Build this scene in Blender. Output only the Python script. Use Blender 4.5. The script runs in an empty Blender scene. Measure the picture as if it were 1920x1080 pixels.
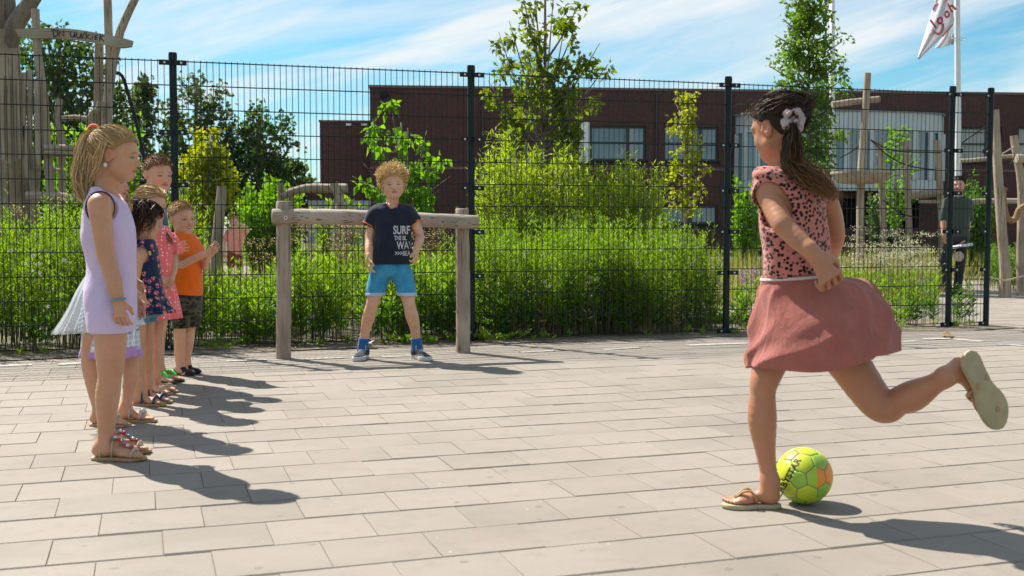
import bpy, math, random
import numpy as np
from mathutils import Vector
from mathutils.bvhtree import BVHTree
sc = bpy.context.scene
COL = sc.collection
rng = np.random.default_rng(7)
R = math.radians
# ------------------------------------------------------------------ camera, sky, sun
F_PX, CAM_H, HORIZON = 2080.0, 1.04, 427.0
PITCH = math.atan((540 - HORIZON) / F_PX)
cam_d = bpy.data.cameras.new('camera'); cam = bpy.data.objects.new('camera', cam_d); COL.objects.link(cam)
cam.location = (0, 0, CAM_H); cam.rotation_euler = (math.pi / 2 - PITCH, 0, 0)
cam_d.sensor_width = 36; cam_d.lens = 36 * F_PX / 1920; cam_d.clip_end = 4000; cam_d.clip_start = 0.05
cam_d.dof.use_dof = True; cam_d.dof.focus_distance = 7.6; cam_d.dof.aperture_fstop = 5.0
sc.camera = cam
SUN_EL = R(51); SUN_AZ = R(48)            # azimuth from +Y towards -X
sun_d = bpy.data.lights.new('sun', 'SUN'); sun = bpy.data.objects.new('sun', sun_d); COL.objects.link(sun)
sun_d.energy = 4.8; sun_d.angle = R(0.53); sun_d.color = (1.0, 0.94, 0.85)
sdir = Vector((-math.sin(SUN_AZ) * math.cos(SUN_EL), math.cos(SUN_AZ) * math.cos(SUN_EL), math.sin(SUN_EL)))
sun.rotation_euler = sdir.to_track_quat('Z', 'Y').to_euler(); sun.location = sdir * 60
world = bpy.data.worlds.new('World'); sc.world = world; world.use_nodes = True
wn, wl = world.node_tree.nodes, world.node_tree.links
wn.clear()
w_out = wn.new('ShaderNodeOutputWorld'); w_bg = wn.new('ShaderNodeBackground'); w_bg.inputs['Strength'].default_value = 0.068
sky = wn.new('ShaderNodeTexSky'); sky.sky_type = 'NISHITA'; sky.sun_disc = False
sky.sun_elevation = SUN_EL; sky.sun_rotation = -SUN_AZ; sky.altitude = 10; sky.air_density = 1.0; sky.dust_density = 0.6; sky.ozone_density = 2.2
def wnode(t, **kw):
    n = wn.new(t)
    for k, v in kw.items(): setattr(n, k, v)
    return n
def wmath(op, a, b=None):
    n = wnode('ShaderNodeMath', operation=op)
    for i, v in enumerate((a, b)):
        if v is None: continue
        if isinstance(v, (int, float)): n.inputs[i].default_value = v
        else: wl.new(v, n.inputs[i])
    return n.outputs[0]
tc = wnode('ShaderNodeTexCoord'); sp = wnode('ShaderNodeSeparateXYZ'); wl.new(tc.outputs['Generated'], sp.inputs[0])
zz = wmath('ADD', wmath('MAXIMUM', sp.outputs['Z'], 0.0), 0.10)
cb = wnode('ShaderNodeCombineXYZ'); wl.new(wmath('DIVIDE', sp.outputs['X'], zz), cb.inputs[0]); wl.new(wmath('DIVIDE', sp.outputs['Y'], zz), cb.inputs[1])
def wcloud(scale, rot, sx, sy, lo, hi, seed, dist=0.6):
    mp = wnode('ShaderNodeMapping'); mp.vector_type = 'TEXTURE'; mp.inputs['Rotation'].default_value = (0, rot, .35); mp.inputs['Scale'].default_value = (1 / sx, 1 / sx, 1 / sy); mp.inputs['Location'].default_value = (seed, seed * .7, seed)
    wl.new(tc.outputs['Generated'], mp.inputs[0])
    nz = wnode('ShaderNodeTexNoise'); nz.inputs['Scale'].default_value = scale; nz.inputs['Detail'].default_value = 9; nz.inputs['Roughness'].default_value = .58; nz.inputs['Distortion'].default_value = dist
    wl.new(mp.outputs[0], nz.inputs['Vector'])
    mr = wnode('ShaderNodeMapRange', interpolation_type='SMOOTHSTEP'); mr.inputs[1].default_value = lo; mr.inputs[2].default_value = hi
    wl.new(nz.outputs[0], mr.inputs[0]); return mr.outputs[0]
c1 = wcloud(2.0, R(-15), 0.9, 5.5, .38, .66, 3.1, .7)
c2 = wcloud(5.0, R(-19), 0.7, 5.0, .40, .72, 9.4, 1.0)
cf = wmath('MINIMUM', wmath('ADD', wmath('MULTIPLY', c1, .74), wmath('MULTIPLY', c2, .42)), 0.93)
hz = wnode('ShaderNodeMapRange', interpolation_type='SMOOTHSTEP'); hz.inputs[1].default_value = .16; hz.inputs[2].default_value = -.01; hz.inputs[3].default_value = 0; hz.inputs[4].default_value = .45
wl.new(sp.outputs['Z'], hz.inputs[0])
cf2 = wmath('MINIMUM', wmath('ADD', cf, hz.outputs[0]), .95)
tint = wnode('ShaderNodeMix', data_type='RGBA', blend_type='MULTIPLY'); tint.inputs[0].default_value = 1; tint.inputs[7].default_value = (.52, .96, 1.02, 1)
wl.new(sky.outputs[0], tint.inputs[6])
wm = wnode('ShaderNodeMix', data_type='RGBA'); wl.new(cf2, wm.inputs[0]); wl.new(tint.outputs[2], wm.inputs[6]); wm.inputs[7].default_value = (6.9, 7.2, 7.3, 1)
wl.new(wm.outputs[2], w_bg.inputs[0]); wl.new(w_bg.outputs[0], w_out.inputs[0])
sc.view_settings.view_transform = 'Standard'; sc.view_settings.look = 'None'; sc.view_settings.gamma = 1; sc.view_settings.use_curve_mapping = False
sc.view_settings.exposure = 0.95

# ------------------------------------------------------------------ helpers
_cp, _sp = math.cos(PITCH), math.sin(PITCH)
def P(u, v, Y):
    """world point that lies at forward distance Y behind photo pixel (u, v)"""
    x = (u - 960) / F_PX; y = (540 - v) / F_PX
    d = np.array((x, _cp + y * _sp, -_sp + y * _cp))
    return np.array((0, 0, CAM_H)) + d * (Y / d[1])
def G(u, v, z=0.0):
    x = (u - 960) / F_PX; y = (540 - v) / F_PX
    d = np.array((x, _cp + y * _sp, -_sp + y * _cp))
    return np.array((0, 0, CAM_H)) + d * ((z - CAM_H) / d[2])
def S(Y): return F_PX / Y            # photo pixels per metre at distance Y
def proj(p):
    p = np.asarray(p, float); q = p - np.array((0, 0, CAM_H))
    yc = q[..., 1] * _cp - q[..., 2] * _sp; zc = q[..., 1] * _sp + q[..., 2] * _cp
    return 960 + F_PX * q[..., 0] / yc, 540 - F_PX * zc / yc
def unit(v):
    v = np.asarray(v, float); return v / (np.linalg.norm(v) + 1e-12)

def new_mesh(name, V, Fs, smooth=False, attrs=None):
    me = bpy.data.meshes.new(name)
    V = np.ascontiguousarray(V, dtype=np.float32)
    if isinstance(Fs, np.ndarray):
        n, k = Fs.shape
        me.vertices.add(len(V)); me.vertices.foreach_set('co', V.ravel())
        me.loops.add(n * k); me.loops.foreach_set('vertex_index', np.ascontiguousarray(Fs, dtype=np.int32).ravel())
        me.polygons.add(n); me.polygons.foreach_set('loop_start', np.arange(0, n * k, k, dtype=np.int32))
        me.update(calc_edges=True); me.validate()
    else:
        me.from_pydata([tuple(map(float, v)) for v in V], [], Fs); me.update()
    if smooth: me.polygons.foreach_set('use_smooth', np.ones(len(me.polygons), dtype=bool))
    for k, a in (attrs or {}).items():
        a = np.asarray(a, np.float32)
        if a.ndim == 1:
            at = me.attributes.new(k, 'FLOAT', 'POINT'); at.data.foreach_set('value', a)
        else:
            if a.shape[1] == 3: a = np.c_[a, np.ones(len(a), np.float32)]
            at = me.color_attributes.new(k, 'FLOAT_COLOR', 'POINT'); at.data.foreach_set('color', np.ascontiguousarray(a, dtype=np.float32).ravel())
    return me
def tag(o, label=None, cat=None, group=None, kind=None):
    if label: o['label'] = label
    if cat: o['category'] = cat
    if group: o['group'] = group
    if kind: o['kind'] = kind
    return o
def thing(name, loc, label, cat, group=None):
    o = bpy.data.objects.new(name, None); o.empty_display_size = .1; COL.objects.link(o)
    o.location = tuple(map(float, loc)); o['wl'] = 0; del o['wl']
    return tag(o, label, cat, group)
def wloc(o):
    v = np.zeros(3)
    while o is not None:
        v += np.array(o.location); o = o.parent
    return v
def link(name, me, m, parent=None, origin=(0, 0, 0)):
    o = bpy.data.objects.new(name, me)
    if m is not None and not me.materials: me.materials.append(m)
    COL.objects.link(o); o.location = tuple(map(float, origin))
    if parent is not None: o.parent = parent
    return o
def part(name, V, Fs, m, parent=None, smooth=False, attrs=None, kind=None, origin=None):
    """V in world coordinates; the object's origin sits at its own middle bottom"""
    V = np.asarray(V, float)
    base = wloc(parent) if parent is not None else np.zeros(3)
    if origin is None:
        lo, hi = V.min(0), V.max(0); origin = np.array(((lo[0] + hi[0]) / 2, (lo[1] + hi[1]) / 2, lo[2])) if parent is None else base
    o = link(name, new_mesh(name, V - origin, Fs, smooth, attrs), m, parent, np.asarray(origin) - base)
    if kind: o['kind'] = kind
    return o
class MB:
    """collects shapes into one mesh"""
    def __init__(s): s.V = []; s.F = []; s.n = 0
    def add(s, V, Fs):
        V = np.asarray(V, float); s.V.append(V); s.F += [tuple(int(i) + s.n for i in f) for f in Fs]; s.n += len(V); return s
    def box(s, c, size, rot=0.0, ax=None):
        x, y, z = np.array(size) / 2
        v = np.array([(-x, -y, -z), (x, -y, -z), (x, y, -z), (-x, y, -z), (-x, -y, z), (x, -y, z), (x, y, z), (-x, y, z)])
        if ax is not None: v = v @ np.array(ax)
        elif rot: c_, s_ = math.cos(rot), math.sin(rot); v = v @ np.array(((c_, s_, 0), (-s_, c_, 0), (0, 0, 1)))
        return s.add(v + np.array(c), [(0, 3, 2, 1), (4, 5, 6, 7), (0, 1, 5, 4), (1, 2, 6, 5), (2, 3, 7, 6), (3, 0, 4, 7)])
    def tube(s, pts, rad, n=8, caps=True, jit=0.0, flat=None):
        pts = np.asarray(pts, float); m = len(pts); rad = np.broadcast_to(np.asarray(rad, float), (m,))
        tg = np.gradient(pts, axis=0) if m > 2 else np.repeat((pts[1] - pts[0])[None], 2, 0)
        tg /= np.linalg.norm(tg, axis=1)[:, None] + 1e-12
        up = np.array((0, 0, 1.0)) if abs(tg[0][2]) < .9 else np.array((1.0, 0, 0))
        V = []
        for i in range(m):
            a = np.cross(tg[i], up); a /= np.linalg.norm(a) + 1e-9; b = np.cross(tg[i], a); up = np.cross(a, tg[i])
            th = np.arange(n) * 2 * math.pi / n + .3
            rr = rad[i] * (1 + (rng.uniform(-jit, jit, n) if jit else 0))
            V.append(pts[i] + np.outer(np.cos(th) * rr, a) + np.outer(np.sin(th) * rr * (flat or 1), b))
        V = np.concatenate(V); Fs = []
        for i in range(m - 1):
            for j in range(n):
                k = (j + 1) % n; Fs.append((i * n + j, i * n + k, (i + 1) * n + k, (i + 1) * n + j))
        if caps: Fs.append(tuple(range(n - 1, -1, -1))); Fs.append(tuple((m - 1) * n + j for j in range(n)))
        return s.add(V, Fs)
    def lathe(s, c, prof, n=24, axis=(0, 0, 1)):
        ax = unit(axis); u = unit(np.cross(ax, (0, 1, 0) if abs(ax[1]) < .9 else (1, 0, 0))); w = np.cross(ax, u)
        th = np.arange(n) * 2 * math.pi / n; V = []
        for r, z in prof: V.append(np.array(c) + ax * z + np.outer(np.cos(th) * r, u) + np.outer(np.sin(th) * r, w))
        Fs = []
        for i in range(len(prof) - 1):
            for j in range(n):
                k = (j + 1) % n; Fs.append((i * n + j, i * n + k, (i + 1) * n + k, (i + 1) * n + j))
        Fs.append(tuple(range(n - 1, -1, -1))); Fs.append(tuple((len(prof) - 1) * n + j for j in range(n)))
        return s.add(np.concatenate(V), Fs)
    def prism(s, poly, z0, z1):
        n = len(poly); V = np.array([(p[0], p[1], z0) for p in poly] + [(p[0], p[1], z1) for p in poly])
        return s.add(V, [tuple(range(n - 1, -1, -1)), tuple(range(n, 2 * n))] + [(i, (i + 1) % n, n + (i + 1) % n, n + i) for i in range(n)])
    def build(s, name, m, parent=None, smooth=False, kind=None, origin=None):
        return part(name, np.concatenate(s.V), s.F, m, parent, smooth, None, kind, origin)
def shade_auto(o, deg=40):
    me = o.data; me.polygons.foreach_set('use_smooth', np.ones(len(me.polygons), dtype=bool))
    try: me.set_sharp_from_angle(angle=R(deg))
    except Exception: pass
    return o
def spline(pts, n):
    pts = np.asarray(pts, float); m = len(pts); t = np.linspace(0, m - 1, n); out = []
    Q = np.vstack([2 * pts[0] - pts[1], pts, 2 * pts[-1] - pts[-2]])
    for x in t:
        i = min(int(x), m - 2); f = x - i; a, b, c, d = Q[i], Q[i + 1], Q[i + 2], Q[i + 3]
        out.append(.5 * (2 * b + (c - a) * f + (2 * a - 5 * b + 4 * c - d) * f * f + (3 * b - a - 3 * c + d) * f ** 3))
    return np.array(out)

# ------------------------------------------------------------------ materials
def M(name):
    m = bpy.data.materials.new(name); m.use_nodes = True; nt = m.node_tree
    b = nt.nodes['Principled BSDF']; return m, nt, b
def N(nt, t, ins=None, **kw):
    n = nt.nodes.new(t)
    for k, v in kw.items(): setattr(n, k, v)
    for k, v in (ins or {}).items():
        if hasattr(v, 'is_output'): nt.links.new(v, n.inputs[k])
        else: n.inputs[k].default_value = v
    return n
def c4(c): return (c[0], c[1], c[2], 1)
def mixc(nt, f, a, b, blend='MIX'):
    n = N(nt, 'ShaderNodeMix', data_type='RGBA', blend_type=blend)
    for i, v in ((0, f), (6, a), (7, b)):
        if hasattr(v, 'is_output'): nt.links.new(v, n.inputs[i])
        else: n.inputs[i].default_value = v if i == 0 else c4(v)
    return n.outputs[2]
def mrange(nt, v, a, b, c=0, d=1, smooth=False):
    n = N(nt, 'ShaderNodeMapRange', {0: v, 1: a, 2: b, 3: c, 4: d})
    if smooth: n.interpolation_type = 'SMOOTHSTEP'
    return n.outputs[0]
def coords(nt, scale=(1, 1, 1), rot=(0, 0, 0), which='Object'):
    t = N(nt, 'ShaderNodeTexCoord'); mp = N(nt, 'ShaderNodeMapping', {'Scale': scale, 'Rotation': rot}); nt.links.new(t.outputs[which], mp.inputs[0]); return mp.outputs[0]
def noise(nt, vec, scale, detail=4, rough=.55, dist=0):
    return N(nt, 'ShaderNodeTexNoise', {'Vector': vec, 'Scale': scale, 'Detail': detail, 'Roughness': rough, 'Distortion': dist}).outputs[0]
def bump(nt, b, h, strength=.3, dist=.01):
    n = N(nt, 'ShaderNodeBump', {'Strength': strength, 'Distance': dist, 'Height': h}); nt.links.new(n.outputs[0], b.inputs['Normal'])
def simple(name, c1, c2=None, scale=20, rough=.6, bmp=0, bdist=.004, metal=0, stretch=(1, 1, 1), spec=None, lo=.35, hi=.65):
    m, nt, b = M(name); b.inputs['Roughness'].default_value = rough; b.inputs['Metallic'].default_value = metal
    if spec is not None: b.inputs['Specular IOR Level'].default_value = spec
    v = coords(nt, stretch); nz = noise(nt, v, scale, 5)
    c2 = c2 or tuple(x * .8 for x in c1)
    nt.links.new(mixc(nt, mrange(nt, nz, lo, hi), c1, c2), b.inputs['Base Color'])
    if bmp: bump(nt, b, nz, bmp, bdist)
    return m
def wood(name, axis, ca=(.37, .30, .23), cb_=(.22, .175, .13), pale=(.46, .39, .31)):
    m, nt, b = M(name); st = [9, 9, 9]; st[axis] = .7
    v = coords(nt, tuple(st)); g = noise(nt, v, 5, 8, .65, .4); v2 = coords(nt); blot = noise(nt, v2, 1.7, 3)
    st2 = [26, 26, 26]; st2[axis] = .55
    crack = noise(nt, coords(nt, tuple(st2)), 3.2, 3, .5, .2)
    col = mixc(nt, mrange(nt, g, .3, .7), ca, cb_); col = mixc(nt, mrange(nt, blot, .4, .7), col, pale)
    col = mixc(nt, mrange(nt, crack, .61, .69), col, (.05, .04, .032))
    nt.links.new(col, b.inputs['Base Color']); b.inputs['Roughness'].default_value = .85
    hh = N(nt, 'ShaderNodeMath', {0: g, 1: mrange(nt, crack, .62, .74, 0, 1)}, operation='SUBTRACT').outputs[0]
    kn = N(nt, 'ShaderNodeTexVoronoi', {'Vector': coords(nt, tuple(2.2 if i == axis else 5.0 for i in range(3))), 'Scale': 1.0}); col = mixc(nt, mrange(nt, kn.outputs['Distance'], .10, .05, 0, .75), col, (.09, .065, .045)); nt.links.new(col, b.inputs['Base Color']); bump(nt, b, hh, .7, .008); return m
def leafmat(name, ca, cb_, trans=.45, rough=.5, tcol=None):
    m, nt, b = M(name); at = N(nt, 'ShaderNodeAttribute', attribute_name='rnd')
    col = mixc(nt, at.outputs['Fac'], ca, cb_); nt.links.new(col, b.inputs['Base Color']); b.inputs['Roughness'].default_value = rough
    b.inputs['Specular IOR Level'].default_value = .35
    tr = N(nt, 'ShaderNodeBsdfTranslucent'); nt.links.new(mixc(nt, 1.0, col, tcol or (1.35, 1.45, .55), 'MULTIPLY'), tr.inputs[0])
    mx = N(nt, 'ShaderNodeMixShader', {0: trans, 1: b.outputs[0], 2: tr.outputs[0]}); nt.links.new(mx.outputs[0], nt.nodes['Material Output'].inputs[0]); return m
MAT = {}
def mk_mats():
    # paving
    m, nt, b = M('paver_concrete'); v = coords(nt); oi = N(nt, 'ShaderNodeObjectInfo')
    geo = N(nt, 'ShaderNodeNewGeometry'); nz = noise(nt, geo.outputs['Position'], 1.1, 4); fine = noise(nt, geo.outputs['Position'], 260, 2); mid = noise(nt, geo.outputs['Position'], 9, 5, .6)
    at = N(nt, 'ShaderNodeAttribute', attribute_name='rnd')
    rv = N(nt, 'ShaderNodeMath', {0: oi.outputs['Random'], 1: at.outputs['Fac']}, operation='ADD').outputs[0]; rv = N(nt, 'ShaderNodeMath', {0: rv}, operation='FRACT').outputs[0]
    col = mixc(nt, rv, (.200, .172, .141), (.258, .223, .186)); col = mixc(nt, mrange(nt, nz, .35, .7), col, (.276, .238, .198))
    spot = noise(nt, geo.outputs['Position'], 3.1, 6, .7); col = mixc(nt, mrange(nt, spot, .56, .70, 0, .30), col, (.165, .142, .115)); gum = noise(nt, geo.outputs['Position'], 16, 0); col = mixc(nt, mrange(nt, gum, .80, .82, 0, .45), col, (.10, .088, .075)); col = mixc(nt, mrange(nt, mid, .52, .75, 0, .35), col, (.165, .142, .12)); col = mixc(nt, mrange(nt, fine, .35, .7, 0, .28), col, (.13, .112, .095))
    wh = noise(nt, geo.outputs['Position'], 42, 1); col = mixc(nt, mrange(nt, wh, .79, .81, 0, .6), col, (.55, .53, .50))
    nt.links.new(col, b.inputs['Base Color']); b.inputs['Roughness'].default_value = .82; bump(nt, b, fine, .25, .002); MAT['paver'] = m
    MAT['joint'] = simple('joint_sand', (.235, .20, .150), (.15, .128, .095), 60, .95)
    MAT['paint'] = simple('white_road_paint', (.50, .48, .44), (.32, .29, .25), 26, .7, lo=.42, hi=.62)
    MAT['soil'] = simple('garden_soil', (.13, .10, .065), (.05, .075, .02), 3, .95, .4, .02)
    MAT['dirt'] = simple('sandy_dirt', (.20, .165, .125), (.11, .09, .062), 14, .95, .5, .01)
    MAT['path'] = simple('far_paving', (.26, .23, .195), (.21, .185, .16), 6, .85)
    MAT['fence'] = simple('fence_green_black', (.004, .011, .012), (.007, .016, .017), 8, .45, spec=.25)
    MAT['bolt'] = simple('bolt_steel', (.62, .62, .60), None, 40, .35, metal=.8)
    MAT['woodv'] = wood('weathered_wood_upright', 2); MAT['woodh'] = wood('weathered_wood_lengthwise', 0)
    MAT['logv'] = wood('pale_playground_wood_upright', 2, (.34, .27, .195), (.20, .155, .11), (.42, .345, .265)); MAT['logh'] = wood('pale_playground_wood_lengthwise', 0, (.34, .27, .195), (.20, .155, .11), (.42, .345, .265))
    MAT['bark'] = wood('tree_bark', 2, (.20, .16, .12), (.09, .075, .055), (.25, .21, .16))
    MAT['rope'] = simple('dark_rope', (.035, .033, .032), None, 90, .9); MAT['rope_pale'] = simple('pale_rope', (.55, .48, .36), (.38, .31, .21), 90, .9); MAT['rope_thick'] = simple('thick_brown_rope', (.34, .22, .11), (.20, .12, .055), 60, .95)
    MAT['black'] = simple('black_plastic', (.015, .015, .016), None, 20, .5)
    # building
    m, nt, b = M('dark_red_brick'); v = coords(nt)
    sep = N(nt, 'ShaderNodeSeparateXYZ', {0: v}); cmb = N(nt, 'ShaderNodeCombineXYZ', {0: sep.outputs[0], 1: sep.outputs[2], 2: 0})
    br = N(nt, 'ShaderNodeTexBrick', {'Vector': cmb.outputs[0], 'Color1': (.120, .038, .030, 1), 'Color2': (.066, .024, .021, 1), 'Mortar': (.070, .045, .038, 1), 'Scale': 1, 'Mortar Size': .010, 'Brick Width': .22, 'Row Height': .062, 'Bias': 0})
    big = noise(nt, v, .5, 4); col = mixc(nt, mrange(nt, big, .4, .7, 0, .5), br.outputs[0], (.045, .022, .020))
    nt.links.new(col, b.inputs['Base Color']); b.inputs['Roughness'].default_value = .85; bump(nt, b, br.outputs['Fac'], -.5, .008); MAT['brick'] = m
    m, nt, b = M('window_glass'); b.inputs['Base Color'].default_value = (.09, .16, .18, 1); b.inputs['Roughness'].default_value = .06; b.inputs['Specular IOR Level'].default_value = 1.0; b.inputs['Coat Weight'].default_value = .6; b.inputs['Coat Roughness'].default_value = .03
    v = coords(nt); nz = noise(nt, v, .6, 2); nt.links.new(mixc(nt, mrange(nt, nz, .4, .6), (.03, .085, .105), (.07, .16, .19)), b.inputs['Base Color']); MAT['glass'] = m
    MAT['blind'] = simple('pale_blind', (.42, .42, .40), (.36, .36, .35), 3, .7)
    MAT['frame'] = simple('dark_window_frame', (.03, .035, .04), None, 10, .4); MAT['coping'] = simple('roof_coping', (.16, .10, .085), None, 4, .6)
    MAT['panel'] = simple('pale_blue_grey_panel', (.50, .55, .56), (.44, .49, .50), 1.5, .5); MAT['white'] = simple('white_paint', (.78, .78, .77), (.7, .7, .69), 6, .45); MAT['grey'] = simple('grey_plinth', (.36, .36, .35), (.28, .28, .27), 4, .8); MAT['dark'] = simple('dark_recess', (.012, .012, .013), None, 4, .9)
    MAT['roofgrey'] = simple('grey_roof_unit', (.20, .23, .24), None, 4, .7)
    # leaves
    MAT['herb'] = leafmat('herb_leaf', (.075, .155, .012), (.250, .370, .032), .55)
    MAT['herb_dark'] = leafmat('herb_leaf_deep', (.050, .125, .012), (.130, .250, .028), .5)
    MAT['willow'] = leafmat('willow_leaf', (.165, .240, .016), (.370, .430, .050), .64)
    MAT['maple'] = leafmat('bright_maple_leaf', (.090, .200, .008), (.200, .350, .022), .58)
    MAT['young'] = leafmat('young_tree_leaf', (.080, .120, .010), (.210, .250, .022), .55)
    MAT['sweetgum'] = leafmat('sweetgum_leaf', (.060, .130, .010), (.165, .260, .024), .52)
    MAT['yellowgreen'] = leafmat('yellow_green_leaf', (.190, .225, .012), (.360, .350, .024), .60)
    MAT['darkleaf'] = leafmat('dark_far_leaf', (.038, .074, .024), (.090, .145, .040), .45)
    MAT['olive'] = leafmat('olive_far_leaf', (.060, .088, .036), (.115, .150, .055), .4)
    MAT['grass'] = leafmat('meadow_grass', (.150, .190, .025), (.340, .290, .100), .42)
    MAT['dry'] = leafmat('dry_seed_head', (.36, .25, .12), (.52, .42, .24), .25, tcol=(1, .95, .8))
    MAT['umbel'] = leafmat('cream_umbel', (.42, .42, .24), (.62, .58, .40), .25, tcol=(1, 1, .8))
    MAT['daisy'] = leafmat('white_petal', (.72, .72, .70), (.85, .85, .84), .2, tcol=(1, 1, 1)); MAT['yellowf'] = leafmat('yellow_bloom', (.72, .50, .02), (.8, .6, .03), .2, tcol=(1, 1, .6)); MAT['lilacf'] = leafmat('lilac_bloom', (.38, .24, .42), (.60, .30, .60), .2, tcol=(1, 1, 1))
    MAT['stem'] = simple('green_stem', (.09, .12, .03), (.14, .11, .05), 9, .7)
mk_mats()
# ------------------------------------------------------------------ ground and paving
PA = R(18.4); E1 = np.array((math.cos(PA), math.sin(PA), 0)); E2 = np.array((-math.sin(PA), math.cos(PA), 0))
FX0, FY0, FDX, FDY = -2.847, 9.40, 2.476, 0.74           # fence line: post k stands at (FX0 + k FDX, FY0 + k FDY)
FU = unit((FDX, FDY, 0)); FN = np.array((-FU[1], FU[0], 0))
def fence_pt(t, off=0.0, z=0.0): return np.array((FX0 + t * FDX, FY0 + t * FDY, z)) + FN * off
def fence_off(p): return (p[..., 0] - FX0) * FN[0] + (p[..., 1] - FY0) * FN[1]
def fence_t(p): return ((p[..., 0] - FX0) * FU[0] + (p[..., 1] - FY0) * FU[1]) / math.hypot(FDX, FDY)
T_END = 3.184
def sheet(name, poly, z, m, kind='structure'):
    o = part(name, [(p[0], p[1], z) for p in poly], [tuple(range(len(poly)))], m, None, kind=kind); return o
sheet('ground', [(-900, -60), (900, -60), (900, 1500), (-900, 1500)], -0.062, MAT['soil'])
pavement = sheet('pavement', [tuple(G(-200, 1140)[:2] * .6), tuple(G(2300, 1140)[:2] * .6), (16, 6), (16, 19.5), tuple(fence_pt(2.95, 8)[:2]), tuple(fence_pt(2.95, -.05)[:2]), tuple(fence_pt(-1.6, -.05)[:2]), (-9, 2)], -0.0052, MAT['joint'])
pavement['kind'] = 'structure'
PL, PW = .347, .303
O0 = G(102, 970)
def paver_mesh(gap, seed):
    r = np.random.default_rng(seed); a, b = (PL - gap * .30) / 2, (PW - gap * 1.25) / 2; c = .0052; h = .05
    v = []
    for (aa, bb, z) in ((a, b, -h), (a, b, -c), (a - c, b - c, 0)):
        for sx, sy in ((-1, -1), (1, -1), (1, 1), (-1, 1)): v.append(E1 * sx * (aa if z else a - .0010) + E2 * sy * bb + np.array((0, 0, z + (r.uniform(-.0008, .0008) if z == 0 else 0))))
    f = [(8, 9, 10, 11)]
    for k in (0, 4):
        for i in range(4): f.append((k + i, k + (i + 1) % 4, k + 4 + (i + 1) % 4, k + 4 + i))
    return np.array(v), f
pv = [paver_mesh(.0052, s) for s in range(4)]
pm_me = []
for v, f in pv:
    me = new_mesh('paver', v, f); me.materials.append(MAT['paver']); pm_me.append(me)
cand = []
for i in range(-30, 60):
    for j in range(-8, 62):
        c = O0 + E1 * (j and 0) + E1 * ((i + .5) * PL + (PL * .5 if j % 2 else 0) + .018 * math.sin(j * 2.3)) + E2 * (j + .5) * PW; c[2] = 0
        if c[1] < 2.9: continue
        t, off = fence_t(c), fence_off(c)
        if off > -.32 and not (t > T_END + .12 or (t > 2.95 and off > .3 and off < 8)): continue
        if off > 8.6 or t > 6.3: continue
        u, v_ = proj(c)
        if u < -260 or u > 2180 or v_ > 1190 or v_ < 500: continue
        vis = -40 < u < 1960 and v_ < 1120
        cand.append((c, (F_PX / c[1]) ** 2 / c[1] * (1 if vis else 0)))
cand.sort(key=lambda x: -x[1])
for n, (c, w_) in enumerate(cand[:300]):
    o = link('paver', pm_me[n % 4], None, pavement, c - wloc(pavement) + np.array((0, 0, rng.uniform(-.0018, .0015))))
    o.rotation_euler = (rng.normal(0, .0022), rng.normal(0, .0022), rng.normal(0, .003))
VV, FF, RR = [], [], []; k = 0
for c, w_ in cand[300:]:
    v, f = pv[int(rng.integers(4))]; VV.append(v + c + np.array((0, 0, rng.uniform(-.0018, .0015)))); FF += [tuple(x + k for x in g) for g in f]; RR += [rng.random()] * len(v); k += len(v)
o = part('paver_field', np.concatenate(VV), FF, MAT['paver'], pavement, attrs={'rnd': np.array(RR)}, kind='stuff')
# painted dashes lie on the paving
def dash(u0, v0, u1, v1, wd=.085):
    a, b = G(u0, v0, .0045), G(u1, v1, .0045); d = unit(b - a); n = np.cross((0, 0, 1), d)
    return part('painted_dash', [a - n * wd / 2, b - n * wd / 2, b + n * wd / 2, a + n * wd / 2], [(0, 1, 2, 3)], MAT['paint'], pavement)
for q in ((0, 686, 60, 683), (108, 683, 160, 680), (425, 677, 500, 674), (572, 673, 645, 670), (714, 669, 776, 666), (975, 660, 1040, 657), (1130, 655, 1200, 651), (1290, 647, 1400, 643), (1688, 640, 1720, 638), (1868, 645, 1925, 648)): dash(*q)
dash(1732, 635.5, 1785, 634); dash(1781, 634.5, 1842, 640, .11)
# sandy strip along the fence foot
strip = []
for t in np.linspace(-1.3, T_END + .05, 60): strip.append(fence_pt(t, -.33 - .05 * math.sin(t * 9) - .04 * rng.random()))
back = [fence_pt(t, .9) for t in np.linspace(T_END + .05, -1.3, 12)]
sheet('dirt_strip', [p[:2] for p in strip + back], .004, MAT['dirt'])
sheet('garden_path', [P(300, 545, 17.5)[:2], P(560, 545, 17.5)[:2], P(640, 500, 30)[:2], P(250, 500, 30)[:2]], .006, MAT['path'])
sheet('garden_path', [fence_pt(1.85, 1.9)[:2], fence_pt(3.0, 1.7)[:2], fence_pt(3.0, 3.2)[:2], fence_pt(1.85, 3.6)[:2]], .006, MAT['path'])
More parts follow.
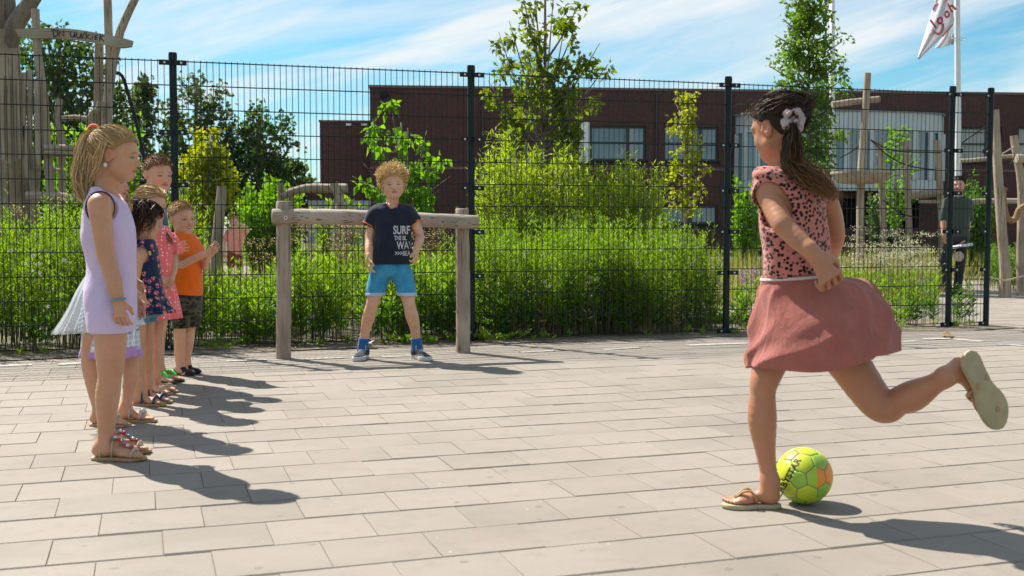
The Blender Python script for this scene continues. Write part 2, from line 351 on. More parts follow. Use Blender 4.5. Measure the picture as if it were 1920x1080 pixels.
# ------------------------------------------------------------------ fence
fence = thing('wire_fence', fence_pt(1.2), 'tall dark green double wire mesh fence with square posts', 'fence')
def fence_post(t, wings=(True, True)):
    c = fence_pt(t); mb = MB(); a = .031; b = .022; ch = .012
    poly = []
    for sx, sy, o_ in ((1, -1, 0), (1, 1, 1), (-1, 1, 0), (-1, -1, 1)):
        p1 = (sx * (a - ch), sy * b); p2 = (sx * a, sy * (b - ch)); poly += ([p1, p2] if not o_ else [p2, p1])
    rot = lambda q: (c[0] + FU[0] * q[0] + FN[0] * q[1], c[1] + FU[1] * q[0] + FN[1] * q[1])
    mb.prism([rot(q) for q in poly], -.1, 2.465); po = shade_auto(mb.build('post', MAT['fence'], fence), 50)
    mb = MB(); big = [(q[0] * 1.13, q[1] * 1.15) for q in poly]; mb.prism([rot(q) for q in big], 2.45, 2.495); mb.prism([rot((q[0] * .92, q[1] * .92)) for q in big], 2.4951, 2.508); mb.build('post_cap', MAT['fence'], po)
    for zz_ in (2.42, 1.84, 1.40, 1.00, .60, .03):
        for s_, on in ((-1, wings[0]), (1, wings[1])):
            if not on: continue
            mb = MB(); q = c + FU * s_ * .062 - FN * .03 + np.array((0, 0, zz_)); mb.box(q, (.10, .014, .042), math.atan2(FU[1], FU[0])); mb.box(q + FN * .022 - FU * s_ * .018, (.05, .03, .03), math.atan2(FU[1], FU[0])); cl = mb.build('clamp', MAT['fence'], po)
            mb = MB(); mb.lathe(q - FN * .007 + FU * s_ * .005, [(.011, 0), (.010, .004), (.005, .006)], 8, -FN); mb.build('bolt', MAT['bolt'], cl)
def fence_panel(t0, t1):
    L = math.hypot(FDX, FDY); a = fence_pt(t0) + FU * .02; b = fence_pt(t1) - FU * .02; ln = np.linalg.norm(b - a); n = max(2, int(round(ln / .0505)))
    mb = MB(); ang = math.atan2(FU[1], FU[0])
    for i in range(n + 1):
        p = a + (b - a) * i / n; mb.tube([p + (0, 0, .03), p + (0, 0, 2.45)], .0030, 4)
    for k in range(13):
        for s_ in (-1, 1):
            z = .036 + .2 * k; q = (a + b) / 2 + FN * s_ * .0058; mb.box((q[0], q[1], z), (ln, .0058, .0075), ang)
    mb.build('mesh_panel', MAT['fence'], fence)
for k in range(4): fence_post(k)
fence_post(-1); fence_post(T_END, (True, False))
for a_, b_ in ((-1.35, -1), (-1, 0), (0, 1), (1, 2), (2, 3), (3, T_END)): fence_panel(a_, b_)
# ------------------------------------------------------------------ wooden goal
def log(mb, pts, r, n=14, m=16, wob=.03):
    q = spline(pts, m); rr = np.interp(np.linspace(0, 1, m), np.linspace(0, 1, len(np.atleast_1d(r))), np.atleast_1d(r)) * (1 + wob * np.sin(np.arange(m) * 1.9))
    q2 = np.vstack([q[:1], q, q[-1:]]); rr = np.r_[rr[0] * .88, rr, rr[-1] * .88]; d0, d1 = unit(q[1] - q[0]), unit(q[-1] - q[-2]); q2[1] += d0 * .006; q2[-2] -= d1 * .006
    mb.tube(q2, rr, n, jit=.012); return mb
g0, g1 = G(531, 672), G(868, 661)
goal = thing('wooden_goal', (g0 + g1) / 2, 'weathered round-log goal frame of two posts and a crossbar', 'goal')
gd = unit(g1 - g0); gn = np.array((gd[1], -gd[0], 0))
for b_, u_, v_ in ((g0, 531, 377), (g1, 866, 391)):
    tp = P(u_, v_, b_[1]); lean = tp.copy(); mb = log(MB(), [b_ - (0, 0, .08), b_ * .5 + tp * .5 + gd * .006, tp], [.060, .058, .056]); shade_auto(mb.build('post', MAT['woodv'], goal), 50)
ba, bb = P(509, 406, g0[1] - .03), P(895, 417, g1[1] - .03)
mb = log(MB(), [ba + gn * .03, ba * .6 + bb * .4 + gn * .03 + (0, 0, .012), bb + gn * .03], [.061, .062, .060, .059], 16, 24); bar = shade_auto(mb.build('crossbar', MAT['woodh'], goal), 50)
for u_, v_, Y_ in ((536, 408, g0[1]), (876, 421, g1[1])):
    q = P(u_, v_, Y_ - .1); q = q - gn * 0; mb = MB(); mb.lathe(q - gn * .02, [(.017, 0), (.017, .008), (.013, .011)], 12, gn); bo = mb.build('bolt', MAT['bolt'], bar); mb = MB(); mb.lathe(q - gn * .008, [(.007, 0), (.006, .004)], 8, gn); mb.build('bolt_socket', MAT['black'], bar)
# ------------------------------------------------------------------ vegetation tools
def leaf_arrays(base, d, L, W, up=None, fold=.25, droop=.0):
    n = len(base); d = d / (np.linalg.norm(d, axis=1)[:, None] + 1e-9)
    up = rng.normal(size=(n, 3)) if up is None else up + rng.normal(0, .35, (n, 3))
    s = np.cross(d, up); s /= np.linalg.norm(s, axis=1)[:, None] + 1e-9; nn = np.cross(s, d)
    L = np.broadcast_to(L, n)[:, None]; W = np.broadcast_to(W, n)[:, None]
    mid = base + d * L * .48 + nn * W * fold
    tip = base + d * L - np.array((0, 0, 1)) * L * droop
    V = np.stack([base, mid + s * W / 2, tip, mid - s * W / 2], 1).reshape(-1, 3)
    k = np.arange(n)[:, None] * 4
    return V, np.concatenate([k + np.array((0, 1, 2)), k + np.array((0, 2, 3))])
def leaves(name, base, d, L, W, m, parent, up=None, rnd=None, fold=.25, droop=0., kind=None):
    V, Fc = leaf_arrays(base, d, L, W, up, fold, droop); n = len(base)
    rnd = rng.random(n) if rnd is None else rnd
    return part(name, V, Fc, m, parent, attrs={'rnd': np.repeat(rnd, 4)}, kind=kind)
def stems_mesh(name, P0, P1, P2, r, m, parent, kind=None):
    """many three-sided stems, bent over three points each"""
    n = len(P0); pts = np.stack([P0, P1, P2], 1); V = []
    for j, th in enumerate((0, 2.094, 4.189)):
        off = np.array((math.cos(th), math.sin(th), 0)); rr = np.array((1, .8, .35))[None, :, None] * np.broadcast_to(r, n)[:, None, None]; V.append(pts + off * rr)
    V = np.stack(V, 2)  # n,3(level),3(corner),3
    V = V.reshape(-1, 3); k = np.arange(n)[:, None] * 9; F_ = []
    for l in range(2):
        for j in range(3):
            j2 = (j + 1) % 3; F_.append(k + np.array((l * 3 + j, l * 3 + j2, l * 3 + 3 + j2, l * 3 + 3 + j)))
    return part(name, V, np.concatenate(F_), m, parent, kind=kind)
def herb_bed(pos, hgt, nleaf, L, W, lean=.10, top=.55):
    """returns stems and leaf arrays of upright leafy stems"""
    n = len(pos); ln = rng.normal(0, lean, (n, 3)); ln[:, 2] = 0
    P0 = pos; P1 = pos + ln * hgt[:, None] * .35 + np.array((0, 0, 1)) * hgt[:, None] * .55; P2 = pos + ln * hgt[:, None] + np.array((0, 0, 1)) * hgt[:, None]
    t = .16 + .84 * rng.random((n, nleaf)) ** .72; ang = rng.random((n, nleaf)) * 6.283
    c0, c1, c2 = (1 - t) ** 2, 2 * t * (1 - t), t ** 2
    B = P0[:, None] * c0[..., None] + P1[:, None] * c1[..., None] + P2[:, None] * c2[..., None]
    upw = .45 + .9 * t
    D = np.stack([np.cos(ang), np.sin(ang), upw], -1)
    LL = L * (1.12 - .55 * t) * rng.uniform(.7, 1.25, t.shape); WW = W * (1.1 - .5 * t) * rng.uniform(.8, 1.2, t.shape)
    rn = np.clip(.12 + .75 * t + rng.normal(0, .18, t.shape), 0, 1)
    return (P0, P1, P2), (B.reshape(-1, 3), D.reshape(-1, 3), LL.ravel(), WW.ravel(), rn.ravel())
def bed_points(n, t0, t1, o0, o1):
    cl = rng.uniform(t0, t1, max(3, n // 9)); t = np.where(rng.random(n) < .7, np.clip(rng.choice(cl, n) + rng.normal(0, .022, n), t0, t1), rng.uniform(t0, t1, n)); o_ = o0 + (o1 - o0) * rng.random(n) ** 1.25
    return np.array([fence_pt(a, b) for a, b in zip(t, o_)])
def bed(label, pos, hgt, nleaf, L, W, m, name='wild_plants'):
    st, lf = herb_bed(pos, hgt, nleaf, L, W)
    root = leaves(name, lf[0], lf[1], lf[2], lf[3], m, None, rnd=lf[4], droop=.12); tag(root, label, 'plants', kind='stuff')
    stems_mesh('stem', *st, .0035, MAT['stem'], root, kind='stuff')
    return root, st
def star_flowers(name, pts, r, m, mc, parent, npet=9):
    B, D = [], []
    for p in pts:
        f = unit((rng.normal(0, .3), -1 + rng.normal(0, .2), .55)); a = unit(np.cross(f, (0, 0, 1))); b = np.cross(a, f)
        for k in range(npet):
            th = k * 6.283 / npet; B.append(p); D.append(a * math.cos(th) + b * math.sin(th) + f * .15)
    leaves(name, np.array(B), np.array(D), r, r * .5, m, parent, kind='stuff')
    if mc is not None:
        mb = MB()
        for p in pts: mb.lathe(p + np.array((0, -.006, .003)), [(r * .32, 0), (r * .2, .006)], 6, (0, -1, .5))
        mb.build('flower_centre', mc, parent, kind='stuff')
# left bed
def hg(pos, base, var, back=.12): return np.maximum(.15, base + back * np.minimum(fence_off(pos), 1.2) + rng.normal(0, var, len(pos)) + .09 * np.sin(fence_t(pos) * 17 + 1) + .07 * np.sin(fence_t(pos) * 41))
pos = bed_points(900, -1.25, .10, .07, 1.9); h1 = hg(pos, .96, .12)
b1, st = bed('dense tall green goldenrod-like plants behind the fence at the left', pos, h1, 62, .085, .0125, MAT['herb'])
tops = st[2]; sel = tops[rng.choice(len(tops), 9)]
star_flowers('white_flower', np.array([P(u, v, 9.1) for u, v in ((72, 495), (60, 508), (120, 488), (48, 495), (75, 512), (62, 480), (90, 575), (20, 470))]), .022, MAT['daisy'], MAT['bolt'], b1)
# right bed
pos = bed_points(1050, 1.02, 2.0, .07, 1.7); h1 = hg(pos, .80, .11)
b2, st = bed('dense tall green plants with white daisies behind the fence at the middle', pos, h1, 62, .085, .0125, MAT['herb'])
fl = [(940, 463), (968, 490), (972, 508), (980, 512), (965, 522), (948, 521), (938, 533), (1022, 531), (1028, 537), (1104, 530), (1112, 523), (1120, 523), (1106, 520), (1110, 540), (1146, 483), (1163, 487), (1175, 489), (1198, 493), (1242, 468), (1264, 443), (1268, 453), (1318, 503), (1334, 503), (1348, 526), (1350, 534), (976, 497), (982, 480), (1085, 517), (1294, 495), (925, 585)]
star_flowers('white_flower', np.array([P(u, v, fence_pt((u - 330) / 490)[1] + .03 + .1 * rng.random()) for u, v in fl]), .026, MAT['daisy'], MAT['yellowf'], b2)
# lower plants between the goal posts
pos = np.concatenate([bed_points(120, .08, .36, .1, 1.3), bed_points(270, .36, 1.0, .1, 1.3)]); h1 = hg(pos, .62, .11, .05) - .16 * (np.arange(390) < 120)
b3, st = bed('leafy light green plants growing behind the wooden goal', pos, h1, 34, .115, .022, MAT['herb'])
star_flowers('lilac_flower', np.array([P(585, 592, 9.75)]), .03, MAT['lilacf'], None, b3, 8)
# low plants towards the fence end
pos = bed_points(170, 2.05, 2.92, .1, .9); h1 = hg(pos, .30, .10, .0)
b4, st = bed('low weedy green plants behind the fence near its end', pos, h1, 24, .10, .020, MAT['herb'])
pos = np.concatenate([bed_points(8, 2.86, 3.0, .05, .25), bed_points(10, 3.03, 3.15, .03, .2)]); h1 = rng.uniform(.2, .5, 18)
bed('single upright leafy weeds beside the last fence posts', pos, h1, 30, .10, .020, MAT['herb_dark'])
pos = np.concatenate([bed_points(70, -1.2, .05, .1, 1.2), bed_points(70, 1.05, 1.98, .1, 1.2)]); bed('feathery light green stalks rising above the other plants', pos, rng.uniform(1.0, 1.30, len(pos)) - .16 * (np.arange(len(pos)) >= 70), 70, .075, .010, MAT['herb'])
pos = np.concatenate([bed_points(60, -1.2, .2, .05, .35), bed_points(70, .2, 1.0, .05, .4), bed_points(90, 1.05, 2.0, .05, .35)]); bed('broad-leaved dark green plants low along the fence', pos, rng.uniform(.18, .5, len(pos)), 14, .13, .034, MAT['herb_dark'])
pos = np.concatenate([bed_points(40, -1.2, .1, .05, .5), bed_points(55, 1.05, 2.0, .05, .4)]); bed('withered straw-coloured stems low in the planting', pos, rng.uniform(.25, .6, len(pos)), 7, .10, .014, MAT['dry'])
# small weeds at the foot of the fence
pos = np.array([fence_pt(t, -.03 - .15 * rng.random()) for t in np.r_[rng.uniform(-.9, 3.1, 60), rng.normal(.78, .04, 14), rng.normal(1.03, .05, 16), rng.normal(.12, .03, 8)]])
st, lf = herb_bed(pos, rng.uniform(.03, .09, len(pos)), 16, .07, .016, .8)
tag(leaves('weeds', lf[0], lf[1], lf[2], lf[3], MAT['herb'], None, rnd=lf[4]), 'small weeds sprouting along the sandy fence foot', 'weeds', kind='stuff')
# meadow behind the beds: grass, dry heads, umbels
n = 15000; gy = 11.5 + 17 * rng.random(n) ** 1.3; gx = rng.uniform(-.56, .56, n) * gy
k = ~((gy > 17) & (gy < 27) & (gx / gy > -.30) & (gx / gy < -.17)) & ~((gx / gy > .38) & (gy < 18)); k &= fence_off(np.c_[gx, gy]) > 1.5; gx, gy = gx[k], gy[k]; n = len(gx)
base = np.c_[gx, gy, np.zeros(n)]; d = np.c_[rng.normal(0, .28, n), rng.normal(0, .28, n), np.ones(n)]
rn = np.clip(rng.normal(.35, .25, n) + .25 * (gx / gy > .18), 0, 1)
meadow = leaves('meadow_grass', base, d, rng.uniform(.25, .75, n), .016, MAT['grass'], None, rnd=rn); tag(meadow, 'rough meadow grass between the plants and the school building', 'grass', kind='stuff')
def heads(name, pts, r, nl, m, parent, L, W):
    B = np.repeat(pts, nl, 0) + rng.normal(0, 1, (len(pts) * nl, 3)) * np.array(r); D = rng.normal(0, 1, B.shape) + np.array((0, 0, .8)); return leaves(name, B, D, L, W, m, parent, kind='stuff')
pts = np.array([P(rng.uniform(548, 860), rng.uniform(415, 505), rng.uniform(10.6, 13)) for _ in range(120)] + [P(rng.uniform(470, 520), rng.uniform(440, 500), 11) for _ in range(9)] + [P(30, 398, 9.6), P(35, 395, 9.7), P(115, 372, 9.8), P(118, 380, 9.9)])
heads('dry_seed_head', pts, (.045, .045, .03), 26, MAT['dry'], meadow, .022, .014)
pts2 = np.array([P(rng.uniform(1570, 1745), rng.normal(476, 22), rng.uniform(12.6, 15)) for _ in range(80)]); heads('cream_umbel', pts2, (.075, .075, .014), 46, MAT['umbel'], meadow, .02, .014)
pts3 = np.array([P(rng.uniform(1390, 1430), rng.uniform(505, 535), 13.5) for _ in range(26)]); heads('lilac_bloom', pts3, (.05, .05, .03), 18, MAT['lilacf'], meadow, .022, .016)
allp = np.concatenate([pts, pts2]); gnd = allp.copy(); gnd[:, 2] = 0; gnd[:, :2] += rng.normal(0, .05, (len(allp), 2)); stems_mesh('stalk', gnd, (gnd + allp) / 2 + (.01, 0, 0), allp, .003, MAT['stem'], meadow, kind='stuff')
# dense mid-height herbs right of the kicker's skirt and behind the goal
def clump_plants(n, u0, u1, Y0, Y1, h0, h1, nl, L, W, m, label):
    Yv = rng.uniform(Y0, Y1, n); uv = rng.uniform(u0, u1, n); pos = np.c_[(uv - 960) / F_PX * Yv, Yv, np.zeros(n)]
    return bed(label, pos, rng.uniform(h0, h1, n), nl, L, W, m)
clump_plants(190, 1555, 1755, 12.9, 15.5, .30, .55, 30, .10, .016, MAT['herb'], 'fresh green herbs with cream umbels beyond the fence at the right')
clump_plants(170, 545, 875, 11.4, 13.5, .5, .85, 30, .10, .018, MAT['herb'], 'sunlit green and straw herbs further behind the wooden goal')
clump_plants(120, 400, 560, 11.2, 12.8, .3, .55, 26, .11, .02, MAT['herb'], 'light green herbs below the child in the salmon shirt')
clump_plants(260, 1850, 2050, 18.3, 21.5, .3, .75, 36, .10, .03, MAT['herb_dark'], 'dark green low plants along the far path edge at the right')
# ------------------------------------------------------------------ trees and shrubs
def tree(name, label, base, top, trunk_r, limbs, leafm, nclump, nl, cr, L, W, cat='tree', barkm='bark', upw=.2, group=None, leafup=None):
    """limbs: list of polylines (world); clumps of leaves spread along the outer part of every limb"""
    base = np.asarray(base, float)
    t = thing(name, base, label, cat, group)
    q = spline([base - (0, 0, .05)] + [np.asarray(x) for x in top], 14)
    mb = MB(); mb.tube(q, np.linspace(trunk_r, trunk_r * .3, 14), 8); tr = mb.build('trunk', MAT[barkm], t, True)
    mb = MB(); B = []
    for lb in limbs:
        qq = spline(lb, 7); mb.tube(qq, np.linspace(trunk_r * .42, trunk_r * .10, 7), 5)
        for _ in range(max(1, nclump // len(limbs))):
            f = 6 * rng.uniform(.28, 1.0); i = min(int(f), 5); B.append(qq[i] * (1 - f + i) + qq[i + 1] * (f - i) + rng.normal(0, cr * .75, 3))
    if limbs: mb.build('branch', MAT[barkm], t, True)
    B = np.array(B); n = len(B) * nl; C = np.repeat(B, nl, 0); off = rng.normal(0, 1, (n, 3)); off /= np.linalg.norm(off, axis=1)[:, None] + 1e-9; off *= cr * rng.random((n, 1)) ** .5
    D = off / cr * .6 + rng.normal(0, .6, (n, 3)) + np.array((0, 0, upw)); rc = np.repeat(rng.normal(0, .16, len(B)), nl)
    leaves('crown', C + off, D, L * rng.uniform(.7, 1.25, n), W * rng.uniform(.75, 1.2, n), MAT[leafm], t, rnd=np.clip(.45 + rc + rng.normal(0, .2, n), 0, 1), droop=.15, fold=.2)
    return t
def limbs_px(Y, trunk, ends, dz=.55, dep=.6):
    """limbs from trunk pixels to end pixels, spread in depth"""
    out = []
    for (u0, v0, u1, v1) in ends:
        a = P(u0, v0, Y); e = P(u1, v1, Y + rng.normal(0, dep)); m_ = a * .5 + e * .5 + np.array((0, 0, -.04 * np.linalg.norm(e - a))); out.append([a, m_, e])
    return out
def gx0(u, Y): return np.array(((u - 960) / F_PX * Y, Y, 0.))
Y = 14.; ends = [(1019, 300, 985, 150), (1019, 290, 935, 60), (1019, 280, 1000, 30), (1020, 250, 1060, 40), (1020, 260, 1140, 120), (1020, 240, 1125, 80), (1020, 280, 1110, 165), (1019, 310, 915, 150), (1019, 230, 930, 95), (1020, 200, 1040, -40), (1020, 180, 1000, -50), (1020, 150, 975, -30), (1020, 310, 1075, 250), (1020, 310, 965, 245), (1020, 330, 1050, 300), (1020, 330, 985, 300), (1020, 220, 1100, 110), (1020, 240, 1005, 120), (1020, 230, 1045, 130), (1020, 120, 1085, 10), (1020, 250, 955, 40), (1020, 280, 905, 165), (1020, 290, 1125, 195), (1020, 320, 960, 300), (1020, 260, 1080, 190), (1020, 180, 1075, 60)]
tree('young_tree', 'young open-crowned tree with yellow-green leaves tied between stakes behind the fence', gx0(1012, Y), [P(1012, 420, Y), P(1019, 300, Y), P(1022, 150, Y), P(1022, -40, Y)], .045, limbs_px(Y, None, ends, dep=.45), 'young', 190, 15, .085, .09, .054, upw=-.15)
stake = thing('tree_stakes', gx0(1012, Y), 'two wooden stakes with black straps holding the young tree', 'tree stakes')
for u_ in (985, 1060):
    mb = MB(); mb.tube([gx0(u_, Y - .1), P(u_, 380, Y - .1)], .035, 10); mb.build('stake', MAT['woodv'], stake)
mb = MB(); mb.tube(spline([P(980, 377, Y - .15), P(1000, 379, Y - .16), P(1022, 374, Y - .1), P(1045, 380, Y - .16), P(1066, 378, Y - .15)], 12), .022, 6, flat=1.3); mb.build('strap', MAT['black'], stake)
Y = 12.2; ends = [(762, 400, 700, 225), (762, 400, 735, 205), (765, 390, 680, 305), (765, 380, 660, 330), (765, 380, 720, 280), (765, 370, 800, 245), (765, 360, 830, 300), (765, 380, 845, 330), (765, 390, 800, 370), (765, 390, 700, 350), (765, 360, 765, 240), (765, 400, 825, 355), (765, 400, 745, 320), (765, 380, 790, 300), (765, 350, 745, 255), (765, 380, 690, 260)]
tree('maple_sapling', 'small bright green maple with big leaves behind the goalkeeper', gx0(765, Y), [P(766, 420, Y), P(764, 340, Y), P(752, 230, Y)], .03, limbs_px(Y, None, ends, dep=.25), 'maple', 62, 10, .062, .105, .075, upw=-.2)
Y = 20.; ends = [(1285, 400 - i * 22, 1285 + s_ * w_, 400 - i * 22 - 28) for i, w_ in enumerate((26, 34, 36, 33, 30, 27, 24, 20, 17, 13)) for s_ in (-1, 1, .3)]
tree('narrow_tree', 'slim yellow-green columnar tree in front of the brick wall windows', gx0(1285, Y), [P(1285, 400, Y), P(1284, 280, Y), P(1284, 178, Y)], .035, limbs_px(Y, None, ends, dep=.25), 'yellowgreen', 100, 12, .09, .085, .06, upw=-.1)
Y = 20.; ends = []
for i in range(19):
    v0 = 400 - i * 22; w_ = float(np.interp(v0 - 30, [-30, 20, 60, 110, 150, 200, 300, 380], [20, 45, 60, 74, 64, 62, 60, 40]))
    for s_ in (-1, 1, .35, -.4): ends.append((1515, v0, 1515 + s_ * max(14, w_) * rng.uniform(.7, 1.1), v0 - 30 + rng.uniform(-8, 8)))
tree('sweetgum_tree', 'tall slender green tree with star-shaped leaves behind the kicking girl', gx0(1516, Y), [P(1516, 400, Y), P(1516, 200, Y), P(1518, -30, Y)], .06, limbs_px(Y, None, ends, dep=.4), 'sweetgum', 470, 15, .12, .085, .06, upw=-.1)
Y = 25.; ends = [(1680, 420 - i * 18, 1680 + s_ * (8 + 18 * math.sin(i / 9 * 3)), 405 - i * 18) for i in range(10) for s_ in (-1, 1)]
tree('thin_sapling', 'thin light green sapling among the climbing posts', gx0(1680, Y), [P(1680, 380, Y), P(1680, 238, Y)], .03, limbs_px(Y, None, ends, dep=.2), 'maple', 90, 12, .11, .09, .06)
def shoots(name, label, Y, specs, leafm, nl, L, W, cat='shrub'):
    base = gx0(np.mean([s[0] for s in specs]), Y); t = thing(name, base, label, cat); A, Bm, C = [], [], []
    for (u, v, dy) in specs:
        e = P(u, v, Y + dy); b = base + (e - base) * np.array((.55, .55, 0)); A.append(b); C.append(e); Bm.append(b * .45 + e * .55 + np.array((0, 0, .06)))
    A, Bm, C = map(np.array, (A, Bm, C)); stems_mesh('branch', A, Bm, C, .008, MAT['bark'], t)
    n = len(A); tt = rng.uniform(.15, 1.0, (n, nl)); q = A[:, None] * ((1 - tt) ** 2)[..., None] + Bm[:, None] * (2 * tt * (1 - tt))[..., None] + C[:, None] * (tt ** 2)[..., None]
    q = q.reshape(-1, 3) + rng.normal(0, .035, (n * nl, 3)); D = rng.normal(0, .7, q.shape) + np.array((0, 0, .7))
    leaves('crown', q, D, L * rng.uniform(.7, 1.3, len(q)), W, MAT[leafm], t, rnd=np.clip(rng.normal(.45, .22, len(q)) + .25 * (tt.ravel() - .5), 0, 1)); return t
shoots('willow_shrub', 'feathery yellow-green willow shrub left of the young tree trunk', 12.9, [(rng.uniform(885, 1065), 0, rng.uniform(-.5, .5)) for _ in range(0)] + [(u, 300 - 55 * math.exp(-((u - 945) / 45) ** 2) - 25 * math.exp(-((u - 1060) / 40) ** 2) + rng.uniform(-12, 90), rng.uniform(-.5, .5)) for u in rng.uniform(886, 1100, 120)], 'willow', 115, .085, .015)
shoots('willow_shrub', 'rounder willow shrub in front of the left classroom window', 13.4, [(u, 300 + abs(u - 1165) * .35 + rng.uniform(-12, 95), rng.uniform(-.5, .5)) for u in rng.uniform(1085, 1250, 105)], 'willow', 115, .085, .015)
shoots('dark_shrub', 'dark green shrub at the brick wall below the bay', 30, [(u, 400 + rng.uniform(-70, 40), rng.uniform(-.4, .4)) for u in rng.uniform(1375, 1430, 40)], 'maple', 40, .14, .07)
shoots('dark_shrub', 'small dark shrub under the round bay beside the platform', 30, [(u, 395 + rng.uniform(-35, 40), rng.uniform(-.4, .4)) for u in rng.uniform(1625, 1690, 40)], 'darkleaf', 40, .15, .07)
shoots('leafy_bush', 'leafy green bush behind the man in the dark shirt', 24, [(u, 370 + abs(u - 1825) * .9 + rng.uniform(-45, 60), rng.uniform(-.4, .4)) for u in rng.uniform(1795, 1862, 55)], 'herb_dark', 50, .13, .06)
shoots('leafy_bush', 'bright green elder bush left of the balance beam', 23.5, [(u, 345 + abs(u - 500) * .6 + rng.uniform(-20, 80), rng.uniform(-.5, .5)) for u in rng.uniform(450, 565, 110)], 'maple', 55, .15, .065)
shoots('leafy_bush', 'low pale green bush under the balance beam', 17, [(u, 388 + rng.uniform(-20, 40), rng.uniform(-.4, .4)) for u in rng.uniform(590, 680, 40)], 'herb', 40, .10, .035)
shoots('leafy_bush', 'green bush behind the crooked playground posts', 16.5, [(u, 330 + rng.uniform(-110, 80), rng.uniform(-.5, .5)) for u in rng.uniform(85, 270, 90)], 'maple', 50, .12, .06)
def far_tree(name, label, u, Y, v_top, hw, v_low, m, n=150, nl=36, L=.34, gaps=.75, blobs=None):
    base = gx0(u, Y); s_ = S(Y); zt = P(u, v_top, Y)[2]; zl = P(u, v_low, Y)[2]; t = thing(name, base, label, 'tree', 'trees beyond the playground')
    mb = MB(); mb.tube(spline([base, base + (.1, 0, zl * .6), base + (0, 0, (zl + zt) / 2), base + (.1, 0, zt * .95)], 10), np.linspace(.22, .05, 10), 8); mb.build('trunk', MAT['bark'], t, True)
    zc, hz_ = (zt + zl) / 2, (zt - zl) / 2; C = []
    while len(C) < n:
        p = rng.uniform(-1, 1, 3); r = np.linalg.norm(p)
        if r > 1 or r < .35: continue
        wob = 1 + .28 * math.sin(p[0] * 5 + u) * math.sin(p[2] * 4.2 + u * .3) ; C.append(base + np.array((p[0] * hw / s_ * wob, p[1] * hw / s_ * .8, zc + p[2] * hz_)))
    C = np.array(C); mb = MB()
    for c in C[::6]: mb.tube([base + (0, 0, max(.5, c[2] - .5 * hz_ - .3)), c], [.06, .015], 4)
    mb.build('branch', MAT['bark'], t, True)
    cr = gaps * hw / s_ * .26; k = n * nl; B = np.repeat(C, nl, 0) + rng.normal(0, cr * .55, (k, 3)); D = rng.normal(0, 1, (k, 3))
    leaves('crown', B, D, L * rng.uniform(.6, 1.2, k), L * .62, MAT[m], t, rnd=np.clip(np.repeat(rng.normal(.4, .2, n), nl) + rng.normal(0, .15, k), 0, 1)); return t
far_tree('broadleaf_tree', 'large dark green tree behind the name board of the lookout', 115, 36, 52, 120, 400, 'darkleaf', 170, 30, .24)
far_tree('broadleaf_tree', 'dark tree seen between the forked trunk and the first fence post', 255, 38, 140, 62, 420, 'olive', 80, 26, .23)
far_tree('broadleaf_tree', 'tall loose grey-green tree right of the first fence post', 370, 46, 128, 74, 440, 'olive', 100, 26, .26)
far_tree('broadleaf_tree', 'broad dark tree whose crown slopes down towards the brick building', 486, 46, 205, 84, 440, 'darkleaf', 140, 30, .27)
far_tree('broadleaf_tree', 'small dark tree at the foot of the sloping crown', 540, 48, 300, 48, 440, 'darkleaf', 70, 30, .28)
far_tree('yellow_green_tree', 'yellow-green young tree just right of the first fence post', 392, 21, 240, 52, 440, 'yellowgreen', 100, 30, .11, .9)
for i, (u, vt) in enumerate(((-60, 250), (20, 330), (300, 350), (600, 395))):
    far_tree('far_bush', ('far dark hedge bush at the left picture edge', 'far hedge bush behind the upright planks', 'far hedge bush below the pale tree', 'far hedge bush beside the low brick wing')[i], u, 52, vt, 95, 440, 'olive', 60, 30, .3)
# ------------------------------------------------------------------ school building
BA = R(5.2); B0 = P(695, 427, 45.0); BU = np.array((math.cos(BA), math.sin(BA), 0)); BN = np.array((math.sin(BA), -math.cos(BA), 0))   # BN faces the camera
def bu(u, off=0.0):
    k = (u - 960) / F_PX / _cp; o = B0 + BN * off
    return (k * o[1] - o[0]) / (BU[0] - k * BU[1])
def bz(u, v, off=0.0):
    q = B0 + BN * off + BU * bu(u, off); return P(u, v, q[1])[2]
def BP(a, d, z): return np.array((B0[0], B0[1], 0)) + BU * a + BN * d + np.array((0, 0, z))
def bbox(mb, a0, a1, d0, d1, z0, z1):
    c = BP((a0 + a1) / 2, (d0 + d1) / 2, (z0 + z1) / 2); return mb.box(c, (abs(a1 - a0), abs(d1 - d0), abs(z1 - z0)), BA)
school = thing('school_building', BP(14, 0, 0), 'long two-storey dark red brick school building with flat roof', 'building')
ztop = bz(695, 164); a_end = bu(2100)
wins = []   # a0,a1,z0,z1,kind
def win(u0, u1, v0, v1, kind): wins.append((bu(u0), bu(u1), bz((u0 + u1) / 2, v1), bz((u0 + u1) / 2, v0), kind))
win(1106, 1210, 236, 301, 'blue'); win(1243, 1345, 238, 302, 'blue'); win(1243, 1345, 384, 420, 'low'); win(1795, 1872, 238, 304, 'blind'); win(1903, 2010, 238, 304, 'blind'); win(1060, 1130, 388, 420, 'low')
win(1395, 1720, 372, 428, 'recess')
def wall_with_holes(a0, a1, z0, z1, d0, d1, holes):
    A = sorted({a0, a1, *[h[0] for h in holes], *[h[1] for h in holes]}); Z = sorted({z0, z1, *[h[2] for h in holes], *[h[3] for h in holes]}); mb = MB()
    for i in range(len(A) - 1):
        run = None
        for j in range(len(Z) - 1):
            am, zm = (A[i] + A[i + 1]) / 2, (Z[j] + Z[j + 1]) / 2; solid = not any(h[0] < am < h[1] and h[2] < zm < h[3] for h in holes)
            if solid: run = run if run is not None else Z[j]
            if run is not None and (not solid or j == len(Z) - 2):
                bbox(mb, A[i], A[i + 1], d0, d1, run, Z[j + 1] if solid else Z[j]); run = None
    return mb
mb = wall_with_holes(0, a_end, 0, ztop, -.35, 0, wins); mb.build('wall', MAT['brick'], school)
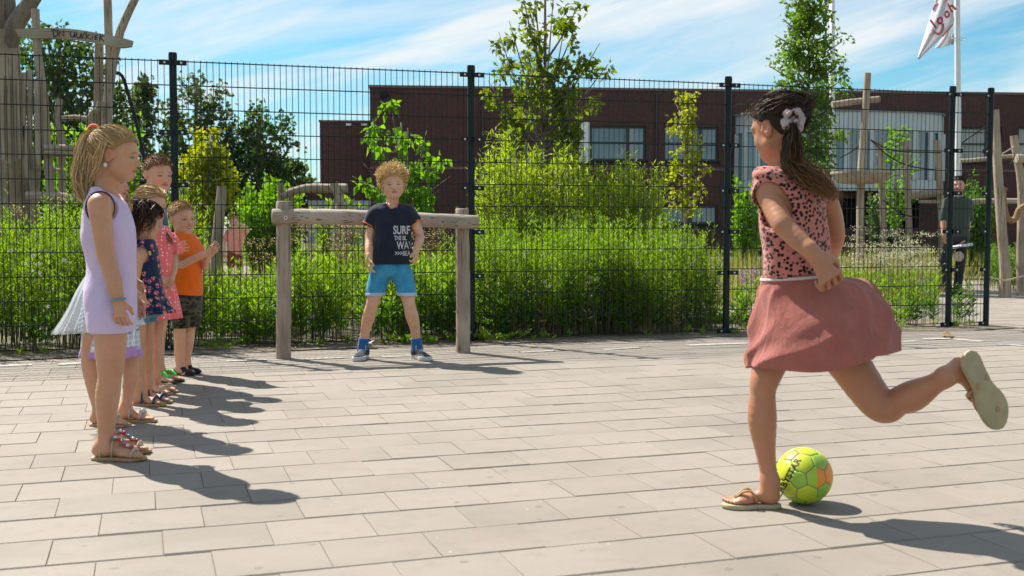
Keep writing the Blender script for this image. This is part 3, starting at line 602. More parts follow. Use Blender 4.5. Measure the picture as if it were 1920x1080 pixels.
mb = MB(); bbox(mb, 0, .35, -12, -.352, 0, ztop - .002); bbox(mb, .35, a_end, -12, -11.7, 0, ztop - .002); mb.build('wall', MAT['brick'], school)
mb = MB(); bbox(mb, -.04, a_end, -12, .05, ztop, ztop + .10); mb.build('roof_edge', MAT['coping'], school)
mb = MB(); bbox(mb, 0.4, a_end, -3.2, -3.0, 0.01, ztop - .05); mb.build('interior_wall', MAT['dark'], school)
mb = MB(); bbox(mb, bu(810), bu(1150), -8, -4, ztop + .101, ztop + .36); mb.build('roof_unit', MAT['roofgrey'], school)
mb = MB(); mb.lathe(BP(bu(723), .01, bz(723, 178)), [(.17, 0), (.17, .06), (.12, .08)], 16, BN); mb.build('round_vent', MAT['dark'], school)
for a0, a1, z0, z1, kd in wins:
    w = .09
    if kd == 'recess':
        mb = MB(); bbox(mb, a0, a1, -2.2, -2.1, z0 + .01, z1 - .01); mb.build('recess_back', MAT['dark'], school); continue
    mb = MB(); bbox(mb, a0, a1, -.24, -.14, z0, z0 + w); bbox(mb, a0, a1, -.24, -.14, z1 - w, z1); bbox(mb, a0, a0 + w, -.24, -.14, z0 + w, z1 - w); bbox(mb, a1 - w, a1, -.24, -.14, z0 + w, z1 - w)
    split = .68 if kd != 'low' else .5; am = a0 + (a1 - a0) * split; zm = z0 + (z1 - z0) * .52
    bbox(mb, am - .07, am + .07, -.238, -.142, z0 + w, z1 - w)
    if kd != 'low': bbox(mb, a0 + w, am - .07, -.236, -.144, zm - .04, zm + .04); bbox(mb, am + .07, a1 - w, -.236, -.144, zm - .04, zm + .04)
    fr = mb.build('window', MAT['frame'], school)
    rows = ((z0 + w, zm - .04), (zm + .04, z1 - w)) if kd != 'low' else ((z0 + w, z1 - w),)
    for (pa, pb) in ((a0 + w, am - .07), (am + .07, a1 - w)):
        for (pz0, pz1) in rows:
            mb = MB(); bbox(mb, pa, pb, -.20, -.185, pz0, pz1); mb.build('pane', MAT['blind'] if kd == 'blind' else MAT['glass'], fr)
    mb = MB(); bbox(mb, a0 - .05, a1 + .05, -.05, .06, z0 - .09, z0 - .003); mb.build('sill', MAT['dark'], fr)
for u_ in (905, 1228, 1366):
    mb = MB(); q0 = BP(bu(u_), .06, .1); q1 = BP(bu(u_), .06, ztop - .15); mb.tube([q0, q1], .045, 8); mb.build('downpipe', MAT['frame'], school)
mb = MB(); bbox(mb, .0, a_end, .002, .03, bz(1000, 316) - .05, bz(1000, 316) + .05); mb.build('brick_course', MAT['coping'], school)
# white panel beside the first window, low plinth
mb = MB(); bbox(mb, bu(1084), bu(1104), .002, .05, bz(1095, 303), bz(1095, 229)); mb.build('white_panel', MAT['white'], school)
# lower wing
zl = bz(640, 226); mb = MB(); bbox(mb, bu(600), -.003, -9, -.6, 0, zl); wing = mb.build('low_wing', MAT['brick'], school)
mb = MB(); bbox(mb, bu(600) - .04, -.004, -9, -.55, zl, zl + .07); mb.build('wing_roof_edge', MAT['coping'], wing)
mb = MB(); bbox(mb, bu(574), bu(600) - .003, -9, -.9, 0, bz(585, 342)); mb.build('annex', MAT['brick'], wing)
for u_ in (655, 684): mb = MB(); bbox(mb, bu(u_) - .12, bu(u_) + .12, -.598, -.53, bz(u_, 233), bz(u_, 229)); mb.build('wall_lamp', MAT['white'], wing)
gw = thing('garden_wall', BP(bu(640), 2.5, 0), 'low grey rendered wall in front of the low brick wing', 'wall')
mb = MB(); bbox(mb, bu(590), bu(700), 2.3, 2.5, 0, bz(640, 376, 2.5)); mb.build('render', MAT['grey'], gw)
# curved bay
uc0, uc1 = bu(1376), bu(1752); ac = (uc0 + uc1) / 2; ha = (uc1 - uc0) / 2; bd = 2.3; NB = 13
def arc(i, n=NB, k=1.0): th = math.pi * (1 - i / n); return ac + ha * k * math.cos(th), bd * k * math.sin(th) ** .75
bay = part('curved_bay', [BP(0, 0, 1)] * 1 + [BP(.1, 0, 1), BP(0, 0, 1.1)], [(0, 1, 2)], MAT['panel'], school)
bpy.data.objects.remove(bay)
def arc_ring(name, z0, z1, k, m, parent, i0=0, i1=NB, thick=.12):
    V, Fs = [], []
    for i in range(i0, i1 + 1):
        a, d = arc(i, k=k); a2, d2 = arc(i, k=k - thick / ha); V += [BP(a, d, z0), BP(a, d, z1), BP(a2, d2, z0), BP(a2, d2, z1)]
    for i in range(i1 - i0):
        b = i * 4; c = b + 4; Fs += [(b, c, c + 1, b + 1), (b + 2, b + 3, c + 3, c + 2), (b + 1, c + 1, c + 3, b + 3), (b, b + 2, c + 2, c)]
    e = (i1 - i0) * 4; Fs += [(0, 1, 3, 2), (e, e + 2, e + 3, e + 1)]
    return part(name, V, Fs, m, parent)
zb = [bz(1565, v, bd) for v in (357, 336, 244, 209)]
bay = arc_ring('curved_bay', zb[0], zb[1], 1.0, MAT['panel'], school)
arc_ring('fascia', zb[2], zb[3], 1.0, MAT['panel'], bay); arc_ring('roof_trim', zb[3] + .002, zb[3] + .07, 1.02, MAT['roofgrey'], bay, thick=.5)
for i in range(NB):
    arc_ring('pane', zb[1] + .003, zb[2] - .003, .975, MAT['glass'] if i % 5 != 3 else MAT['blind'], bay, i, i + 1, .04)
for i in range(NB + 1):
    a, d = arc(i, k=.99); mb = MB(); mb.box(BP(a, d, (zb[1] + zb[2]) / 2), (.20, .16, zb[2] - zb[1] - .008), BA); mb.build('mullion', MAT['panel'], bay)
V = [BP(*arc(i, k=.97), zb[0] + .03) for i in range(NB + 1)]; part('soffit', V, [tuple(range(len(V)))], MAT['grey'], bay)
V = [BP(*arc(i, k=.97), zb[3] - .02) for i in range(NB + 1)]; part('bay_roof', V, [tuple(range(len(V)))], MAT['roofgrey'], bay)
# ------------------------------------------------------------------ lettering helper
def text_mesh(txt, size, font_bold=False):
    cu = bpy.data.curves.new('t', 'FONT'); cu.body = txt; cu.size = size; cu.resolution_u = 3; cu.align_x = 'CENTER'; cu.align_y = 'CENTER'
    if font_bold: cu.offset = size * .025
    o = bpy.data.objects.new('t', cu); COL.objects.link(o); dg = bpy.context.evaluated_depsgraph_get(); me = bpy.data.meshes.new_from_object(o.evaluated_get(dg))
    V = np.array([v.co[:] for v in me.vertices]) if len(me.vertices) else np.zeros((0, 3)); Fs = [tuple(p.vertices) for p in me.polygons]
    bpy.data.objects.remove(o); bpy.data.curves.remove(cu); bpy.data.meshes.remove(me); return V, Fs
# ------------------------------------------------------------------ lookout playground at the left
Y = 13.2; s_ = S(Y)
def PX(pts, Yv=Y): return [P(a, b, Yv) for a, b in pts]
look = thing('playground_lookout', gx0(95, Y), 'weathered wooden playground lookout with upright planks and a name board', 'playground')
def pole(parent, name, pts, r, Yv=Y, m='logv', n=10, foot=False, k=14):
    q = PX(pts, Yv)
    if foot: b = q[-1].copy(); b[2] = -.05; q = q + [b]
    mb = MB(); mb.tube(spline(q, k), np.interp(np.linspace(0, 1, k), np.linspace(0, 1, len(np.atleast_1d(r))), np.atleast_1d(r)), n, jit=.04); return shade_auto(mb.build(name, MAT[m], parent), 50)
trunk = pole(look, 'dead_trunk', [(2, 60), (6, 110), (8, 200), (14, 300), (18, 360)], [.20, .19, .20, .24, .26], Y + .3, 'logv', 14, True)
pole(trunk, 'bark_limb', [(72, -20), (52, 12), (30, 45), (8, 95)], [.085, .10, .11, .12], Y + .25, 'bark', 12); pole(trunk, 'bark_limb', [(8, -30), (6, 20), (2, 80)], [.13, .14, .15], Y + .4, 'bark', 12)
for i, (u0, u1, v0, v1, w_) in enumerate(((3, 5, 142, 300, .060), (15, 17, 137, 307, .058), (26, 28, 139, 303, .052), (36, 38, 133, 298, .038), (46, 43, 136, 302, .046), (57, 55, 131, 306, .050), (69, 72, 152, 310, .050), (49, 52, 236, 332, .055))):
    a, b = P(u0, v0, Y - .25 + .035 * (i % 3)), P(u1, v1, Y - .25 + .035 * (i % 3)); ax = unit(a - b); sd = unit(np.cross(ax, (0, 1, 0))); mb = MB(); mb.box((a + b) / 2, (w_, .04, np.linalg.norm(a - b)), ax=np.array((sd, np.cross(ax, sd), ax))); mb.build('plank', MAT['logv'], look)
pole(look, 'post', [(66, 17), (70, 93), (80, 167), (87, 259), (96, 385)], [.046, .05, .052, .055], Y - .1, foot=True)
pole(look, 'forked_trunk', [(201, -20), (204, 67), (207, 122), (204, 178), (200, 240), (198, 400)], [.048, .05, .06, .062, .064, .07], Y + .1, foot=True)
pole(look, 'forked_trunk', [(262, -20), (233, 41), (222, 74), (211, 130), (207, 190)], [.045, .05, .05, .045, .03], Y + .08)
pole(look, 'post', [(186, 80), (185, 160), (183, 240), (182, 400)], [.052, .054, .055], Y + .25, foot=True)
pole(look, 'crooked_post', [(112, 185), (107, 222), (115, 262), (117, 355)], [.038, .045, .045, .045], Y, foot=True)
pole(look, 'rail', [(116, 222), (142, 221), (168, 224)], [.035, .035, .035], Y - .02, 'logh'); pole(look, 'crooked_post', [(190, 190), (186, 204), (172, 215), (167, 240)], [.045, .045, .04, .035], Y - .04)
for v_ in (276, 287): pole(look, 'platform_log', [(84, v_), (120, v_ + 1), (156, v_ + 2)], [.036, .037, .035], Y - .2, 'logh')
pole(look, 'beam', [(50, 367), (100, 368), (150, 372)], [.05, .05, .05], Y - .15, 'logh'); pole(look, 'rail', [(60, 315), (112, 319)], [.018, .018], Y - .1, 'logh'); pole(look, 'post', [(68, 280), (67, 340), (64, 400)], [.05, .055, .055], Y + .2, foot=True)
pole(look, 'steel_bar', [(220, 136), (230, 144), (240, 175), (256, 232), (271, 300), (285, 380)], [.02] * 6, Y - .35, 'fence', 8, True)
# name board, an arched plank
Yb = Y - .17; top = spline([(28, 55), (60, 52.5), (110, 53), (150, 56), (190, 63), (225, 70), (247, 76)], 30); bot = spline([(34, 68), (60, 71.5), (110, 71.5), (150, 75), (190, 82), (222, 89), (244, 87)], 30)
V = [P(a, b, Yb) for a, b in top] + [P(a, b, Yb) for a, b in bot]; V += [v + np.array((0, .07, 0)) for v in V]; Fs = []
for i in range(29): Fs += [(i, 30 + i, 31 + i, i + 1), (60 + i, 61 + i, 91 + i, 90 + i), (i, i + 1, 61 + i, 60 + i), (30 + i, 90 + i, 91 + i, 31 + i)]
Fs += [(0, 60, 90, 30), (29, 59, 89, 119 - 30)]; Fs[-1] = (29, 59, 119, 89)
board = part('name_board', V, Fs, MAT['logh'], look)
strokes = [[(98.5, 54.5), (101, 69)], [(98.5, 54.5), (106, 58), (108.5, 64), (105, 68), (99.5, 69.5)], [(108, 55), (108.5, 57)], [(111.5, 69), (111, 59), (120, 67.5), (118.5, 57)], [(131.5, 60), (132, 67), (135.5, 70), (139, 66), (140, 60), (140.5, 70)], [(143.5, 61), (144, 69), (147, 72), (150.5, 68), (152, 61), (152, 73)], [(158.5, 60), (155.5, 67), (155, 71), (158, 71.5)], [(162, 59), (161, 74)], [(169, 64.5), (161.5, 68.5), (170, 74)], [(173, 68), (173, 74)], [(174, 63.5), (174.2, 65)], [(183, 65.5), (178.5, 66.5), (178, 74), (182, 74)], [(178, 70), (182, 69.5)], [(188, 63), (186.5, 77)], [(194, 66), (187.5, 70), (195, 78)]]
mb = MB()
for st_ in strokes: mb.tube([P(a, b, Yb - .004) for a, b in (spline(st_, 9) if len(st_) > 2 and st_[0] in ((98.5, 54.5), (131.5, 60), (143.5, 61), (158.5, 60)) else st_)], .0055, 5)
mb.build('lettering', MAT['black'], board)
# leaning post and balance beam beyond the fence
lp = thing('leaning_post', gx0(405, 12.6), 'leaning pale wooden post with slanted top near the child in salmon', 'post'); pole(lp, 'shaft', [(417, 350), (411, 410), (406, 470), (404, 520)], [.058, .062, .062], 12.6, foot=True)
bb_ = thing('balance_beam', gx0(590, 15), 'curved wooden balance beam on crossed posts left of the boy', 'balance beam')
pole(bb_, 'beam', [(529, 368), (550, 359), (580, 353), (620, 353), (651, 353)], [.045, .055, .06, .062, .062], 15, 'logh'); pole(bb_, 'post', [(526, 346), (527, 380), (527, 440)], [.045] * 3, 15.05, foot=True); pole(bb_, 'post', [(548, 350), (543, 400), (540, 440)], [.04] * 3, 15.1, foot=True); pole(bb_, 'post', [(626, 343), (635, 370), (644, 400), (650, 440)], [.055] * 4, 14.93, foot=True); pole(bb_, 'post', [(641, 343), (638, 370), (632, 440)], [.045] * 3, 15.1, foot=True)
# ------------------------------------------------------------------ climbing course at the right
Yr = 18.0
tp = thing('platform_mast', gx0(1613, Yr), 'tall bent wooden mast with crossbar and round climbing platform', 'climbing mast')
pole(tp, 'mast', [(1627, 137), (1624, 190), (1621, 235), (1616, 300), (1614, 345), (1613, 430), (1613, 455)], [.055, .058, .062, .066, .07], Yr, foot=True, k=18); pole(tp, 'crossbar', [(1560, 196), (1600, 191), (1649, 186)], [.05, .052, .052], Yr + .1, 'logh')
mb = MB(); c = P(1614, 345, Yr - .05); mb.lathe(c, [(.20, 0), (.36, .02), (.42, .10), (.45, .16)], 28); mb.lathe(c + (0, 0, .161), [(.48, 0), (.48, .035)], 28); mb.build('round_platform', MAT['logh'], tp)
posts = []
for i, (u_, v0, v1, yy, lab, du) in enumerate(((1654, 266, 430, 18.6, 'plain wooden post just right of the round platform', 4), (1702, 265, 430, 18.8, 'second wooden post right of the round platform', 4), (1763, 263, 430, 18.4, 'wooden post left of the man behind the fence', 6))):
    t_ = thing('climbing_post', gx0(u_, yy), lab, 'post', 'climbing course posts'); pole(t_, 'shaft', [(u_ - du, v0), (u_ - 1, (v0 + v1) / 2), (u_ + du * .6, v1)], [.055, .056, .056], yy, foot=True); posts.append(t_)
bl = thing('climbing_beam', gx0(1740, 18.6), 'horizontal log fixed between two climbing posts left of the man', 'log'); pole(bl, 'trunk', [(1708, 366), (1735, 364), (1764, 359)], [.07, .07, .06], 18.3, 'logh')
bl = thing('balance_plank', gx0(1745, 18.4), 'thin wooden plank below the climbing log left of the man', 'plank'); mb = MB(); mb.box((P(1725, 378, 18.2) + P(1765, 378, 18.2)) / 2, (.36, .12, .05)); mb.build('board', MAT['logh'], bl)
bl = thing('climbing_beam', gx0(1830, 19), 'long thin pole running behind the last fence post', 'log'); pole(bl, 'trunk', [(1800, 302), (1840, 299), (1868, 295), (1900, 293)], [.034] * 4, 19, 'logh')
bl = thing('climbing_beam', gx0(1860, 18.8), 'low horizontal log behind the last fence post', 'log'); pole(bl, 'trunk', [(1822, 378), (1870, 377), (1925, 377)], [.045] * 3, 18.8, 'logh')
bl = thing('leaning_log', gx0(1876, 16.5), 'thick pale log leaning beside the last fence post', 'log'); pole(bl, 'shaft', [(1866, 206), (1870, 300), (1876, 400), (1884, 500), (1885, 512)], [.055, .066, .075, .085, .085], 16.5, foot=True, n=14)
bl = thing('crooked_log', gx0(1912, 17), 'crooked pale log at the right picture edge', 'log'); pole(bl, 'shaft', [(1901, 254), (1906, 290), (1914, 330), (1916, 380), (1914, 470), (1914, 520)], [.055, .062, .062, .062, .066, .066], 17, foot=True, n=12); pole(bl, 'cross_log', [(1906, 297), (1935, 297)], [.068, .068], 16.9, 'logh', 14)
rp = thing('thick_rope', P(1890, 420, 16.8), 'thick brown rope slung between the logs at the right', 'rope')
q = spline(PX([(1884, 352), (1881, 362), (1884, 395), (1892, 412), (1904, 410), (1912, 392), (1930, 384)], 16.7), 60); mb = MB(); mb.tube(q, .046 * (1 + .09 * np.sin(np.arange(60) * 2.4)), 10); mb.build('strand', MAT['rope_thick'], rp, True)
def rope(lab, pts, Yv, m='rope', r=.011):
    q = spline(PX(pts, Yv), 20); t_ = thing('climbing_rope', q.min(0), lab, 'rope', 'climbing course ropes'); mb = MB(); mb.tube(q, r, 5); mb.build('strand', MAT[m], t_)
rope('dark rope from the mast sagging right to the man', [(1632, 262), (1660, 277), (1690, 284), (1764, 286)], 18.3)
rope('dark rope crossing down from the mast past the posts', [(1632, 262), (1670, 295), (1710, 312), (1765, 320)], 18.5)
rope('dark rope from the mast down to the left', [(1616, 270), (1595, 285), (1575, 296)], 18.2)
rope('low dark rope from the first post to the last', [(1656, 375), (1690, 400), (1730, 408), (1765, 400)], 18.5)
rope('dark rope stretched diagonally above the man', [(1803, 268), (1825, 253), (1850, 236)], 18.5)
rope('dark rope loop between the leaning and crooked logs', [(1872, 292), (1885, 306), (1895, 308), (1903, 290)], 16.9)
rope('pale rope between the tops of the leaning and crooked logs', [(1868, 295), (1885, 285), (1902, 275)], 16.9, 'rope_pale')
rope('pale rope between the second post and the first', [(1703, 305), (1690, 320), (1660, 335)], 18.4, 'rope_pale', .009)
rope('low pale rope sagging along the far path edge', [(1855, 519), (1875, 524), (1890, 525), (1930, 514)], 16.3, 'rope_pale', .014)
# ------------------------------------------------------------------ flags
Yf = 27.0
fp = thing('flagpole', gx0(1795, Yf), 'white flagpole behind the last fence panel', 'flagpole')
mb = MB(); mb.tube([gx0(1798, Yf), P(1797, 400, Yf), P(1795, 0, Yf), P(1795, -160, Yf)], [.085, .08, .062, .055], 16); mb.build('pole', MAT['white'], fp, True)
mb = MB(); q = [P(1784 + 14 + 14 * math.cos(a) - 0, 73.3 + 2.3 * math.sin(a), Yf - .1 + .1 * math.sin(a)) for a in np.linspace(0, 6.283, 20)]; mb.tube(q, .009, 5); mb.build('ring', MAT['white'], fp)
mb = MB(); mb.lathe(P(1785.5, 84, Yf - .1), [(.02, 0), (.045, .05), (.04, .2), (.012, .27)], 10); mb.build('flag_weight', MAT['blind'], fp)
def cloth_fold(rowsL, rowsR, Yv, n=26, m=14, amp=.10, kf=2.2):
    L_, R_ = spline(rowsL, n), spline(rowsR, n); V = []
    for i in range(n):
        for j in range(m):
            f = j / (m - 1); u_, v_ = L_[i] * (1 - f) + R_[i] * f; V.append(P(u_, v_, Yv + amp * math.sin(f * 6.28 * kf / 2 + i * .12) * (1 - .3 * f)))
    Fs = [(i * m + j, i * m + j + 1, (i + 1) * m + j + 1, (i + 1) * m + j) for i in range(n - 1) for j in range(m - 1)]; return np.array(V), Fs
MAT['flag'] = leafmat('white_flag_cloth', (.78, .77, .80), (.78, .77, .80), .35, .7, (1, 1, 1)); MAT['red'] = simple('red_print', (.55, .02, .06), None, 9, .7)
def solid(V, Fs, t=(0, .006, 0)):
    n = len(V); cnt = {}
    for f in Fs:
        for a, b in zip(f, f[1:] + f[:1]): cnt[(a, b)] = 1
    F2 = list(Fs) + [tuple(x + n for x in f[::-1]) for f in Fs] + [(b, a, a + n, b + n) for (a, b) in cnt if (b, a) not in cnt]
    return np.concatenate([V, V + np.array(t)]), F2
fl = thing('flag', P(1785, 85, Yf), 'white flag with red lettering hanging limp from the white pole', 'flag')
V, Fs = cloth_fold([(1778, -120), (1762, -40), (1752, 5), (1738, 50), (1719.5, 110)], [(1791, -120), (1790, -40), (1787, 20), (1784, 50), (1724, 111)], Yf - .12); V, Fs = solid(V, Fs); fo = part('cloth', V, Fs, MAT['flag'], fl, True)
V, Fs = cloth_fold([(1779, 20), (1770, 62), (1752, 92)], [(1789, 20), (1785, 62), (1781, 85)], Yf - .02, amp=.03); V, Fs = solid(V, Fs); part('cloth', V, Fs, MAT['flag'], fl, True)
dg = bpy.context.evaluated_depsgraph_get()
def on_surface(V2, Fs, target, cdir, lift=.004, fallback=None):
    """push flat lettering points along cdir on to the surface of target (world)"""
    bvh = BVHTree.FromPolygons([tuple(np.array(v.co) + wloc(target)) for v in target.data.vertices], [tuple(p.vertices) for p in target.data.polygons]); out = []
    cdir = unit(cdir); last = None
    for p in V2:
        h = bvh.ray_cast(Vector(p - cdir * .6), Vector(cdir), 1.6)
        if h[0] is not None: last = np.dot(np.array(h[0]) - p, cdir); out.append(np.array(h[0]) - cdir * lift)
        else: out.append(p + cdir * ((last or 0)) - cdir * lift)
    return np.array(out), Fs
def flag_glyph(txt, u_, v_, size, ang):
    V2, F2 = text_mesh(txt, size, True); c, s2 = math.cos(ang), math.sin(ang); q = P(u_, v_, Yf); W_ = np.array([q + np.array((a * c - b * s2, 0, a * s2 + b * c)) for a, b, _ in V2]); W_, F2 = on_surface(W_, F2, fo, (0, 1, 0), .012); part('lettering', W_, F2, MAT['red'], fo)
for ch, u_, v_ in (('l', 1744.5, 49), ('o', 1755.5, 40), ('o', 1771, 27), ('h', 1782, 15)): flag_glyph(ch, u_, v_, .34, R(38))
for pts in ([(1764, 70), (1773, 60), (1783, 48)], [(1763, 7), (1770, 2), (1776, -2)], [(1748, 18), (1751, 10), (1756, 7)]):
    mb = MB(); q, _ = on_surface(np.array(PX(pts, Yf)), [], fo, (0, 1, 0), .008); mb.tube(q, .035, 6, flat=.3); mb.build('red_stripe', MAT['red'], fo)
MAT['pink'] = simple('faded_pink_print', (.62, .22, .28), None, 9, .7)
for pts in ([(1762, 46), (1763.5, 56), (1757, 64), (1748, 63), (1744, 58)], [(1740, 62), (1737, 67)]):
    mb = MB(); q, _ = on_surface(np.array([P(a, b, Yf) for a, b in spline(pts, 14)]), [], fo, (0, 1, 0), .006); mb.tube(q, .05, 6, flat=.2); mb.build('pink_print', MAT['pink'], fo)
f2 = thing('flag', P(1545, 60, 24), 'greyish flag tip hanging behind the slender tree', 'flag'); V, Fs = cloth_fold([(1546, -60), (1545, 10), (1540, 62)], [(1560, -60), (1553, 10), (1542, 62)], 24, amp=.06); V, Fs = solid(V, Fs); part('cloth', V, Fs, MAT['flag'], f2, True)
p2_ = thing('flagpole', gx0(1562, 24), 'second white flagpole half hidden by the slender tree', 'flagpole'); mb = MB(); mb.tube([gx0(1562, 24.1), P(1560, -120, 24.1)], [.07, .05], 12); mb.build('pole', MAT['white'], p2_, True)
# ------------------------------------------------------------------ litter and stone
lt = thing('wrapper', G(690, 655), 'crumpled red and white wrapper lying behind the goalkeeper', 'litter')
V, Fs = [], []; c = G(688, 655) + np.array((0, 0, .004))
for i in range(5):
    for j in range(5): V.append(c + np.array((-.05 + .025 * i, .10 - .02 * j + .02 * rng.random(), .012 + .045 * (i / 4) + .012 * rng.random())))
Fs = [(i * 5 + j, i * 5 + j + 1, i * 5 + j + 6, i * 5 + j + 5) for i in range(4) for j in range(4)]; V, Fs = solid(np.array(V), Fs, (0, 0, -.003)); m, nt, b = M('wrapper_print'); ch = N(nt, 'ShaderNodeTexVoronoi', {'Vector': coords(nt), 'Scale': 38}); nt.links.new(mixc(nt, mrange(nt, ch.outputs['Color'], .35, .4), (.75, .05, .06), (.7, .75, .82)), b.inputs['Base Color']); part('foil', V, Fs, m, lt)
lf_ = thing('dry_leaf', G(1778, 630), 'curled dry brown leaf on the paving near the fence end', 'leaf')
V = [G(1766, 631) + (0, 0, .006), G(1772, 628) + (0, 0, .04), G(1782, 629) + (0, 0, .02), G(1790, 632) + (0, 0, .008), G(1778, 634) + (0, 0, .012), G(1770, 634) + (0, 0, .02)]; V, Fs = solid(np.array(V), [(0, 5, 4, 1), (1, 4, 3, 2)], (0, 0, -.002)); part('blade', V, Fs, MAT['dry'], lf_)
stn = thing('boulder', P(1720, 550, 15), 'grey boulder lying among the herbs at the right', 'boulder')
import bmesh
bm = bmesh.new(); bmesh.ops.create_icosphere(bm, subdivisions=3, radius=1); V = np.array([v.co[:] for v in bm.verts]); Fs = [tuple(v.index for v in f.verts) for f in bm.faces]; bm.free()
V = V * np.array((.20, .17, .20)) * (1 + .12 * np.sin(V[:, :1] * 5 + 1) * np.cos(V[:, 2:] * 4)); V += P(1722, 535, 15.2) * np.array((1, 1, 0)) + np.array((0, 0, .15)); part('stone', V, Fs, MAT['grey'], stn, True)
# ------------------------------------------------------------------ sculpting tools for people: distance fields turned into one skin
class Field:
    def __init__(s, lo, hi, h):
        s.h = h; s.lo = np.asarray(lo, float); n = np.ceil((np.asarray(hi) - s.lo) / h).astype(int) + 1
        s.ax = [s.lo[i] + h * np.arange(n[i]) for i in range(3)]; s.F = np.full(n, .5, np.float32)
    def sub(s, lo, hi):
        sl = []
        for i in range(3):
            a = max(0, int((lo[i] - s.lo[i]) / s.h)); b = min(len(s.ax[i]), int((hi[i] - s.lo[i]) / s.h) + 2)
            if b <= a: return None
            sl.append(slice(a, b))
        X = [s.ax[i][sl[i]].astype(np.float32) for i in range(3)]
        return tuple(sl), (X[0][:, None, None], X[1][None, :, None], X[2][None, None, :])
    def put(s, sl, d, k, op):
        A = s.F[sl]
        if op == 'u':
            hh = np.maximum(k - np.abs(A - d), 0) / k; s.F[sl] = np.minimum(A, d) - hh * hh * k * .25
        else:
            d = -d; hh = np.maximum(k - np.abs(A - d), 0) / k; s.F[sl] = np.maximum(A, d) + hh * hh * k * .25
    def cone(s, a, b, ra, rb, k=.02, op='u'):
        a, b = np.asarray(a, float), np.asarray(b, float); m = max(ra, rb) + k + 3 * s.h
        r = s.sub(np.minimum(a, b) - m, np.maximum(a, b) + m)
        if r is None: return s
        sl, (X, Y, Z) = r; ba = b - a; L2 = ba @ ba + 1e-12
        x, y, z = X - a[0], Y - a[1], Z - a[2]; t = np.clip((x * ba[0] + y * ba[1] + z * ba[2]) / L2, 0, 1)
        d = np.sqrt((x - t * ba[0]) ** 2 + (y - t * ba[1]) ** 2 + (z - t * ba[2]) ** 2) - (ra + (rb - ra) * t)
        s.put(sl, d.astype(np.float32), k, op); return s
    def ell(s, c, r, fr=None, k=.02, op='u'):
        c = np.asarray(c, float); r = np.asarray(r, float); fr = np.eye(3) if fr is None else np.asarray(fr)
        e = np.sqrt(((fr * r[:, None]) ** 2).sum(0)) + k + 3 * s.h
        q = s.sub(c - e, c + e)
        if q is None: return s
        sl, (X, Y, Z) = q; x, y, z = X - c[0], Y - c[1], Z - c[2]; k0 = 0; k1 = 0
        for i in range(3):
            p = x * fr[i][0] + y * fr[i][1] + z * fr[i][2]; k0 = k0 + (p / r[i]) ** 2; k1 = k1 + (p / r[i] ** 2) ** 2
        k0 = np.sqrt(k0); d = k0 * (k0 - 1) / (np.sqrt(k1) + 1e-6); s.put(sl, d.astype(np.float32), k, op); return s
    def slab(s, p0, p1, a0, b0, a1, b1, lat, k=.03, op='u'):
        """elliptic segment: half size a along lat, b across it"""
        p0, p1 = np.asarray(p0, float), np.asarray(p1, float); ax = p1 - p0; L = np.linalg.norm(ax); ax = ax / L
        lat = np.asarray(lat, float); lat = unit(lat - ax * (lat @ ax)); fw = np.cross(ax, lat); m = max(a0, a1, b0, b1) + k + 3 * s.h
        q = s.sub(np.minimum(p0, p1) - m, np.maximum(p0, p1) + m)
        if q is None: return s
        sl, (X, Y, Z) = q; x, y, z = X - p0[0], Y - p0[1], Z - p0[2]; t = x * ax[0] + y * ax[1] + z * ax[2]; tc = np.clip(t / L, 0, 1)
        u = x * lat[0] + y * lat[1] + z * lat[2]; w = x * fw[0] + y * fw[1] + z * fw[2]; a = a0 + (a1 - a0) * tc; b = b0 + (b1 - b0) * tc
        e = (np.sqrt((u / a) ** 2 + (w / b) ** 2) - 1) * np.minimum(a, b); o = np.maximum(np.maximum(-t, t - L), 0)
        d = np.where(o > 0, np.sqrt(np.maximum(e, 0) ** 2 + o * o), e); s.put(sl, d.astype(np.float32), k, op); return s
    def sweep(s, C, a, b, lat, k=.02):
        """upright trunk: an ellipse at every height, half sizes a along lat and b across it"""
        o = np.argsort(C[:, 2]); C, a, b = C[o], a[o], b[o]; m = max(a.max(), b.max()) + k + 3 * s.h; q = s.sub(C.min(0) - m, C.max(0) + m)
        if q is None: return s
        sl, (X, Y, Z) = q; z = Z.ravel(); I = lambda v: np.interp(z, C[:, 2], v).astype(np.float32)[None, None, :]
        lat = unit(np.array((lat[0], lat[1], 0))); dx, dy = X - I(C[:, 0]), Y - I(C[:, 1]); u = dx * lat[0] + dy * lat[1]; w = dy * lat[0] - dx * lat[1]; aa, bb = I(a), I(b)
        e = (np.sqrt((u / aa) ** 2 + (w / bb) ** 2) - 1) * np.minimum(aa, bb); ov = np.maximum(np.maximum(C[0, 2] - Z, Z - C[-1, 2]), 0)
        d = np.where(ov > 0, np.sqrt(np.maximum(e, 0) ** 2 + ov * ov), e); s.put(sl, d.astype(np.float32), k, 'u'); return s
    def plane(s, p, n, k=.004):
        """keep the side that n points away from"""
        n = unit(n); X, Y, Z = s.ax[0][:, None, None], s.ax[1][None, :, None], s.ax[2][None, None, :]
        d = (X - p[0]) * n[0] + (Y - p[1]) * n[1] + (Z - p[2]) * n[2]; s.F = np.maximum(s.F, d.astype(np.float32)); return s
    def add(s, fn):
        s.F = s.F + fn(s.ax[0][:, None, None], s.ax[1][None, :, None], s.ax[2][None, None, :]).astype(np.float32); return s
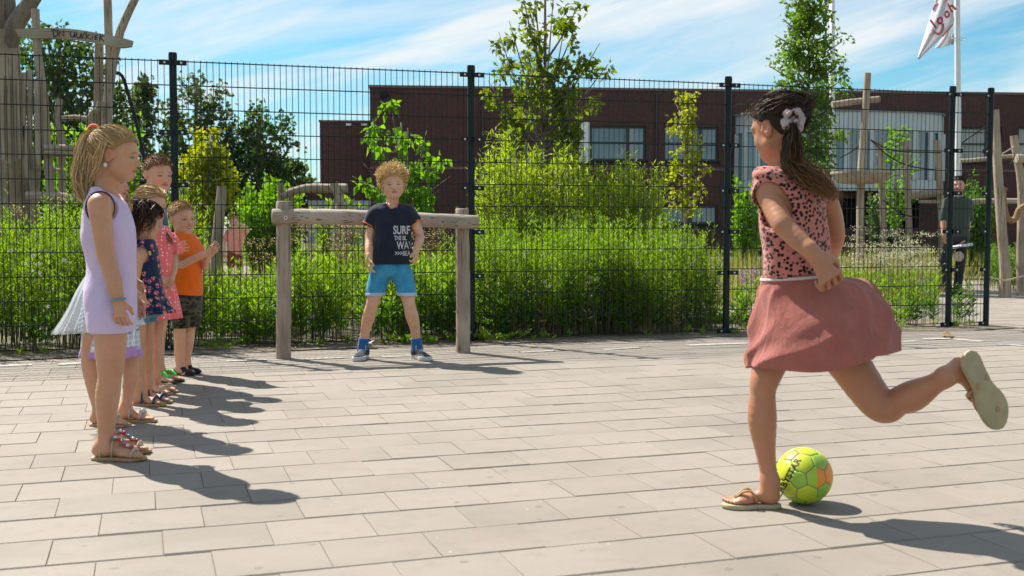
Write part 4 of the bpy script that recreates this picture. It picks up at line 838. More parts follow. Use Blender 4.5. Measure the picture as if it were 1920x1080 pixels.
    def mesh(s):
        F = s.F; h = s.h; ins = F < 0
        for sl in (np.s_[0], np.s_[-1]):
            ins[sl] = False; ins[:, sl] = False; ins[:, :, sl] = False
        F = np.where(ins, np.minimum(F, -1e-6), np.maximum(F, 1e-6))
        c = np.zeros(np.array(F.shape) - 1, np.int8)
        for a in (0, 1):
            for b in (0, 1):
                for d in (0, 1): c += ins[a:F.shape[0] - 1 + a, b:F.shape[1] - 1 + b, d:F.shape[2] - 1 + d]
        act = (c > 0) & (c < 8); ijk = np.argwhere(act); idx = np.full(act.shape, -1, np.int64); idx[act] = np.arange(len(ijk))
        acc = np.zeros((len(ijk), 3)); cnt = np.zeros(len(ijk)); cor = [(a, b, d) for a in (0, 1) for b in (0, 1) for d in (0, 1)]
        for p in cor:
            for ax in range(3):
                if p[ax]: continue
                q = list(p); q[ax] = 1; f0 = F[tuple((ijk + p).T)]; f1 = F[tuple((ijk + q).T)]; m = (f0 < 0) != (f1 < 0)
                t = np.where(m, f0 / np.where(m, f0 - f1, 1), 0); pos = np.repeat(np.array(p, float)[None], len(ijk), 0); pos[:, ax] += t; acc += pos * m[:, None]; cnt += m
        V = s.lo + h * (ijk + acc / cnt[:, None]); Q = []
        I = ins
        for ax in range(3):
            o = [1, 2] if ax == 0 else ([0, 2] if ax == 1 else [0, 1]); A = [slice(1, -1)] * 3; B = [slice(1, -1)] * 3; A[ax] = slice(0, -1); B[ax] = slice(1, None)
            ch = I[tuple(A)] != I[tuple(B)]; e = np.argwhere(ch); ins_a = I[tuple(A)][ch]; off = np.ones(3, int); off[ax] = 0; e = e + off
            def cell(d1, d2):
                w = e.copy(); w[:, o[0]] += d1; w[:, o[1]] += d2; return idx[tuple(w.T)]
            q = np.stack([cell(-1, -1), cell(0, -1), cell(0, 0), cell(-1, 0)], 1); flip = ins_a if ax != 1 else ~ins_a
            q[~flip] = q[~flip][:, ::-1]; Q.append(q)
        Q = np.concatenate(Q); Q = Q[(Q >= 0).all(1)]; return V, Q
    def build(s, name, m, parent, attrs=None):
        V, Q = s.mesh(); at = attrs(V) if attrs else None
        return part(name, V, Q, m, parent, True, at)
def frame(yaw, pitch=0., roll=0.):
    """rows: right, forward, up of a head or body that faces (cos yaw, sin yaw); pitch > 0 looks up; roll > 0 tips to its right"""
    f = np.array((math.cos(yaw) * math.cos(pitch), math.sin(yaw) * math.cos(pitch), math.sin(pitch))); r = np.array((math.sin(yaw), -math.cos(yaw), 0)); u = np.cross(r, f)
    c, s_ = math.cos(roll), math.sin(roll); return np.array((r * c - u * s_, f, u * c + r * s_))
def head(F, c, fr, hs, neck, rn=.047, smile=0., open_=0.):
    """child's head of height 0.20*hs at c; neck = point where the neck meets the body"""
    def L(x, y, z): return c + hs * (fr[0] * x + fr[1] * y + fr[2] * z)
    def E(p, r, k=.02, op='u'): F.ell(L(*p), np.array(r) * hs, fr, k * hs, op)
    def C(a, b, ra, rb, k=.01, op='u'): F.cone(L(*a), L(*b), ra * hs, rb * hs, k * hs, op)
    E((0, -.012, .026), (.071, .090, .075)); E((0, .022, -.026), (.060, .062, .072), .03); E((0, .050, -.076), (.026, .024, .020), .035)
    for s_ in (-1, 1):
        E((s_ * .033, .046, -.036), (.025, .026, .026), .02); C((s_ * .046, .060, .014), (s_ * .012, .075, .013), .009, .010, .014)
        C((s_ * .052, .012, -.052), (s_ * .020, .052, -.080), .018, .016, .025)
    C((0, .076, .004), (0, .092, -.026), .0065, .009, .010); E((0, .092, -.030), (.0105, .0105, .0095), .008)
    for s_ in (-1, 1):
        E((s_ * .0085, .085, -.033), (.0065, .008, .0065), .006); E((s_ * .031, .090, -.003), (.015, .012, .008), .016, 's'); E((s_ * .031, .0655, -.004), (.0140, .0125, .0095), .005)
        E((s_ * .0735, -.008, -.006), (.009, .0195, .030), .005); E((s_ * .083, -.003, -.003), (.0065, .011, .017), .004, 's'); E((s_ * .072, .012, -.010), (.006, .007, .010), .005)
    E((0, .078, -.051), (.021, .009, .0048), .006); E((0, .077, -.060), (.018, .009, .0052), .006); E((0, .083, -.045), (.004, .006, .004), .006, 's')
    if open_: E((0, .090, -.056), (.013, .012, .0035 + .006 * open_), .004, 's')
    F.cone(L(0, -.022, -.045), neck, .044 * hs, rn, .03)
    return lambda V: np.stack([(V - c) @ fr[i] / hs for i in range(3)], 1)
def hand(F, w, d, n, L, side=1, curl=.35, spread=.14, thumb=.6, rw=None):
    """w wrist, d finger direction, n palm normal (fingers curl to it); side: +1/-1 which side the thumb leaves"""
    d, n = unit(d), unit(np.asarray(n) - unit(d) * (unit(d) @ n)); s_ = np.cross(n, d) * side; k = .006
    F.slab(w, w + d * .50 * L, .115 * L, .085 * L, .205 * L, .085 * L, s_, .012); F.cone(w - d * .12 * L, w + d * .1 * L, rw or .13 * L, .115 * L, .015)
    for i, (o, ln) in enumerate(((.165, .40), (.055, .46), (-.055, .43), (-.160, .34))):
        p = w + d * .47 * L + s_ * o * L * (1 + spread); a = 0.; dirb = unit(d + s_ * o * spread * 4); r = .052 * L
        for j, f in enumerate((.45, .30, .25)):
            a += curl * (.8, 1.2, .9)[j] * (1 + .08 * i); q = p + (dirb * math.cos(a) + n * math.sin(a)) * ln * L * f; F.cone(p, q, r, r * .9, k); r *= .9; p = q
    p = w + d * .12 * L + s_ * .15 * L + n * .02 * L; q = p + unit(d * .8 + s_ * thumb + n * .35) * .24 * L; t = q + unit(d + n * (.3 + curl * .6) + s_ * thumb * .1) * .19 * L; F.cone(p, q, .075 * L, .062 * L, .012); F.cone(q, t, .060 * L, .050 * L, k)
def foot(F, hb, f, u, L, ankle, ra, toes=True):
    f = unit(f); u = unit(u - f * (u @ f)); s_ = np.cross(f, u)
    F.ell(hb + f * .13 * L + u * .115 * L, np.array((.14, .115, .115)) * L, np.array((f, s_, u)), .03); F.cone(hb + f * .20 * L + u * .15 * L, hb + f * .66 * L + u * .085 * L, .115 * L, .075 * L, .03)
    F.ell(hb + f * .66 * L + u * .062 * L, np.array((.16, .175, .062)) * L, np.array((f, s_, u)), .03); F.cone(ankle, hb + f * .19 * L + u * .20 * L, ra, .12 * L, .03)
    if toes:
        for i in range(5): o = (.135, .055, -.01, -.07, -.125)[i]; F.cone(hb + f * .72 * L + s_ * o * L + u * .05 * L, hb + f * (.97, .955, .92, .875, .82)[i] * L + s_ * o * 1.05 * L + u * .037 * L, .042 * L, (.045, .034, .032, .030, .029)[i] * L, .006)
def hairline(y):
    return np.interp(y, [-.09, -.05, -.036, -.024, .010, .026, .045, .060, .08], [-.070, -.064, -.035, .020, .022, .040, .056, .062, .066])
def scalp_roots(n, zmin=None, pred=None):
    out = []
    while len(out) < n:
        v = rng.normal(size=(2000, 3)); v /= np.linalg.norm(v, axis=1)[:, None]; p = v * np.array((.074, .093, .078)) + np.array((0, -.012, .026)); ok = p[:, 2] > hairline(p[:, 1])
        if pred is not None: ok &= pred(p)
        out += list(v[ok])
    return np.array(out[:n])
SC_R = np.array((.075, .094, .079)); SC_C = np.array((0, -.012, .026))
def on_scalp(u, lift): u = u / (np.linalg.norm(u, axis=-1, keepdims=True) + 1e-9); return u * (SC_R + lift) + SC_C
def to_world(p, c, fr, hs): return c + hs * (p[..., :1] * fr[0] + p[..., 1:2] * fr[1] + p[..., 2:3] * fr[2])
def ribbons(name, paths, width, m, parent, taper=True):
    """paths (n, k, 3) world -> thin two-sided strands"""
    n, k, _ = paths.shape; tg = np.gradient(paths, axis=1); tg /= np.linalg.norm(tg, axis=2, keepdims=True) + 1e-9; rv = rng.normal(size=(n, 1, 3)); sd = np.cross(tg, np.broadcast_to(rv, tg.shape)); sd /= np.linalg.norm(sd, axis=2, keepdims=True) + 1e-9
    w = np.broadcast_to(np.asarray(width, float), (n,))[:, None, None] * (np.interp(np.linspace(0, 1, k), [0, .15, .7, 1], [.5, 1, .9, .15])[None, :, None] if taper else 1)
    V = np.stack([paths - sd * w / 2, paths + sd * w / 2], 2).reshape(-1, 3); b = (np.arange(n)[:, None] * k + np.arange(k - 1)[None]).ravel()[:, None] * 2
    Q = b + np.array((0, 1, 3, 2)); rnd = np.repeat(rng.random(n), k * 2); tt = np.tile(np.repeat(np.linspace(0, 1, k), 2), n)
    return part(name, V, Q, m, parent, True, {'rnd': rnd, 'tip': tt}, kind='stuff')
def hairmat(name, dark, light, tip=None):
    m, nt, b = M(name); at = N(nt, 'ShaderNodeAttribute', attribute_name='rnd'); col = mixc(nt, at.outputs['Fac'], dark, light)
    if tip: col = mixc(nt, mrange(nt, N(nt, 'ShaderNodeAttribute', attribute_name='tip').outputs['Fac'], .35, 1), col, tip)
    st = noise(nt, coords(nt, (1, 1, .15)), 160, 3); col = mixc(nt, mrange(nt, st, .35, .7, 0, .35), col, tuple(x * .5 for x in dark))
    nt.links.new(col, b.inputs['Base Color']); b.inputs['Roughness'].default_value = .55; b.inputs['Specular IOR Level'].default_value = .22; return m
def hair_cap(name, c, fr, hs, m, parent, lift=.010, h=.005, low=None, extra=None, front=True):
    F = Field(c - .19 * hs, c + .19 * hs, h); R_ = SC_R + lift - .002
    F.ell(c + hs * (fr.T @ SC_C), R_ * hs, fr, .01)
    if extra: extra(F)
    # cut along the hairline
    Xc = np.stack(np.meshgrid(*F.ax, indexing='ij'), -1) - c; lx, ly, lz = [(Xc @ fr[i]) / hs for i in range(3)]
    cutd = (hairline(ly) - .004 + .005 * np.sin(lx * 90) * np.sin(lx * 37 + 1) - lz) * hs * .7
    if extra is None or front: F.F = np.maximum(F.F, cutd.astype(np.float32)) if extra is None else np.where(ly > -.02, np.maximum(F.F, cutd), F.F).astype(np.float32)
    F.ell(c + hs * (fr.T @ np.array((0, -.008, .018))), (SC_R - .004) * hs, fr, .004, 's') if False else None
    F.F = F.F + (.0022 * np.sin(lx * 240 + 9 * np.sin(lz * 30)) * np.sin(ly * 60)).astype(np.float32)
    return F.build(name, m, parent)
def short_hair(name, c, fr, hs, m, parent, n, comb, length, lift, width=.0035, var=.3, pred=None):
    u = scalp_roots(n, pred=pred); nr = u / SC_R; nr /= np.linalg.norm(nr, axis=1)[:, None]; comb = np.asarray(comb, float)
    tg = comb - nr * (nr @ comb)[:, None]; tg /= np.linalg.norm(tg, axis=1)[:, None] + 1e-9; L = length(u) if callable(length) else np.full(n, length); L = L * rng.uniform(1 - var, 1 + var, n); k = 5; t = np.linspace(0, 1, k); p0 = on_scalp(u, .004)
    lf = lift(u) if callable(lift) else np.full(n, lift); d = tg + nr * lf[:, None] + rng.normal(0, .11, (n, 3)); d /= np.linalg.norm(d, axis=1)[:, None]
    p = p0[:, None] + d[:, None] * (L[:, None] * t)[..., None] + nr[:, None] * (-.5 * (L[:, None] * t ** 2) * (lf[:, None] * .5))[..., None]
    return ribbons(name, to_world(p, c, fr, hs), width * hs, m, parent)
def pulled_hair(name, c, fr, hs, m, parent, n, anchor, width=.003, lift=.012, part_noise=.1):
    """strands combed over the scalp to one anchor direction"""
    u = scalp_roots(n); a = unit(anchor); k = 9; t = np.linspace(0, 1, k)[None, :, None]; q = u[:, None] * (1 - t) + (a + rng.normal(0, part_noise, (n, 1, 3))) * t; lf = (lift * (.3 + np.sin(t * 3.1)) * rng.uniform(.5, 1.3, (n, 1, 1)))
    return ribbons(name, to_world(on_scalp(q, lf), c, fr, hs), width * hs, m, parent)
def bundle(name, guide, r0, r1, n, m, parent, k=14, width=.004, wave=.004, loose=.0, lens=(.7, 1.05)):
    """hair running along a guide polyline (world)"""
    g = spline(guide, 30); t = np.linspace(0, 1, k); out = []
    off = np.clip(rng.normal(0, .42, (n, 3)), -.85, .85); ph = rng.random((n, 3)) * 6.28; ln = rng.uniform(*lens, n); st = rng.uniform(0, .12, n)
    for i in range(n):
        s_ = (st[i] + t * (ln[i] - st[i])) * 29; j = np.clip(s_.astype(int), 0, 28); f = (s_ - j)[:, None]; p = g[j] * (1 - f) + g[j + 1] * f
        r = np.interp(t, np.linspace(0, 1, len(np.atleast_1d(r1)) + 1), np.r_[r0, r1])[:, None]; out.append(p + off[i] * r + wave * np.sin(t[:, None] * 9 + ph[i]) * t[:, None] + loose * rng.normal(size=3) * t[:, None] ** 2)
    return ribbons(name, np.array(out), width, m, parent)
def loft(rings, n, fold, phase=0., sub=3):
    """rings: (centre, A, B) half axes; fold(theta, t) -> radial factor; returns a thin double-walled cloth"""
    C = spline([r[0] for r in rings], (len(rings) - 1) * sub + 1); A = spline([r[1] for r in rings], len(C)); B = spline([r[2] for r in rings], len(C)); m = len(C); th = np.arange(n) * 2 * math.pi / n; V = []
    for w in (0, .006):
        for i in range(m):
            f = fold(th, i / (m - 1)); ra = np.linalg.norm(A[i]); V.append(C[i] + np.outer(np.cos(th) * (f - w / ra), A[i]) + np.outer(np.sin(th) * (f - w / ra), B[i]))
    V = np.concatenate(V); Fs = []; k = m * n
    for i in range(m - 1):
        for j in range(n):
            q = (j + 1) % n; a = (i * n + j, i * n + q, (i + 1) * n + q, (i + 1) * n + j); Fs += [a, tuple(x + k for x in a[::-1])]
    for j in range(n):
        q = (j + 1) % n; e = (m - 1) * n; Fs += [(e + j, e + q, e + q + k, e + j + k), (q, j, j + k, q + k)]
    return V, np.array(Fs)
def skinmat(name, smile=0, lip=(.42, .15, .12), brow=(.16, .09, .05), iris=(.05, .07, .08)):
    m, nt, b = M(name); vc = N(nt, 'ShaderNodeVertexColor', layer_name='Col'); at = N(nt, 'ShaderNodeAttribute', attribute_name='hl'); sp_ = N(nt, 'ShaderNodeSeparateXYZ', {0: at.outputs['Vector']})
    def mt(op, a, b_=None, c=None):
        n = N(nt, 'ShaderNodeMath', operation=op)
        for i, v in enumerate((a, b_, c)):
            if v is None: continue
            if isinstance(v, (int, float)): n.inputs[i].default_value = v
            else: nt.links.new(v, n.inputs[i])
        return n.outputs[0]
    x, y, z = sp_.outputs[0], sp_.outputs[1], sp_.outputs[2]; ax = mt('ABSOLUTE', x); fr_ = mt('GREATER_THAN', y, .035)
    def ell(a, ca, ra, c, cc, rc, soft=.12):
        e = mt('SQRT', mt('ADD', mt('POWER', mt('DIVIDE', mt('SUBTRACT', a, ca), ra), 2), mt('POWER', mt('DIVIDE', mt('SUBTRACT', c, cc), rc), 2))); return mt('MULTIPLY', mrange(nt, e, 1 + soft, 1 - soft), fr_)
    pos = N(nt, 'ShaderNodeNewGeometry').outputs['Position']; nz = noise(nt, pos, 30, 4); fine = noise(nt, pos, 420, 2)
    col = mixc(nt, mrange(nt, nz, .35, .7, 0, .25), vc.outputs[0], (.52, .18, .10)); col = mixc(nt, mrange(nt, noise(nt, pos, 9, 5, .6), .42, .72, 0, .30), col, (.33, .145, .075)); col = mixc(nt, mrange(nt, noise(nt, pos, 75, 2), .66, .76, 0, .30), col, (.30, .11, .06)); col = mixc(nt, mrange(nt, ell(ax, .034, .020, z, -.034, .018, .8), 0, 1, 0, .35), col, (.52, .20, .16))
    brs = mt('ADD', z, mt('MULTIPLY', mt('SUBTRACT', ax, .03), .18)); col = mixc(nt, mrange(nt, ell(ax, .031, .019, brs, .0155, .0036, .35), 0, 1, 0, .62), col, brow)
    col = mixc(nt, mrange(nt, ell(ax, .031, .0145, z, -.0032, .0058, .3), 0, 1, 0, .85), col, (.085, .042, .03)); col = mixc(nt, ell(ax, .031, .0115, z, -.0046, .0026), col, (.42, .37, .34)); col = mixc(nt, ell(ax, .0312, .0052, z, -.0042, .0034), col, iris)
    col = mixc(nt, mrange(nt, ell(x, 0, .0215, z, -.0555, .0095, .2), 0, 1, 0, .8), col, lip)
    col = mixc(nt, mt('MULTIPLY', mrange(nt, ax, .068, .074), .4), col, (.55, .19, .13))
    if smile: col = mixc(nt, ell(x, 0, .019, mt('SUBTRACT', z, mt('MULTIPLY', mt('POWER', mt('DIVIDE', ax, .02), 2), .004)), -.0570, .0062), col, (.09, .03, .03)); col = mixc(nt, ell(x, 0, .016, mt('SUBTRACT', z, mt('MULTIPLY', mt('POWER', mt('DIVIDE', ax, .02), 2), .004)), -.0555, .0040), col, (.58, .54, .47))
    else: col = mixc(nt, ell(x, 0, .019, z, -.0558, .0016, .4), col, (.12, .04, .035))
    for s_ in (-1, 1): col = mixc(nt, ell(x, s_ * .0065, .0032, z, -.0385, .0020, .3), col, (.12, .045, .035))
    nt.links.new(col, b.inputs['Base Color']); b.inputs['Roughness'].default_value = .46; b.inputs['Subsurface Weight'].default_value = .12; b.inputs['Subsurface Radius'].default_value = (.012, .005, .003); b.inputs['Specular IOR Level'].default_value = .4
    bump(nt, b, fine, .12, .0015); return m
MAT['skin'] = skinmat('skin'); MAT['skin_smile'] = skinmat('skin_smiling', 1, brow=(.28, .18, .09))
def cloth(name, c1, c2=None, weave=900, rough=.85, fn=None, sheen=.2, fold=.38, wr_s=22, wr_d=.012, st=(1, 1, .45)):
    m, nt, b = M(name); v = coords(nt); nz = noise(nt, v, 14, 3); base = mixc(nt, mrange(nt, nz, .35, .7), c1, c2 or tuple(x * .86 for x in c1))
    if fn: base = fn(nt, v, base)
    nt.links.new(base, b.inputs['Base Color']); b.inputs['Roughness'].default_value = rough; b.inputs['Sheen Weight'].default_value = sheen; b.inputs['Specular IOR Level'].default_value = .2
    wv = noise(nt, v, weave, 2); wr = noise(nt, coords(nt, st), wr_s, 4, .55, .8); hh = N(nt, 'ShaderNodeMath', {0: wr, 1: N(nt, 'ShaderNodeMath', {0: wv, 1: .10}, operation='MULTIPLY').outputs[0]}, operation='ADD').outputs[0]; bump(nt, b, hh, fold, wr_d); return m
def dots(scale, r, col, rnd_=1.0, jit=.06):
    def fn(nt, v, base):
        vo = N(nt, 'ShaderNodeTexVoronoi', {'Vector': v, 'Scale': scale, 'Randomness': rnd_}); return mixc(nt, mrange(nt, vo.outputs['Distance'], r + jit, r - jit), base, col)
    return fn
class Person:
    def __init__(s, u, v, label, cat='person', group=None, Y=None, skin=(.46, .265, .18), h=.0055, yaw=0., mat='skin'):
        s.base = G(u, v); s.Y = Y or s.base[1]; s.base = np.array((P(u, v, s.Y)[0], s.Y, 0)); s.root = thing('person', s.base, label, cat, group); s.s = S(s.Y); s.skin = skin; s.h = h; s.yaw = yaw; s.lat = np.array((math.sin(yaw), -math.cos(yaw), 0)); s.fwd = np.array((math.cos(yaw), math.sin(yaw), 0)); s.hl = None; s.mat = MAT[mat]; s.F = None
    def p(s, u, v, d=0.): return P(u, v, s.Y + d)
    def begin(s, u0, u1, v0, v1, d0, d1):
        c = [s.p(u, v, d) for u in (u0, u1) for v in (v0, v1) for d in (d0, d1)]; lo, hi = np.min(c, 0), np.max(c, 0); lo[2] = -.02; s.F = Field(lo, hi, s.h); s.lo, s.hi = lo, hi; s.gax = s.F.ax; s.core = s.F.F.copy()
    def field(s, v0=None, v1=None, h=None):
        lo = s.lo.copy(); nz = s.core.shape[2]; z1 = s.p(960, v0)[2]; z0 = s.p(960, v1)[2]; k0 = max(0, int((z0 - lo[2]) / s.h)); k1 = min(nz, int((z1 - lo[2]) / s.h) + 2)
        D = Field(lo, lo + s.h * (np.array(s.core.shape) - 1) - 1e-9, s.h); D.F = np.full((s.core.shape[0], s.core.shape[1], k1 - k0), .5, np.float32); D.ax = [s.gax[0], s.gax[1], s.gax[2][k0:k1]]; D.lo = np.array((lo[0], lo[1], s.gax[2][k0])); D.k0 = k0; return D
    def chain(s, pts, k=.02, F=None, grow=0.):
        F = F or s.F; pts = [tuple(a) for a in pts]; sm = spline(pts, (len(pts) - 1) * 4 + 1) if len(pts) > 2 else np.array(pts, float)
        q = [s.p(a[0], a[1], a[2]) for a in sm]; r = [a[3] / S(s.Y + a[2]) + grow for a in sm]
        for i in range(len(q) - 1): F.cone(q[i], q[i + 1], r[i], r[i + 1], min(k, .0035) if len(pts) > 2 and i else k)
        return [s.p(a[0], a[1], a[2]) for a in pts]
    def torso(s, sl, k=.03, F=None, grow=0., lat=None):
        """slices (u, v, dY, a, b): half sizes in metres along the shoulders and front to back"""
        F = F or s.F; lat = s.lat if lat is None else lat; n_ = len(sl); sl = spline(sl, (n_ - 1) * 8 + 1); sl[:, 3:] = np.maximum(sl[:, 3:], .02) + .003
        F.sweep(np.array([s.p(*a[:3]) for a in sl]), sl[:, 3] + grow, sl[:, 4] + grow, lat, k)
        if F is s.F: s.core = F.F.copy()
        elif hasattr(F, 'k0'): F.F = np.minimum(F.F, s.core[:, :, F.k0:F.k0 + F.F.shape[2]] - .009)
    def head(s, u, v, d, hs, yaw, pitch=0., roll=0., neck=None, rn=.046, open_=0.):
        s.hc = s.p(u, v, d); s.fr = frame(yaw, pitch, roll); s.hs = hs; s.hl = head(s.F, s.hc, s.fr, hs, neck if neck is not None else s.hc - (0, 0, .16 * hs), rn, open_=open_)
    def finish(s, folds=None):
        sk = np.array(s.skin)
        def at(V):
            n = len(V); col = np.repeat(sk[None], n, 0) * (1 + .03 * np.sin(V[:, :1] * 23) * np.sin(V[:, 2:] * 17)); hl = s.hl(V) if s.hl else np.full((n, 3), -1.); far = (np.abs(hl) > .14).any(1); hl[far] = (0, -1, 0); s._hl = hl; return {'Col': col}
        o = s.F.build('body', s.mat, s.root, at); a = o.data.attributes.new('hl', 'FLOAT_VECTOR', 'POINT'); a.data.foreach_set('vector', np.ascontiguousarray(s._hl, dtype=np.float32).ravel()); s.F = None; s.body = o; return o
    def fold(s, F, amp=.004, k=38, sd=0, vert=.35):
        a, b = s.lat, s.fwd; base = s.base
        F.add(lambda X, Y, Z: amp * (np.sin(k * ((X - base[0]) * .9 + (Y - base[1]) * .5 + vert * (Z)) + 2.2 * np.sin(Z * 9 + sd) + sd) * .6 + np.sin(k * .55 * (Z * .9 - (X - base[0]) * .6) + sd * 2.1 + 2 * np.sin((X - base[0]) * 14)) * .6)); return F
# ------------------------------------------------------------------ footwear
def outline(L, w=1.0):
    q = [(0, .0), (.02, .07), (.10, .125), (.30, .115), (.50, .12), (.68, .175), (.84, .17), (.95, .10), (1.0, .02), (.99, -.06), (.92, -.14), (.80, -.185), (.62, -.185), (.45, -.125), (.28, -.115), (.10, -.12), (.02, -.07)]
    return spline(np.array(q + q[:1]) * L * np.array((1, w)), 40)[:-1]
def sole(name, hb, f, u, L, th, m, parent, w=1.0, grow=1.06):
    f = unit(f); u = unit(np.asarray(u, float) - f * (np.asarray(u) @ f)); s_ = np.cross(f, u); q = outline(L * grow, w); q[:, 0] -= L * (grow - 1) / 2; n = len(q); V = []
    for z, g in ((-th, .96), (-th * .75, 1), (-th * .2, 1), (0, .97)):
        for a, b in q: V.append(hb + f * (L / 2 + (a - L / 2) * g) + s_ * b * g + u * z)
    Fs = [tuple(range(n - 1, -1, -1)), tuple(range(3 * n, 4 * n))]
    for k in range(3): Fs += [(k * n + i, k * n + (i + 1) % n, (k + 1) * n + (i + 1) % n, (k + 1) * n + i) for i in range(n)]
    return shade_auto(part(name, V, Fs, m, parent), 50)
def strap(hb, f, u, L, x0, x1, w0, w1, h, m, parent, r=.006, name='strap', beads=None):
    """band over the foot from (x0, -w0) to (x1, +w1), at height h"""
    f = unit(f); u = unit(np.asarray(u, float) - f * (np.asarray(u) @ f)); s_ = np.cross(f, u); q = []
    for t in np.linspace(0, math.pi, 13): k = (1 - math.cos(t)) / 2; q.append(hb + f * L * (x0 + (x1 - x0) * k) + s_ * L * (-w0 + (w0 + w1) * k) + u * (h * L * math.sin(t) ** .7 + .004))
    mb = MB(); mb.tube(q, r, 6, flat=.45); o = mb.build(name, m, parent, True)
    if beads:
        for i, mm in zip((4, 5, 6, 7, 8), beads): mb = MB(); mb.lathe(np.array(q[i]) + u * .002, [(.001, -.006), (.006, -.004), (.0085, .001), (.005, .006)], 8, u); mb.build('bead', mm, o, True)
    return o
CM = {}
CM['lilac'] = cloth('lilac_jersey', (.66, .53, .74), (.62, .49, .70), fold=.7, wr_s=9, wr_d=.022, st=(1, 1, .7)); CM['trim'] = cloth('navy_trim', (.03, .03, .07)); CM['tan'] = simple('tan_leather', (.42, .27, .13), None, 40, .6); CM['bead_red'] = simple('bead_red', (.42, .07, .05), None, 30, .3); CM['bead_white'] = simple('bead_pearl', (.75, .72, .68), None, 30, .25); CM['bead_blue'] = simple('bead_blue', (.15, .28, .40), None, 30, .3); CM['silver'] = simple('silver_leather', (.55, .53, .50), (.35, .33, .30), 40, .35)
CM['navy'] = cloth('navy_pique', (.010, .015, .030), (.016, .022, .040), fold=.7, wr_s=12, wr_d=.02); CM['coral'] = cloth('coral_trim', (.80, .16, .07)); CM['denim'] = cloth('turquoise_denim', (.025, .22, .38), (.06, .32, .50), weave=500); CM['denim_pale'] = cloth('pale_denim_turnup', (.38, .55, .66)); CM['sock_blue'] = cloth('blue_sock', (.02, .12, .35)); CM['shoe'] = cloth('black_trainer', (.014, .017, .024), (.03, .034, .045), 500); CM['rubber'] = simple('pale_rubber', (.62, .62, .60), (.45, .45, .44), 40, .6); CM['lace'] = cloth('grey_lace', (.5, .5, .5)); CM['print'] = simple('pale_print', (.55, .58, .60), None, 60, .8)
CM['orange'] = cloth('orange_tee', (.85, .17, .008), (.80, .14, .008), fold=.7, wr_s=13, wr_d=.02); CM['black'] = cloth('black_sock', (.012, .015, .022))
def camo(nt, v, base):
    n1 = noise(nt, coords(nt, (1, 1, 2.4)), 17, 2, .5, .6); n2 = noise(nt, coords(nt, (1.2, 1.2, 2.6), (.4, .2, 0)), 23, 2, .5, .5); c = mixc(nt, mrange(nt, n1, .50, .52), (.035, .040, .022), (.085, .085, .050)); return mixc(nt, mrange(nt, n2, .55, .57), c, (.008, .010, .008))
CM['camo'] = cloth('camouflage_cotton', (.04, .04, .02), fn=camo)
CM['coralpink'] = cloth('coral_pink_dotted', (.88, .17, .18), (.84, .15, .16), fn=dots(42, .26, (.85, .70, .66), .55, .05))
def pinata(nt, v, base):
    vo = N(nt, 'ShaderNodeTexVoronoi', {'Vector': v, 'Scale': 26, 'Randomness': .6}); n1 = noise(nt, v, 120, 1); rm = N(nt, 'ShaderNodeSeparateColor', {0: N(nt, 'ShaderNodeTexNoise', {'Vector': v, 'Scale': 95, 'Detail': 0}).outputs['Color']})
    c = mixc(nt, mrange(nt, rm.outputs[0], .50, .53), (.45, .03, .20), (.75, .42, .04)); c = mixc(nt, mrange(nt, rm.outputs[1], .56, .58), c, (.20, .03, .25)); e = N(nt, 'ShaderNodeMath', {0: vo.outputs['Distance'], 1: mrange(nt, n1, .3, .7, -.12, .12)}, operation='ADD').outputs[0]
    return mixc(nt, mrange(nt, e, .40, .36), base, c)
CM['navyprint'] = cloth('navy_printed_cotton', (.006, .022, .060), fn=pinata); CM['denimblue'] = cloth('denim_blue', (.10, .24, .34)); CM['blue'] = cloth('blue_tee', (.02, .09, .22))
CM['blouse'] = cloth('rose_spotted_viscose', (.54, .200, .165), (.49, .18, .148), fn=dots(66, .43, (.018, .012, .014), .8, .04)); CM['skirt'] = cloth('dusty_rose_cotton', (.44, .142, .112), (.37, .118, .092), fold=.75, wr_s=11, wr_d=.035, st=(1, .8, .5)); CM['band'] = cloth('pale_waistband', (.62, .55, .55)); CM['scrunchie'] = cloth('grey_pink_velvet', (.50, .40, .40), (.28, .22, .23)); CM['olive_rubber'] = simple('olive_rubber', (.40, .345, .205), (.34, .29, .17), 18, .75, .2, .002); CM['gold'] = simple('bronze_strap', (.38, .22, .09), None, 20, .4)
CM['green'] = simple('bright_green_rubber', (.03, .55, .06), None, 20, .4); CM['greenblack'] = simple('dark_rubber', (.02, .025, .02), None, 20, .6); CM['navy_leather'] = simple('navy_leather', (.02, .035, .08), None, 30, .5); CM['beige'] = simple('beige_leather', (.50, .42, .30), None, 30, .55)
def stripes(nt, v, base):
    w = N(nt, 'ShaderNodeTexWave', {'Vector': coords(nt, (1, 1, 1), (0, .35, 0)), 'Scale': 15}); w.bands_direction = 'Z'; return mixc(nt, mrange(nt, w.outputs['Fac'], .45, .55), base, (.06, .30, .50))
CM['stripe'] = cloth('blue_striped_satin', (.70, .74, .78), fn=stripes)
def scales(nt, v, base):
    vo = N(nt, 'ShaderNodeTexVoronoi', {'Vector': coords(nt, (1, 1, 1.3)), 'Scale': 30, 'Randomness': .25}); vo.feature = 'DISTANCE_TO_EDGE'; return mixc(nt, mrange(nt, vo.outputs['Distance'], .08, .04), base, (.78, .78, .82))
CM['scale'] = cloth('pale_scale_print', (.46, .50, .62), fn=scales); CM['purple'] = cloth('lilac_tulle', (.50, .28, .58))
def tulle(name, c, op):
    m = cloth(name, c); nt = m.node_tree; b = nt.nodes['Principled BSDF']; tr = N(nt, 'ShaderNodeBsdfTransparent'); mx = N(nt, 'ShaderNodeMixShader', {0: op, 1: tr.outputs[0], 2: b.outputs[0]}); nt.links.new(mx.outputs[0], nt.nodes['Material Output'].inputs[0]); return m
